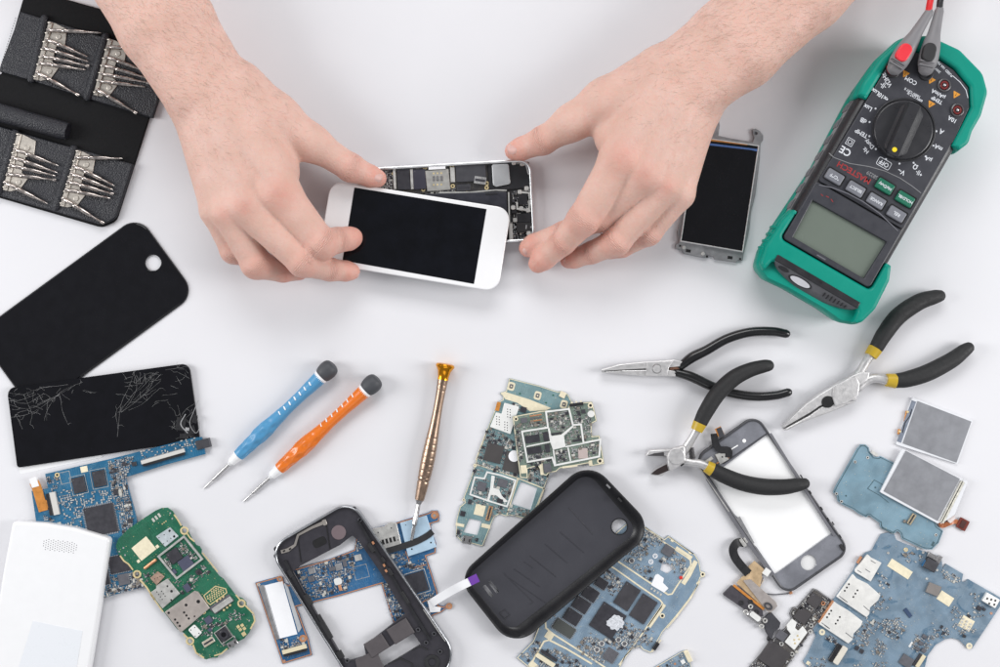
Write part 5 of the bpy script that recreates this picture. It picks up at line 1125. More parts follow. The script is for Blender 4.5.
# ================================================================ right side: pliers, front frame, flexes, boards, panels, multimeter
M_grip = mat('black_foam_grip', (.012, .012, .013), .62, var=.15, vs=.3, bump=.25, bs=1.1); M_dip = mat('black_dipped_grip', (.006, .006, .007), .28, var=.1, coat=.2)
M_yel = mat('yellow_ring', (.52, .35, .025), .4, var=.05); M_jaw = mat('ground_steel', (.64, .63, .63), .42, .7, var=.06, vs=.25, bump=.15, bs=.6); M_teeth = mat('dark_steel', (.10, .095, .10), .45, .7, var=.3, vs=.5)
# ---- long nose pliers with thin dipped handles
p1 = thing('pliers', 'small needle nose pliers with thin shiny black handles, jaws pointing left', 'pliers', 690, 372)
MB().tube(cr([(681, 366, 7, 4.2), (692, 357.5, 7.5, 5.3), (706, 350.5, 7.5, 5.0), (727, 338.8, 7.5, 4.8), (749.5, 332.3, 7.5, 4.7), (772, 331.5, 7.5, 4.6), (786, 333.8, 7.5, 4.3)], 6), 20).build('handle', M_dip, p1)
MB().tube(cr([(677, 372.5, 7, 4.2), (692, 377, 7.5, 4.9), (712.4, 386.5, 7, 4.7), (732.4, 393.2, 6.8, 4.6), (755, 396.5, 6.8, 4.5), (775, 395.5, 6.8, 4.4), (788, 392.3, 6.8, 4.2)], 6), 20).build('handle', M_dip, p1)
MB().prism([(601, 369.6), (620, 364.2), (645.8, 361.6), (660, 360.8), (674, 359.6), (684, 361.8), (683.5, 366), (669, 367.5), (668.5, 369.5), (646, 369.2), (645.6, 368.6), (625, 369.6), (602, 371)], 4, 10.5, .8, 2, zref=10).build('jaw', M_jaw, p1)
MB().prism([(601.5, 371.8), (620, 370.4), (645.6, 369.9), (646, 369.8), (668.5, 370), (676, 371), (675.5, 376.6), (664, 376.4), (645, 376.5), (620, 374), (602, 372.6)], 4, 10, .8, 2, zref=10).build('jaw', M_jaw, p1)
MB().prism([(646.5, 362.2), (674, 360.4), (669.5, 366.5), (668.6, 370), (667, 376), (646.2, 376)], 9, 11.6, .7, 2).build('joint_plate', M_jaw, p1)
MB().prism([circ(657, 368.8, 4.8, 26), circ(657, 368.8, 4.2, 26)], 11, 11.9, .15).build('pivot', M_steel, p1); MB().prism(circ(657, 368.8, 4.2, 26), 11, 11.9, .3).build('pivot', M_jaw, p1)
mb = MB()
for i in range(13): x = 605 + i * 1.4; mb.box(x, 371.4 - (x - 603) * .035, .6, 1.0, -4, 5, 10.2)
mb.build('jaw_teeth', M_teeth, p1, smooth=0); MB().prism([(625, 369.6), (645.6, 368.8), (645.8, 369.9), (625, 370.6)], 4, 9.6).build('jaw_gap', M_teeth, p1)
MB().prism([(669.5, 368), (675, 366), (682, 366.5), (682, 369), (670, 370)], 5, 9.4, .3).build('spring', mat('rusty_steel', (.16, .08, .05), .6, .4, var=.4, vs=.5), p1)
# ---- big long nose pliers
p2 = thing('pliers', 'large needle nose pliers with black foam handles and yellow rings, jaws pointing down left', 'pliers', 860, 375)
up_ = [(853, 380, 7, 5.2), (861, 370.5, 8, 4.6), (866, 362, 8.5, 4.5), (872.5, 353, 9, 4.6)]
lw_ = [(858, 388, 7, 5), (866, 381, 7.5, 4.5), (876, 378, 8, 4.6), (888, 380.5, 8.5, 4.7)]
MB().tube(cr(up_, 5), 16, fz=.9).build('handle_arm', M_jaw, p2); MB().tube(cr(lw_, 5), 16, fz=.9).build('handle_arm', M_jaw, p2)
h_ = cr([(876.5, 347.5, 9, 7.0), (884, 334.5, 9.5, 8.0), (898, 316.5, 9.5, 8.6), (918, 302.5, 9.5, 8.4), (933, 297.4, 9.5, 7.3), (939, 296, 9.5, 6.3)], 6)
MB().tube(h_, 24, ends=True).build('handle', M_grip, p2)
h_ = cr([(896, 380.8, 9, 7.3), (908, 379, 9.2, 8.2), (928, 372.6, 9.2, 8.6), (951, 360.5, 9.2, 8.0), (963, 351.5, 9.2, 6.9), (968, 348, 9.2, 6.0)], 6)
MB().tube(h_, 24).build('handle', M_grip, p2)
MB().tube([(870.5, 356, 9, 6.4), (875.5, 348.5, 9, 7.3)], 24, ends=False).build('yellow_ring', M_yel, p2); MB().tube([(886.5, 380, 9, 6.4), (895.5, 381, 9, 7.5)], 24, ends=False).build('yellow_ring', M_yel, p2)
def w1(x, y): return (780 + x / 9.53, 370 + y / 9.53)
MB().prism([w1(28, 538), w1(120, 440), w1(240, 330), w1(372, 235), w1(530, 140), w1(640, 80), w1(700, 48), w1(760, 20), w1(860, 20), w1(842, 90), w1(790, 140), w1(740, 150), w1(730, 290), w1(600, 290), w1(440, 320), w1(380, 345), w1(280, 420), w1(60, 545), w1(34, 552)], 4, 13, 1.2, 2, zref=13).build('jaw', M_jaw, p2)
MB().prism([w1(40, 562), w1(70, 548), w1(285, 432), w1(385, 355), w1(500, 325), w1(620, 300), w1(732, 300), w1(640, 340), w1(520, 390), w1(440, 420), w1(300, 470), w1(180, 520), w1(70, 576), w1(50, 576)], 3.5, 12.4, 1.2, 2, zref=13).build('jaw', M_jaw, p2)
MB().prism([w1(515, 160), w1(640, 85), w1(728, 60), w1(760, 130), w1(748, 240), w1(640, 320), w1(525, 345), w1(500, 260)], 12, 14.4, .9, 2).build('joint_plate', M_jaw, p2)
MB().prism(circ(*w1(456, 304), 6.4, 26, 5.9, -20), 12.4, 13.2).build('cutter_opening', M_hole, p2)
MB().strip([w1(395, 345), w1(320, 392), w1(180, 470), w1(60, 540)], [.9, .7, .5, .3], 12.4, 13.1).build('jaw_gap', M_hole, p2)
MB().strip([w1(730, 130), w1(860, 75)], 1.6, 6, 9).build('spring', M_teeth, p2)
# ---- diagonal cutters
p3 = thing('pliers', 'side cutters with black foam handles and yellow rings, lying over the grey phone frame', 'pliers', 700, 450)
def v1(x, y): return (640 + x / 11.11, 430 + y / 11.11)
MB().tube(cr([(683, 452, 8, 4.8), (688.5, 444, 11, 4.4), (693.5, 436, 13, 4.0), (697, 429.5, 14, 4.4)], 5), 16, fz=.9).build('handle_arm', M_jaw, p3)
MB().tube(cr([(683, 461, 8, 4.6), (692, 462.5, 11, 3.9), (700, 463.5, 13, 4.0), (708, 467, 14, 4.6)], 5), 16, fz=.9).build('handle_arm', M_jaw, p3)
MB().tube([(696.5, 430.5, 14, 6.0), (700, 423, 14.3, 7.0)], 24, ends=False).build('yellow_ring', M_yel, p3); MB().tube([(706.3, 466.2, 14, 6.0), (712.6, 469.8, 14.3, 7.0)], 24, ends=False).build('yellow_ring', M_yel, p3)
MB().tube(cr([(700.5, 422.5, 14.3, 7.0), (706, 411.5, 14.5, 7.8), (718, 393, 15, 8.3), (734, 378, 15, 8.2), (750, 370, 15, 7.4), (763, 366.4, 15, 6.6), (768, 365.6, 15, 6.0)], 6), 24).build('handle', M_grip, p3)
MB().tube(cr([(713, 470, 14.3, 7.2), (725, 476, 14.5, 7.8), (742, 482.6, 15, 8.2), (762, 486.6, 15, 8.4), (782, 487, 15, 7.9), (797, 485, 15, 6.9), (804, 483.6, 15, 5.8)], 6), 24).build('handle', M_grip, p3)
MB().prism([v1(65, 290), v1(100, 225), v1(180, 218), v1(350, 212), v1(400, 230), v1(350, 280), v1(300, 300), v1(280, 290), v1(268, 295), v1(150, 292)], 3, 12, 1.5, 3, zref=12).build('jaw', M_jaw, p3)
MB().prism([v1(84, 286), v1(160, 258), v1(265, 245), v1(270, 290)], 11, 12.4, .2).build('cutting_edge', M_teeth, p3)
MB().prism([v1(118, 490), v1(180, 440), v1(300, 378), v1(340, 400), v1(360, 440), v1(300, 470), v1(240, 515), v1(160, 508)], 3, 12, 1.5, 3, zref=12).build('jaw', M_jaw, p3)
MB().prism([v1(122, 490), v1(185, 438), v1(298, 380), v1(318, 452), v1(200, 500)], 11.2, 12.7, .2).build('cutting_edge', mat('dark_bronze_edge', (.06, .045, .045), .35, .6), p3)
MB().prism(rnd([v1(300, 290), v1(330, 240), v1(400, 190), v1(500, 170), v1(510, 300), v1(512, 340), v1(470, 390), v1(330, 470), v1(312, 400)], 2, 4), 9, 15.5, 1.8, 4, zref=15).build('joint_plate', M_jaw, p3)
MB().prism(circ(*v1(408, 292), 8.6, 30), 15, 16.6, 1, 3).build('pivot', M_jaw, p3); MB().box(*v1(472, 386), 4, 1.3, -35, 15.3, 15.8).build('slot', M_hole, p3)
sp = []
for i in range(110):
    t = i / 109; a = t * 2 * math.pi * 9; cx_, cy_ = v1(565 + 20 * t, 190 + 130 * t); sp.append((cx_ + 2.7 * math.cos(a), cy_ + .5, 10 + 2.7 * math.sin(a), .5))
MB().tube(sp, 6).build('spring', M_teeth, p3)

# ---- grey phone front frame with the white sheet
gf = thing('phone_housing', 'dark grey phone front frame with a round button hole round a bright white sheet', 'phone frame', 772, 505)
def q1(x, y): return (690 + x / 3.335, 400 + y / 3.335)
go = [(694, 458), (756, 413.5), (851, 551), (785.5, 596.5)]; go_r = rnd(go, [13, 13, 13, 13], 7)
scr = [q1(262, 112), q1(474, 445), q1(285, 582), q1(222, 490), q1(208, 478), q1(160, 392), q1(148, 380), q1(66, 258)]
btn = circ(*q1(396, 543), 7.8, 28)
mb = MB(); mb.prism([go_r, scr, btn], .3, 3.2, .4, 1, zref=3.5, bottom=True); mb.build('glass_border', mat('smoky_grey_glass', (.19, .195, .22), .25, var=.3, vs=.05, coat=.4), gf)
MB().prism([go_r, shrink(go_r, 2.4)], .0, 4.4, .9, 2, zref=3.5, bottom=True).build('outer_rim', mat('dark_grey_rim', (.06, .06, .068), .35, var=.2, vs=.2), gf)
M_sheet = mat('bright_white_sheet', (.93, .93, .93), .5, var=.0)
MB().prism([shrink(scr, -1.5)], .1, 1.4, 0, zref=3.2).build('white_sheet', M_sheet, gf); MB().prism(circ(*q1(396, 543), 8.6, 24), .1, 1.4, zref=3.2).build('button_backing', mat('pale_button', (.72, .72, .72), .5), gf)
MB().strip([q1(112, 212), q1(258, 112)], 1, 3.1, 3.9).build('inner_rail', M_darkgrey, gf)
M_rail = mat('grey_rail', (.20, .20, .22), .4, .4, var=.1)
MB().strip([q1(268, 112), q1(372, 280), q1(482, 452)], 2.6, 3.1, 4.6).build('inner_rail', M_rail, gf); MB().strip([q1(58, 262), q1(140, 392), q1(212, 500), q1(276, 585)], 3.6, 3.1, 4.6).build('inner_rail', M_rail, gf); MB().strip([q1(160, 392), q1(208, 480)], 4.5, 3.1, 4.0).build('inner_rail', M_greytin, gf)
MB().strip([q1(24, 212), q1(46, 248), q1(130, 372)], 1, 4.2, 4.9).build('inner_rail', M_tin, gf)
MB().strip([q1(132, 168), q1(160, 151)], 1.1, 3.1, 3.4).build('earpiece_slot', M_sheet, gf); MB().prism(circ(*q1(181, 136), 1.9, 14), 3.1, 3.4).build('camera_hole', M_sheet, gf)
mb = MB()
for i, (x, y) in enumerate(((372, 255), (385, 288), (402, 308), (440, 362), (462, 398), (478, 412), (502, 455))): mb.box(*q1(x, y), 1.1, 3.4, -32, 3.1, 5, .1)
mb.box(*q1(508, 492), 3, 6, -35, 3.1, 5.2, .3); mb.build('clip_tabs', M_blackm, gf)
fx = MB(); band(fx, [(*q1(92, 92), 7), (*q1(104, 118), 6.6)], 6.5); fx.build('flex_tip', M_orange, gf); 
fx = MB(); band(fx, cr([(*q1(80, 112), 6), (*q1(84, 140), 6), (*q1(98, 165), 5.5), (*q1(128, 168), 5), (*q1(128, 192), 5)], 4), 7); fx.build('flex_strip', M_blackflex, gf)
MB().prism(rnd([q1(88, 96), q1(104, 90), q1(116, 120), q1(100, 128)], .4, 2), 6, 7.6, .2).build('flex_connector', M_darkgrey, gf)
mb = MB(); mb.prism([q1(84, 182), q1(112, 172), q1(130, 198), q1(100, 215)], 3.5, 5.2, .2); mb.prism(circ(*q1(108, 190), .8, 8), 5.1, 5.4, mi=1); mb.build('contact_plate', [M_tin, M_hole], gf)
MB().strip([q1(88, 212), q1(134, 190)], 1, 3.5, 5).build('copper_edge', M_copper, gf)
for x, y, w, h in ((186, 468, 6, 2), (64, 200, 3, 8)): MB().box(*q1(x, y), w, h, 55, 3.3, 5.4, .2).build('clip', M_tin, gf)

# ---- flex cable assembly below it
fa = thing('flex_cable', 'gold and black flex cable assembly with a metal charging socket, below the grey frame', 'flex cable', 755, 595)
def r1(x, y): return (720 + x / 4.869, 530 + y / 4.869)
fx = MB(); band(fx, cr([(*r1(120, 62), 3.2), (*r1(85, 62), 5), (*r1(64, 92), 6), (*r1(72, 130), 6), (*r1(100, 170), 5), (*r1(138, 212), 4)], 5), 8.6); fx.build('black_flex', M_blackflex, fa)
MB().box(*r1(112, 62), 3.5, 9, -35, 4, 5.8, .2).build('contact_strip', M_tin, fa)
MB().prism(rnd([r1(168, 150), r1(214, 190), r1(203, 222), r1(212, 246), r1(190, 285), r1(252, 342), r1(276, 374), r1(245, 404), r1(205, 372), r1(80, 258), r1(108, 228), r1(150, 210), r1(128, 188)], .8, 3), 3, 3.9, .15).build('gold_flex', mat('gold_flex', (.62, .45, .27), .4, .4, var=.25, vs=.15), fa)
MB().prism(rnd([r1(112, 246), r1(150, 240), r1(274, 352), r1(280, 372), r1(246, 404), r1(210, 372)], .8, 3), 3.8, 5, .3).build('grey_plate', mat('beige_plate', (.42, .38, .36), .45, .4, var=.1, vs=.2), fa)
MB().prism([circ(*r1(236, 372), 4.6, 18, 3.4, 35), circ(*r1(236, 372), 2.8, 18, 1.8, 35)], 4.9, 6.4, .2).build('rubber_ring', M_darkgrey, fa)
MB().strip([r1(66, 268), r1(214, 386)], 2.4, 3.8, 4.4).build('orange_stripe', M_orange, fa)
MB().prism(rnd([r1(14, 315), r1(60, 270), r1(208, 392), r1(212, 420), r1(160, 430), r1(120, 388)], 1, 3), 0, 3.8, .5).build('black_housing', mat('plum_grey_plastic', (.055, .05, .06), .45, var=.2, vs=.2), fa)
for x, y in ((105, 355), (150, 350), (180, 400)): MB().prism([circ(*r1(x, y), 2.4, 12), circ(*r1(x, y), 1.2, 12)], 3.7, 4.6, .2).build('eyelet', M_blackm, fa)
MB().prism(rnd(rect(*r1(170, 425), 16, 8.5, 38), 3, 5), 1, 6, 1).build('charging_socket', M_steel, fa); MB().prism(rnd(rect(*r1(172, 422), 12, 5.5, 38), 2, 5), 5.9, 6.4, .2).build('charging_socket', M_white_tin, fa)
mb = MB()
for x, y in ((126, 400), (150, 374), (220, 442), (204, 470)): mb.prism([circ(*r1(x, y), 2.6, 14), circ(*r1(x, y), 1.2, 14)], 3, 5, .3)
mb.build('screw_lug', M_tin, fa)
MB().prism(rnd([r1(205, 440), r1(250, 400), r1(296, 452), r1(290, 475), r1(262, 500), r1(250, 540), r1(225, 500)], 1.5, 3), 0, 3.4, .4).build('black_housing', M_darkgrey, fa)
MB().prism(rnd([r1(236, 516), r1(262, 538), r1(250, 552), r1(228, 536)], 1, 2), 0, 3, .3).build('black_housing', M_blackp, fa)
MB().tube([(*r1(210, 232), 4, .6), (*r1(190, 282), 3, .6), (*r1(202, 308), 2, .6), (*r1(270, 315), 1, .6), (*r1(345, 308), 1.4, .6)], 6).build('thin_wire', M_greychip, fa); MB().box(*r1(346, 307), 3, 2.4, -20, .3, 2.4, .2).build('wire_tip', M_copper, fa)
MB().box(*r1(228, 206), 6.5, 7, 35, 3.6, 5.4, .3).build('clip', M_white_tin, fa)
fsb = MB()
# ---- dark narrow board
P_dark = pcb('charcoal_mask', (.055, .052, .055), (.16, .14, .12), 35, .7, rough=.45)
ot = [r1(455, 285), r1(475, 292), r1(532, 332), r1(545, 352), r1(520, 395), r1(440, 500), r1(420, 530), r1(345, 640), r1(290, 720), r1(180, 760), r1(100, 740), r1(145, 665), r1(262, 530), r1(330, 466), r1(348, 430), r1(338, 408), r1(352, 378), r1(378, 374)]
D_ = Board('circuit_board', 'narrow dark grey circuit board with black chips and a white shield, bottom right of centre', 790, 635, ot, 35, P_dark, z=.2, th=1.5, edge=M_greytin, ew=.7)
M_wc = mat('warm_chip', (.06, .055, .058), .45, var=.1)
D_.chip(*r1(460, 345), 12.5, 12, m=M_wc); D_.chip(*r1(402, 418), 13.5, 13, m=M_wc); D_.chip(*r1(265, 615), 25, 23, m=M_wc); D_.chip(*r1(300, 515), 10, 9, m=M_greychip, dot=False); D_.chip(*r1(395, 382), 3, 3)
D_.shield([r1(352, 433), r1(374, 450), r1(366, 478), r1(382, 492), r1(404, 468), r1(426, 500), r1(362, 586), r1(316, 546), r1(346, 508), r1(328, 486), r1(326, 464)], 1.8, M_white_tin)
D_.dots([r1(378, 515), r1(362, 535), r1(385, 532), r1(365, 552)], 1, M_gold, 2.0); D_.padr(*r1(350, 560), 4, 4, 35, M_greytin)
for p in ((503, 357), (444, 466), (300, 555), (352, 605), (440, 495)): D_.ring(*r1(*p), 2.3, M_copper if p[0] == 503 else M_tin, 1.1)
D_.scatter([r1(430, 300), r1(540, 340), r1(500, 420), r1(400, 500), r1(350, 440), r1(360, 380)], .7, 101, 2.6, white=.4); D_.scatter([r1(262, 535), r1(340, 600), r1(330, 640), r1(260, 720), r1(140, 700), r1(160, 640)], .7, 102, 2.7, white=.4); D_.scatter([r1(360, 590), r1(430, 510), r1(445, 520), r1(340, 650)], .7, 103, 2.5)
D_.done()

# ---- plain teal board with the two panels
P_sky = pcb('sky_teal_mask', (.165, .275, .345), (.235, .35, .42), 28, .3, rough=.42)
def u1(x, y): return (820 + x / 5.556, 440 + y / 5.556)
ot = rnd([u1(225, 24), u1(252, 24), u1(272, 42), u1(276, 62), u1(300, 92), u1(325, 96), u1(335, 88), u1(410, 125), u1(480, 160), u1(600, 320), u1(650, 478), u1(686, 505), u1(660, 572), u1(622, 610), u1(580, 607), u1(545, 592), u1(500, 570), u1(455, 550), u1(448, 522), u1(430, 505), u1(410, 522), u1(345, 494), u1(332, 478), u1(334, 462), u1(285, 428), u1(272, 414), u1(258, 432), u1(212, 408), u1(186, 388), u1(130, 362), u1(98, 340), u1(95, 316), u1(72, 288), u1(90, 250), u1(205, 48)], 1.4, 3)
Y = Board('circuit_board', 'plain teal circuit board with a dark outline, partly under the lower grey display panel', 880, 500, ot, 28, P_sky, z=1.6, th=1.3)
Mo = mat('dark_teal_line', (.05, .10, .12), .5)
Y.trace(shrink(ot, 1.4), .7, Mo, closed=True, h=.12)
Y.trace([u1(348, 248), u1(302, 222), u1(265, 270), u1(335, 310), u1(382, 348)], .5, Mo); Y.dots([u1(308, 264), u1(145, 310)], .9, Mo, .25)
for p in ((196, 122), (266, 98), (92, 299), (120, 342), (645, 528)): Y.ring(*u1(*p), 1.5, M_tin, .8)
mb = MB(Y.tilt); mb.strip([u1(285, 64), u1(320, 86)], 3, Y.z, Y.z + 1.2); mb.build('side_switch', M_tin, Y.root); Y.trace([u1(340, 452), u1(345, 490), u1(408, 520), u1(414, 505)], .6, Mo); Y.trace([u1(622, 588), u1(634, 566)], 2.2, Mo)
Y.plug(*u1(510, 440), 12, 4.6, 122, m=mat('olive_connector', (.22, .20, .17), .5)); Y.chip(*u1(472, 452), 2.4, 3, m=M_ccap)
Y.done()
M_lcd = mat('matt_grey_panel', (.235, .24, .26), .45, .1, var=.14, vs=.10)
def lcd(label, x, y, corners, area_, zt, extra):
    t = thing('display_panel', label, 'display panel', x, y); z0, z1 = zt
    MB().prism(rnd(corners, .8, 2), z0, z1 - .4, .3, zref=z1, bottom=True).build('panel_frame', mat('clear_white_frame', (.74, .75, .78), .3, var=.03), t)
    MB().prism(area_, z1 - .5, z1, 0).build('display_area', M_lcd, t); extra(t, z1); return t
def ex1(t, z):
    MB().strip([(914, 401), (899, 442)], 4.5, z - .5, z - .1).build('driver_strip', mat('blue_grey_strip', (.22, .25, .31), .35, .3, var=.2, vs=.3), t)
    MB().strip([(912, 409), (910, 416), (905, 423), (902.5, 433)], .6, z - .2, z + .2).build('thin_wire', M_hole, t)
    mb = MB(); mb.prism([(906, 411), (909, 410.5), (907, 424), (903.5, 425)], 1, 2.6, .1); mb.prism([(898.5, 429), (902, 430), (901, 435), (897.5, 434)], 1, 2.6, .1); mb.build('orange_flex', M_orange, t)
    for p, a in (((907.8, 412), 20), ((900, 431.5), 20)): MB().box(*p, 2, 2, a, 2, 3.4, .1).build('contact', M_gold, t)
def w2(x, y): return (820 + x / 3.706, 380 + y / 3.706)
lcd('small grey display panel with clear edges, the upper of the two', 935, 430, [w2(343, 64), w2(567, 150), w2(511, 312), w2(283, 240)], [w2(362, 78), w2(561, 154), w2(506, 306), w2(307, 235)], (.2, 3), ex1)
def ex2(t, z):
    mb = MB(); sx = [w2(518, 374), w2(540, 386), w2(468, 536), w2(440, 528)]
    mb.strip([w2(528, 376), w2(450, 528)], 5, z - .5, z + .1); mb.build('driver_strip', mat('cream_strip', (.66, .64, .56), .4, .3, var=.3, vs=.4), t)
    mb = MB()
    for i in range(26): f = i / 25; mb.box(*w2(528 - 76 * f, 378 + 148 * f), .7, 4.4, 26, z, z + .4)
    mb.build('driver_pins', M_tin, t, smooth=0)
    MB().strip([w2(521, 372), w2(446, 520)], .8, z, z + .3).build('driver_edge', M_greytin, t)
    fx = MB(); band(fx, cr([(*w2(445, 520), z - .6), (*w2(452, 540), 2.2), (*w2(480, 530), 2.2), (*w2(500, 524), 1.4), (*w2(520, 532), 1.2)], 5), 4.5); fx.build('orange_flex', mat('brown_flex', (.40, .13, .05), .35, .2, var=.3, vs=.3, coat=.3), t)
    MB().prism(rnd([w2(470, 510), w2(500, 500), w2(502, 515), w2(484, 532), w2(474, 524)], .8, 2), 2.2, 3.6, .2).build('film_tab', mat('pink_white_film', (.70, .62, .60), .4), t)
    MB().prism(rnd(rect(*w2(530, 535), 10, 11, 28), .6, 2), .8, 2.6, .2).build('flex_connector', mat('dark_red_connector', (.16, .025, .015), .35), t)
    MB().prism(rnd(rect(*w2(530, 535), 5, 7.6, 28), .4, 2), 2.5, 3.2, .2).build('flex_connector', mat('darker_red', (.06, .015, .012), .4), t)
lcd('grey display panel with smudges and a brown flex tail, lying on the plain teal board', 925, 487, [w2(305, 254), w2(549, 378), w2(500, 500), w2(468, 522), w2(436, 532), w2(223, 416)], [w2(318, 262), w2(518, 366), w2(436, 522), w2(236, 412)], (3.2, 6), ex2)

# ---- big slate board at the lower right
P_sl2 = pcb('slate_mask_smeared', (.165, .24, .315), (.27, .35, .42), 33, .22, rough=.36, blot=(.045, .12, .20))
def x1(x, y): return (800 + x / 4.87, 530 + y / 4.87)
ot = [x1(395, 20), x1(432, 12), x1(460, 22), x1(470, 48), x1(500, 62), x1(560, 86), x1(600, 104), x1(690, 132), x1(694, 188), x1(712, 165), x1(795, 215), x1(788, 250), x1(802, 254), x1(820, 240), x1(940, 308), x1(985, 335), x1(1008, 352), x1(975, 372), x1(905, 478), x1(838, 578), x1(812, 572), x1(776, 536), x1(740, 526), x1(708, 532), x1(660, 560), x1(622, 612), x1(605, 680), x1(560, 760), x1(400, 800), x1(100, 760), x1(15, 640), x1(40, 600), x1(78, 516), x1(62, 480), x1(112, 405), x1(170, 330), x1(262, 195), x1(280, 150), x1(320, 110), x1(352, 100), x1(372, 60)]
R = Board('circuit_board', 'largest slate blue circuit board with three white metal card holders, at the lower right', 900, 610, ot, 33, P_sl2, z=.2, th=1.6, b=.2)
M_card = mat('card_holder', (.84, .83, .80), .45, .4, var=.05, vs=.1, bump=.1, bs=.25)
def hol(pts, dots_, sl):
    o = R.shield(pts, 2.2, M_card, dots_, r=.8, name='card_holder'); mb = MB()
    for a, b in sl: mb.strip([a, b], .6, R.z + 2.1, R.z + 2.35)
    mb.build('slot', M_greychip, o, smooth=0)
hol([x1(330, 118), x1(346, 134), x1(398, 160), x1(345, 252), x1(268, 205), x1(270, 190)], [], [(x1(345, 148), x1(368, 162)), (x1(318, 190), x1(342, 206)), (x1(280, 196), x1(300, 208))])
d3 = lambda x, y: [(*x1(x + 10 * i, y - 16 * i), 1.0) for i in range(3)]
hol([x1(258, 214), x1(276, 236), x1(330, 262), x1(392, 318), x1(382, 342), x1(342, 378), x1(338, 410), x1(325, 426), x1(178, 326)], d3(218, 296) + d3(260, 326), [(x1(192, 322), x1(226, 348)), (x1(310, 370), x1(340, 396)), (x1(206, 334), x1(232, 352))])
hol([x1(166, 348), x1(185, 362), x1(240, 395), x1(306, 446), x1(296, 470), x1(262, 505), x1(256, 535), x1(236, 554), x1(92, 458)], d3(132, 425) + d3(174, 456), [(x1(106, 452), x1(142, 478)), (x1(222, 500), x1(256, 526)), (x1(120, 464), x1(146, 482))])
for a, b in ((x1(162, 345), x1(92, 452)), (x1(300, 130), x1(280, 162))): mb = MB(); mb.strip([a, b], 2, R.z, R.z + 2); mb.build('card_slot_edge', M_copper, R.root)
R.padr(*x1(487, 190), 25, 9, 33, M_cream, ); R.padr(*x1(708, 334), 15, 10, 33, M_cream); R.chip(*x1(652, 290), 13, 10.5, 22, m=mat('grey_brown_block', (.22, .20, .19), .5), zh=2.2, dot=False)
R.padr(*x1(810, 455), 13, 12, 30, M_cream)
for i in range(3):
    for j in range(3): R._m('pad_' + M_tin.name, M_tin).prism(circ(*x1(792 + 18 * i - 6 * j + 3, 444 + 12 * i + 14 * j - 18 + 8), 1.2, 10), R.z + .2, R.z + .9)
jk = MB(); jz = R.z
jk.prism(rnd(rect(*x1(640, 172), 13, 11, 28), .8, 2), jz - .1, jz + 4.5, .8); jk.prism(rect(*x1(652, 132), 13, 5, 28), jz - .1, jz + 4, .5, mi=1); jk.prism(rect(*x1(680, 145), 4, 8, 28), jz - .1, jz + 3.4, .5, mi=1); jk.prism(rect(*x1(610, 165), 3, 7, 28), jz - .1, jz + 3, .3, mi=2)
jk.build('headphone_socket', [M_darkgrey, M_steel, mat('socket_blue', (.03, .14, .3), .4)], R.root); R.occ.append(rect(*x1(640, 160), 18, 20, 28))
mb = MB(); mb.prism(rnd(rect(*x1(932, 344), 15, 10, 30), 1, 3), jz - .1, jz + 3.6, .6)
for u, v in ((-4, -2), (0, -1), (4, 0), (-2, 3), (3, 4)): mb.box(x1(932, 344)[0] + u, x1(932, 344)[1] + v, 1.6, 2, 30, jz + 3.5, jz + 3.8, mi=1)
mb.build('usb_socket', [M_white_tin, M_hole], R.root); R.occ.append(rect(*x1(932, 344), 18, 14, 30))
mb = MB(); mb.prism(rnd(rect(*x1(198, 612), 6, 20, 32), 1.5, 4), jz, jz + 3.2, .5); mb.prism(rnd(rect(*x1(172, 600), 5, 20, 32), 1.5, 4), jz, jz + 2.4, .5, mi=1); mb.build('connector', [mat('ivory_plastic', (.70, .66, .58), .4), M_blackp], R.root); R.occ.append(rect(*x1(185, 610), 14, 24, 32))
R.trace([x1(132, 545), x1(175, 490)], .4, M_cwhite) if 0 else None
R.ring(*x1(108, 498), 3.1, M_cream, 1.4, M_tin); R.ring(*x1(825, 565), 3.1, M_cream, 1.3, M_tin); R.ring(*x1(516, 96), 2.1, M_gold, 1); R.ring(*x1(932, 406), 1.3, M_copper, .6)
R.padr(*x1(40, 648), 3.4, 3.4, 33, M_cream); R.chip(*x1(520, 640), 12.5, 10.5, 33, m=M_greychip, dot=False); R.chip(*x1(588, 640), 4, 14, 33, m=MATS['cream_plastic'], name='connector', dot=False); R.chip(*x1(572, 632), 2.4, 14, 33, name='connector', dot=False)
R.chip(*x1(278, 576), 3.6, 4, 33, m=M_blackchip); R.chip(*x1(302, 592), 3.6, 4, 33)
for x, y in ((590, 552), (604, 588), (574, 580), (608, 520)): R.chip(*x1(x, y), 4.6, 3.6, 33, m=M_greychip); 
R.padr(*x1(540, 558), 2, 6, 33, M_white_tin); R.chip(*x1(526, 404), 10, 4, 52, m=mat('navy_smear', (.03, .06, .13), .5), zh=.8, dot=False)
for x, y in ((390, 270), (408, 282), (430, 112), (600, 110), (574, 92), (716, 206), (760, 238), (618, 238), (668, 196), (850, 400), (870, 382)): R.ring(*x1(x, y), 1.3, M_tin, .7)
R.chip(*x1(874, 382), 4.4, 4.4, m=M_blackchip); R.trace(rect(*x1(735, 236), 9, 5, 33), .5, M_cwhite, closed=True)
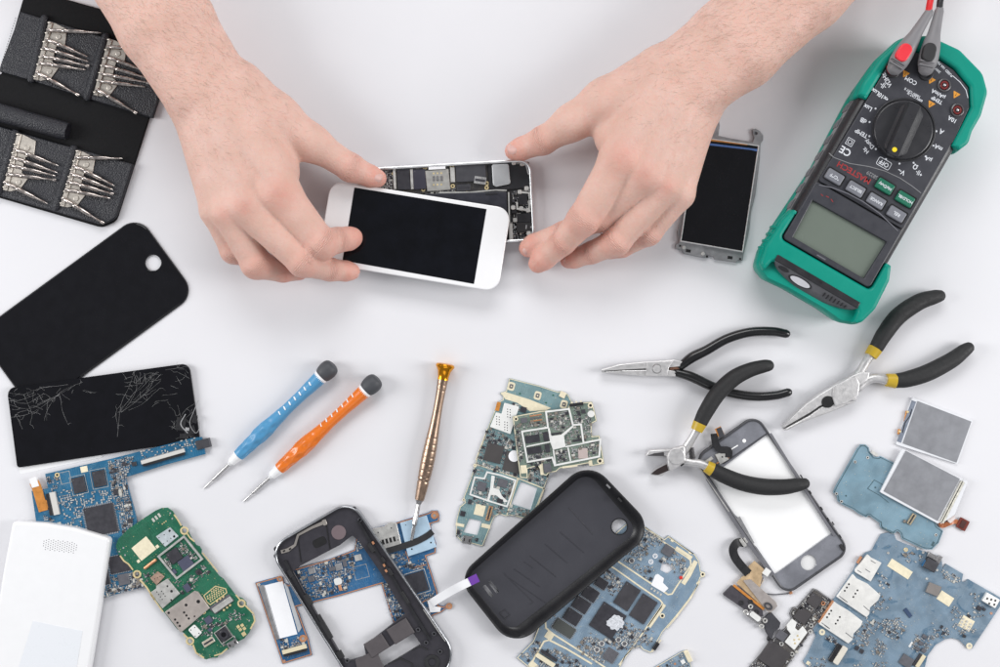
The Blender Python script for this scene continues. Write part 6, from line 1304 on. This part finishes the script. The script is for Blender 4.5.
for i, (pl, dn, wt) in enumerate((([x1(400, 440), x1(480, 425), x1(520, 470), x1(470, 540), x1(400, 510)], .7, .6), ([x1(250, 520), x1(330, 420), x1(400, 460), x1(330, 560), x1(260, 590)], .4, .6), ([x1(370, 300), x1(450, 330), x1(420, 400), x1(350, 400)], .3, .6), ([x1(740, 370), x1(850, 420), x1(860, 500), x1(800, 520), x1(740, 490)], .3, .6), ([x1(640, 450), x1(720, 480), x1(740, 520), x1(660, 530)], .35, .7), ([x1(380, 530), x1(440, 570), x1(400, 620), x1(340, 600)], .6, .4), ([x1(560, 500), x1(660, 520), x1(620, 600), x1(540, 590)], .5, .4), ([x1(500, 95), x1(600, 120), x1(590, 160), x1(500, 160)], .25, .5), ([x1(690, 190), x1(790, 235), x1(770, 260), x1(690, 240)], .4, .6), ([x1(830, 290), x1(900, 330), x1(900, 430), x1(850, 420)], .35, .5), ([x1(30, 620), x1(120, 620), x1(140, 680), x1(40, 680)], .35, .6), ([x1(130, 500), x1(200, 550), x1(190, 570), x1(120, 530)], .5, .6), ([x1(380, 210), x1(430, 240), x1(440, 290), x1(390, 270)], .3, .5), ([x1(800, 700), x1(240, 660), x1(420, 640), x1(430, 680)], .3, .5))):
    R.scatter(pl, dn, 120 + i, 2.8, white=wt, big=.05)
R.done()

# ================================================================ multimeter
M_green = mat('green_rubber', (.0005, .25, .185), .45, var=.05, vs=.05, bump=.06, bs=.8, spec=.25); M_mbody = mat('black_case', (.014, .014, .017), .38, var=.1, vs=.1, bump=.06, bs=1.5)
M_face = mat('dark_grey_face', (.032, .033, .042), .42, var=.05, vs=.1, bump=.05, bs=2); M_side = mat('grey_side_grip', (.20, .20, .21), .5, var=.08, vs=.1)
M_ink = mat('pale_ink', (.66, .68, .72), .5, var=0); M_inkr = mat('red_ink', (.30, .02, .022), .5, var=0); M_tri = mat('orange_ink', (.62, .26, .02), .5, var=0)
mm_ = thing('multimeter', 'green and black digital multimeter with a rotary dial and blank grey display, seen upside down', 'multimeter', 866, 190)
MO = (841, 241)
def ax(s_, b): return (MO[0] + .5 * s_ + .866 * b, MO[1] - .866 * s_ + .5 * b)
ZT = 50
def pre(p, z): k = (HC - ZT) / (HC - z); return (CX + (p[0] - CX) * k, CY + (p[1] - CY) * k)
def A(pts): return [ax(*p) for p in pts]
whole = rnd(A([(-60, -54), (-63, -30), (-63, 30), (-58, 56), (-26, 60), (60, 55), (135, 56), (178, 56), (196, 50), (212, 30), (216, 6), (214, -22), (203, -42), (180, -56), (140, -60), (60, -57), (-20, -62)]), [16, 20, 20, 16, 30, 60, 40, 20, 20, 16, 16, 16, 16, 20, 40, 60, 30], 6)
mid = rnd(A([(-6, -57), (-6, 54), (146, 54.5), (146, -57)]), 6, 4)
mb = MB(); rings = [(shrink(whole, 6), 0, ZT), (shrink(whole, 1.5), 5, ZT), (shrink(whole, .5), 16, ZT), (shrink(whole, 2.5), 20, ZT)]
mb.loft(rings); mb.prism(shrink(whole, 2.5), 18, 20, 0, zref=ZT); mb.build('holster_base', M_green, mm_, smooth=50)
# middle block: grey sides, black shoulders
mb = MB(); mb.loft([(shrink(mid, 1.0), 16, ZT), (shrink(mid, -.6), 24, ZT), (shrink(mid, 0), 36, ZT)]); mb.build('side_grip', M_side, mm_, smooth=50)
mb = MB()
for sd, b0 in ((-1, -57.5), (1, 54.5)):
    for i in range(7): s0 = 8 + i * 19; mb.strip([pre(ax(s0, b0 - .6 * sd), 33), pre(ax(s0 + 5, b0 + .2 * sd), 33), pre(ax(s0 + 10, b0 - .6 * sd), 33)], 2.0, 18, 33)
mb.build('grip_ridges', mat('mid_grey_grip', (.11, .11, .12), .45), mm_)
mb = MB(); mb.loft([(shrink(mid, .2), 34, ZT), (shrink(mid, 0), 40, ZT), (shrink(mid, 1.5), 45, ZT), (shrink(mid, 4), 48, ZT), (shrink(mid, 7), 49, ZT)]); mb.prism(shrink(mid, 7), 40, 49, 0, zref=ZT); mb.build('case_body', M_mbody, mm_, smooth=60)
# green end caps: a closed lower shell and a U shaped collar round the face
def cap_mesh(name, outer, inner, ra, rb, uo=None, ur=None):
    o = rnd(A(outer), ra, 5); u = rnd(A((uo or outer) + inner), (ur or ra) + rb, 5); mb = MB()
    mb.loft([(shrink(o, 5), 2, ZT), (shrink(o, 2), 14, ZT), (shrink(o, .5), 26, ZT), (shrink(o, -.6), 36, ZT), (shrink(o, -.4), 41.5, ZT), (shrink(o, 1.6), 45, ZT)]); mb.prism(shrink(o, 1.6), 40, 45, 0, zref=ZT)
    mb.prism(shrink(u, .6), 42, 53.2, 3.6, 5, zref=ZT); return mb.build(name, M_green, mm_, smooth=60)
cap_mesh('holster_top', [(134, -59), (146, -61.5), (178, -58.5), (208, -49), (222, -27), (225, 7), (216, 39), (202, 53), (178, 59), (160, 59), (148, 62), (136, 57)],
    [(137, 47), (160, 46), (180, 45), (197, 34), (205, 12), (206.5, -12), (199, -37), (185, -47.5), (134, -48.5)], [2, 14, 20, 16, 16, 18, 18, 14, 12, 14, 12, 2], [1, 5, 5, 5, 5, 5, 5, 5, 1])
cap_mesh('holster_bottom', [(4, 56), (-10, 62), (-44, 64.5), (-63, 58), (-69, 42), (-67, 20), (-67, -20), (-69, -44), (-63, -59), (-44, -64), (-10, -62), (4, -58)],
    [(4, -52), (-27.5, -53), (-27.5, 49), (4, 48.5)], [2, 12, 14, 12, 12, 30, 30, 12, 12, 14, 12, 2], [1, 4, 4, 1],
    [(4, 56), (-10, 62), (-42, 64), (-61, 59), (-67, 50), (-52, 48.5), (-50.5, 20), (-50.5, -20), (-52, -49), (-66, -52), (-60, -60), (-42, -64), (-10, -62), (4, -58)], [2, 12, 14, 9, 2, 3, 20, 20, 3, 2, 8, 14, 12, 2])
def pre(p, z): k = (HC - ZT) / (HC - z); return (CX + (p[0] - CX) * k, CY + (p[1] - CY) * k)
mb = MB()
for sd, b0 in ((-1, -63.6), (1, 63.4)):
    for i in range(4): s0 = -44 + i * 8; mb.tube([(*pre(ax(s0, b0 - sd * 2.5), 48), 48, 1.6), (*pre(ax(s0 + 1, b0 - sd * .2), 40), 40, 2.1), (*pre(ax(s0 + 2, b0 - sd * .4), 26), 26, 1.8)], 8)
mb.build('finger_ridges', M_green, mm_)
# the two face plates
fu = rnd(A([(41, -50), (185, -47), (198.5, -36.5), (206, -12), (204.5, 12), (196.5, 33.5), (179.5, 44.5), (148, 47.5), (41, 48)]), [3, 5, 5, 5, 5, 5, 5, 3, 3], 4)
fl = rnd(A([(-26.5, -52), (39.5, -51.5), (39.5, 48), (-26.5, 48)]), [4, 3, 3, 4], 4)
MB().prism(fu, 44, 51, .8, 2, zref=51).build('face_plate', M_face, mm_)
lg = rnd(A([(-20.5, -43.5), (21, -45), (22, 40), (-21, 38.5)]), .6, 2)
MB().prism([fl, lg], 44, 53.6, 1, 2, zref=53).build('display_bezel', M_face, mm_)
MB().prism(shrink(lg, -1), 44, 50.4, 0).build('display', mat('lcd_green_grey', (.145, .172, .145), .25, var=.03, vs=.02, spec=.4), mm_)
mb = MB(); mb.strip([(819, 185), (832, 187.5), (848, 193.5), (863, 201.5), (880, 213.5), (898, 231)], .9, 53.4, 53.9); mb.strip(A([(-24, -14), (-24, -4)]), 1.2, 53.4, 53.8); mb.build('face_line', mat('grey_line', (.14, .14, .16), .3), mm_)  # the arc is a painted highlight edge on the bezel
MB().strip([(829, 153), (834, 157.5), (850, 163.5), (869, 166.5), (885, 171), (900, 178), (912, 186), (921, 193)], .7, 50.8, 51.3).build('face_line', M_side, mm_)
# end tilt-stand insert on the bottom cap
MB().prism(rnd(A([(-43, -48), (-49.5, -48), (-50, 48), (-43.5, 48)]), 1, 2), 51, 54.2, .8, 2).build('end_bar', M_mbody, mm_); MB().box(*ax(-45.7, 2), 1, 6, 30 + 90, 54, 54.5).build('end_bar_gap', M_hole, mm_)
Mi = mat('grey_insert', (.10, .10, .11), .35, var=.15, vs=.2)
def slope(pts, z_of): 
    pass
# the insert sits on the sloped end: a lens shaped plate leaning outwards
def lens(name, s_off, b0, b1, depth, m, lift=0.0, n=24):
    mb = MB(); top = []; low = []
    for i in range(n + 1):
        t = i / n; b = b0 + (b1 - b0) * t; k = 4 * t * (1 - t)
        top.append((s_off, b)); low.append((s_off - depth * k ** .6, b))
    vs = []
    for (s0, b), (s1, _) in zip(top, low):
        for (ss, zz) in ((s0, 51.6 + lift), ((s0 + s1) / 2, 51.6 - (s0 - s1) * .3 + lift), (s1, 50.8 - (s0 - s1) * .62 + lift), (s1 + .5, 40)):
            q = s_true([ax(ss, b)], ZT)[0]; vs.append((q[0], q[1], zz))
    fs = [(4 * i + k, 4 * i + k + 1, 4 * i + 5 + k, 4 * i + 4 + k) for i in range(n) for k in range(3)]
    mb.add(vs, fs); return mb.build(name, m, mm_, smooth=60)
lens('end_insert', -50.2, -48, 48, 12, Mi, 1.2)
def patch(name, s0, b0, rs, rb, m, lift):
    mb = MB(); vs = []; n = 24
    for k in range(n):
        a = 2 * math.pi * k / n; ss = s0 + rs * math.sin(a); b = b0 + rb * math.cos(a); q = s_true([ax(ss, b)], ZT)[0]; d = -50.2 - ss
        vs.append((q[0], q[1], 52.4 - d * .62 + lift))
    mb.add(vs, [tuple(range(n))]); mb.v += [(x, y, z - 1.2) for x, y, z in vs]; mb.f += [(k, (k + 1) % n, n + (k + 1) % n, n + k) for k in range(n)]; mb.m += [0] * n
    return mb.build(name, m, mm_, smooth=30)
patch('sensor_window', -56, -15, 3.8, 13, M_mbody, 1.2); patch('sensor_window', -56, -15, 3.0, 11, mat('sensor_white', (.62, .62, .66), .3), 1.6); patch('sensor_window', -53.4, -36, 1.8, 6, M_mbody, 1.2)
for i in range(7): patch('vent_rib', -55 - .2 * math.sin(i), 12 + i * 4, 2.6 - abs(i - 2) * .25, .7, M_mbody, 1.6)
# dial
dc = (904, 129.6)
mb = MB(); mb.prism([circ(*dc, 32, 48), circ(*dc, 29.8, 48)], 50, 52, .5, 2); mb.build('dial_ring', M_mbody, mm_)
dl = MB(); dl.prism(circ(*dc, 29.6, 48), 50, 57, 1.4, 3); dd_ = dl.build('dial', mat('dial_black', (.026, .026, .030), .3, var=.06), mm_)
da = math.degrees(math.atan2(54, -24)); u_ = (math.cos(d2r(da)), math.sin(d2r(da))); v_ = (-u_[1], u_[0])
def dp(a, b): return (dc[0] + u_[0] * a + v_[0] * b, dc[1] + u_[1] * a + v_[1] * b)
mb = MB(); mb.loft([(rnd([dp(-28, -13), dp(28, -13), dp(28, 13), dp(-28, 13)], 10, 5), 56.4, 57), (rnd([dp(-28.4, -9), dp(28.4, -9), dp(28.4, 9), dp(-28.4, 9)], 7, 5), 59, 59), (rnd([dp(-28.6, -6.5), dp(28.6, -6.2), dp(28.6, 6.2), dp(-28.6, 6.5)], 3, 5), 66, 66), (rnd([dp(-28, -5.4), dp(28, -5.2), dp(28, 5.2), dp(-28, 5.4)], 2, 5), 67.4, 66.5)])
mb.prism(rnd([dp(-28, -5.4), dp(28, -5.2), dp(28, 5.2), dp(-28, 5.4)], 2, 5), 60, 67.4, 0, zref=66.5); mb.build('grip_bar', MATS['dial_black'], dd_, smooth=40)
MB().prism(circ(*dp(22, .4), 2.5, 18), 67.2, 67.9, .2).build('pointer_dot', mat('yellow_dot', (.80, .62, .02), .4, var=0), dd_)
# sockets
for x, y in ((944.6, 85), (957.6, 110)):
    mb = MB(); mb.prism([circ(x, y, 6.6, 26), circ(x, y, 5.2, 26)], 50, 52.6, .5, 2); mb.prism([circ(x, y, 4.4, 22), circ(x, y, 2.4, 22)], 50, 52.2, .4, mi=1); mb.prism(circ(x, y, 5.3, 20), 50, 51.5, mi=2); mb.ball(x, y, 51.7, 1.5, 1.5, 1, mi=3)
    mb.build('socket', [mat('smoky_socket', (.09, .085, .09), .15), mat('dark_red_plastic', (.16, .02, .02), .3), M_hole, M_solder], mm_)
for x, y in ((893, 71), (926.5, 73.5)): mb = MB(); mb.prism([circ(x, y, 7, 26), circ(x, y, 4, 26)], 50, 52.6, .5, 2); mb.build('socket', M_mbody, mm_)
# buttons
BT = 210
def btn_(x, y, txt, m, sz=3.4):
    mb = MB(); mb.prism(rnd(rect(x, y, 20.4, 13.4, 31), 1.6, 3), 50, 51.5, .2); o0_ = mb.build('button_well', M_hole, mm_)
    mb = MB(); mb.prism(rnd(rect(x, y, 18, 11, 31), 1.4, 3), 50, 54, 1.0, 3); o = mb.build('button', m, mm_)
    mb = MB(); mb.text(txt, x, y, sz, BT, 54.06); mb.build('button_lettering', M_ink, o, smooth=0)
Mb = mat('grey_button', (.17, .175, .20), .4, var=.04); Mg = mat('green_button', (.005, .13, .075), .4, var=.04)
btn_(834.8, 176.7, '°C/°F', Mb, 4.6); btn_(856, 189, 'SELECT', Mb, 4.2); btn_(876.6, 201, 'RANGE', Mb, 4.2); btn_(896.9, 214, 'REL', Mb, 4.6); btn_(885.2, 186.2, 'Hz/Duty', Mg, 4.2); btn_(905.5, 199, 'HOLD/BL', Mg, 4.0)
# printing
tx = MB(); Z = 51.06
def P_(t, x, y, s_, a=BT, sx=1.0): tx.text(t, x, y, s_ * 1.2, a, Z, sx=sx * .95)
P_('VΩHz', 887, 80, 5.2, 240); P_('COM', 911, 80.5, 5.0); P_('10A', 952.5, 119.5, 5.0); P_('µA/mA', 938.5, 94, 4.6); P_('TEMP', 937, 100, 4.4)
P_('x10Lux', 879, 94, 5.0, 215); P_('Lux', 868, 107.5, 5.2); P_('dB', 863.5, 120.5, 5.4); P_('TEMP', 861.5, 133.2, 5.0); P_('Hz', 866, 150.5, 4.8, 225); P_('Duty', 869.5, 144, 4.8, 225); P_('OFF', 884, 163.5, 5.2)
P_('V~', 901.5, 171.5, 5.6); P_('Ω', 915.5, 166.5, 5.6); P_('+||-', 919, 173.5, 4.4); P_('µA', 928.5, 159, 5.2); P_('mA', 938.5, 147.5, 5.2); P_('A', 941.5, 131.5, 5.8)
P_('1000V CAT II', 912.5, 92.8, 2.8); P_('600V CAT III', 915, 97, 2.8); P_('FUSED 10A MAX', 944, 68, 2.9, 225); P_('250V', 938, 70.5, 2.7, 225); P_('FUSED 400mA', 930, 64.5, 2.4, 225) if 0 else None
P_('-||-', 883, 86, 5.0, 215); P_('CE', 845.5, 151, 8.5, 210, 1.0)
for p in ((887, 99.2), (875.6, 108.6), (869.6, 122), (869.4, 136.2), (875.8, 149), (886, 159.2), (899.5, 163.6), (913.6, 162.8), (925.6, 156.4), (933.4, 145.6), (936.4, 131.2)): tx.prism(circ(*p, 1.0, 12), 50.9, 51.12)
tx.strip(rect(850, 142, 7, 7, 30), .5, 50.9, 51.1, closed=True); tx.strip(rect(850, 142, 3.6, 3.6, 30), .5, 50.9, 51.1, closed=True); tx.strip(rnd(rect(884, 163.5, 14, 8, 30), 1.5, 3), .5, 50.9, 51.1, closed=True)
tx.strip([(953, 76), (960, 82), (966, 90), (968, 98)], .6, 50.9, 51.1)
tx.build('printed_markings', M_ink, mm_, smooth=0)
tx = MB(); P_('MASTECH', 854, 172.5, 6.8, 210, 1.1); 
for p in (((826, 196), (829, 197.5)), ((831, 199), (833, 202)), ((821, 194), (823, 196))): tx.strip(list(p), .7, 53.4, 53.75)
tx.build('red_markings', M_inkr, mm_, smooth=0)
tx = MB(); P_('MS8229', 874, 176, 4.4); tx.build('grey_markings', M_side, mm_, smooth=0)
tr = MB(); bl = MB()
for x, y, a in ((905.5, 73.5, 210), (931.4, 80, 210), (956, 94.5, 210), (931, 104, 210)):
    c_ = [(x + 4.6 * math.sin(d2r(k + a)), y - 4.6 * math.cos(d2r(k + a))) for k in (0, 120, 240)]; tr.prism(rnd(c_, .4, 2), 50.9, 51.12); bl.text('!', x, y, 4, a, 51.16)
tr.build('warning_triangles', M_tri, mm_, smooth=0); bl.build('warning_lettering', M_hole, mm_, smooth=0)
# ---- test leads
M_plug = mat('grey_plug', (.19, .185, .195), .5, var=.05, vs=.1, bump=.05, bs=1)
def lead(label, p0, p1, wire_m, cap_m, exit_, cen):
    t = thing('test_lead', label, 'test lead', p0[0], p0[1], 0, 'test leads plugged into the multimeter'); D = Vector((p1[0] - p0[0], p1[1] - p0[1])); L0 = D.length; D /= L0
    def P(k): return (p0[0] + D.x * k * L0, p0[1] + D.y * k * L0)
    mb = MB(); mb.tube(cr([(*P(-.02), 60, 8.2), (*P(.08), 61, 9.6), (*P(.25), 62, 9.6), (*P(.42), 62.5, 8.4), (*P(.58), 62.5, 6.4), (*P(.8), 62, 5.2), (*P(.97), 61.5, 4.6), (*P(1), 61.5, 4.2)], 5), 26, fz=.8); 
    mb.build('plug', M_plug, t, smooth=60)
    mb = MB(); mb.tube([(*P(.0), 50.5, 5.0), (*P(.0) , 53, 5.2)], 18, ends=False)
    mb = MB(); mb.prism(circ(*P(-.02), 6.6, 22), 51, 58, 0); mb.build('plug_pin', cap_m if wire_m is not M_blackp else M_mbody, t)
    a_ = math.degrees(math.atan2(D.y, D.x)); mb = MB(); c_ = P(.26); mb.prism(rnd(rect(c_[0], c_[1], 19, 13, a_), 6.2, 6), 66, 70.6, 1.2, 3); mb.build('thumb_pad', cap_m, t)
    for k in (.02, .09): q = P(k); mb = MB(); mb.prism(rnd(rect(q[0], q[1], 1.2, 15, a_), .5, 2), 64, 68.2 + k * 8, .2); mb.build('plug_rib', M_plug, t)
    mb = MB(); q1_ = P(1); mb.tube(cr([(q1_[0] - D.x * 2, q1_[1] - D.y * 2, 61.5, 3.2)] + [(*e, 3.2) for e in exit_], 8), 16); mb.build('wire', wire_m, t)
M_redw = mat('red_wire', (.62, .015, .02), .35, var=.05)
lead('red test lead with a grey plug and red oval, in the multimeter', (896, 66), (929, 12.5), M_redw, mat('red_pad', (.72, .03, .045), .4, var=.04), [(932, -6, 60), (944, -40, 50), (960, -100, 20), (975, -170, 4)], None)
lead('black test lead with a grey plug and black oval, in the multimeter', (926.5, 66.5), (939.5, 10), M_blackp, M_blackm, [(942, -6, 60), (956, -42, 50), (975, -100, 20), (992, -170, 4)], None)
# ================================================================ table, lamps, camera
M_table = mat('white_table', (.72, .717, .742), .55, var=.012, vs=.01, spec=.3)
mb = MB(); mb.prism([(-1400, -1300), (2400, -1300), (2400, 2000), (-1400, 2000)], -30, 0, zref=0); t = mb.build('table', M_table); t['kind'] = 'structure'; del t['_o']
def softbox(name, loc, tgt, w, h, watts, col=(1, 1, 1)):
    l = bpy.data.lights.new(name, 'AREA'); l.shape = 'RECTANGLE'; l.size = w; l.size_y = h; l.energy = watts; l.color = col
    o = bpy.data.objects.new(name, l); COL.objects.link(o); o.location = loc
    o.rotation_euler = (Vector(tgt) - Vector(loc)).to_track_quat('-Z', 'Y').to_euler(); return o
softbox('softbox_right', (1.5, -.02, .84), (0, 0, 0), .6, .95, 19, (1, .99, .985))
softbox('softbox_left', (-1.5, .12, .84), (0, 0, 0), .6, .95, 17.5, (1, 1, 1))
softbox('softbox_front', (0, -1.15, 1.25), (0, 0, 0), 1.2, .6, 2.2, (.99, .995, 1))
softbox('softbox_back', (0, 1.35, 1.2), (0, .05, 0), 1.3, .6, 15, (1, 1, 1))
w = bpy.data.worlds.new('World'); SC.world = w; w.use_nodes = True
w.node_tree.nodes['Background'].inputs[0].default_value = (.93, .95, 1, 1); w.node_tree.nodes['Background'].inputs[1].default_value = .31
cam = bpy.data.cameras.new('camera'); co = bpy.data.objects.new('camera', cam); COL.objects.link(co); SC.camera = co
co.location = (0, 0, HC * S); co.rotation_euler = (0, 0, 0); cam.sensor_width = 36; cam.lens = 36 * HC / 1000; cam.clip_start = .01; cam.clip_end = 10
SC.view_settings.view_transform = 'Standard'; SC.view_settings.look = 'None'; SC.view_settings.exposure = 0; SC.view_settings.gamma = 1
for o in bpy.data.objects:
    if '_o' in o: del o['_o']
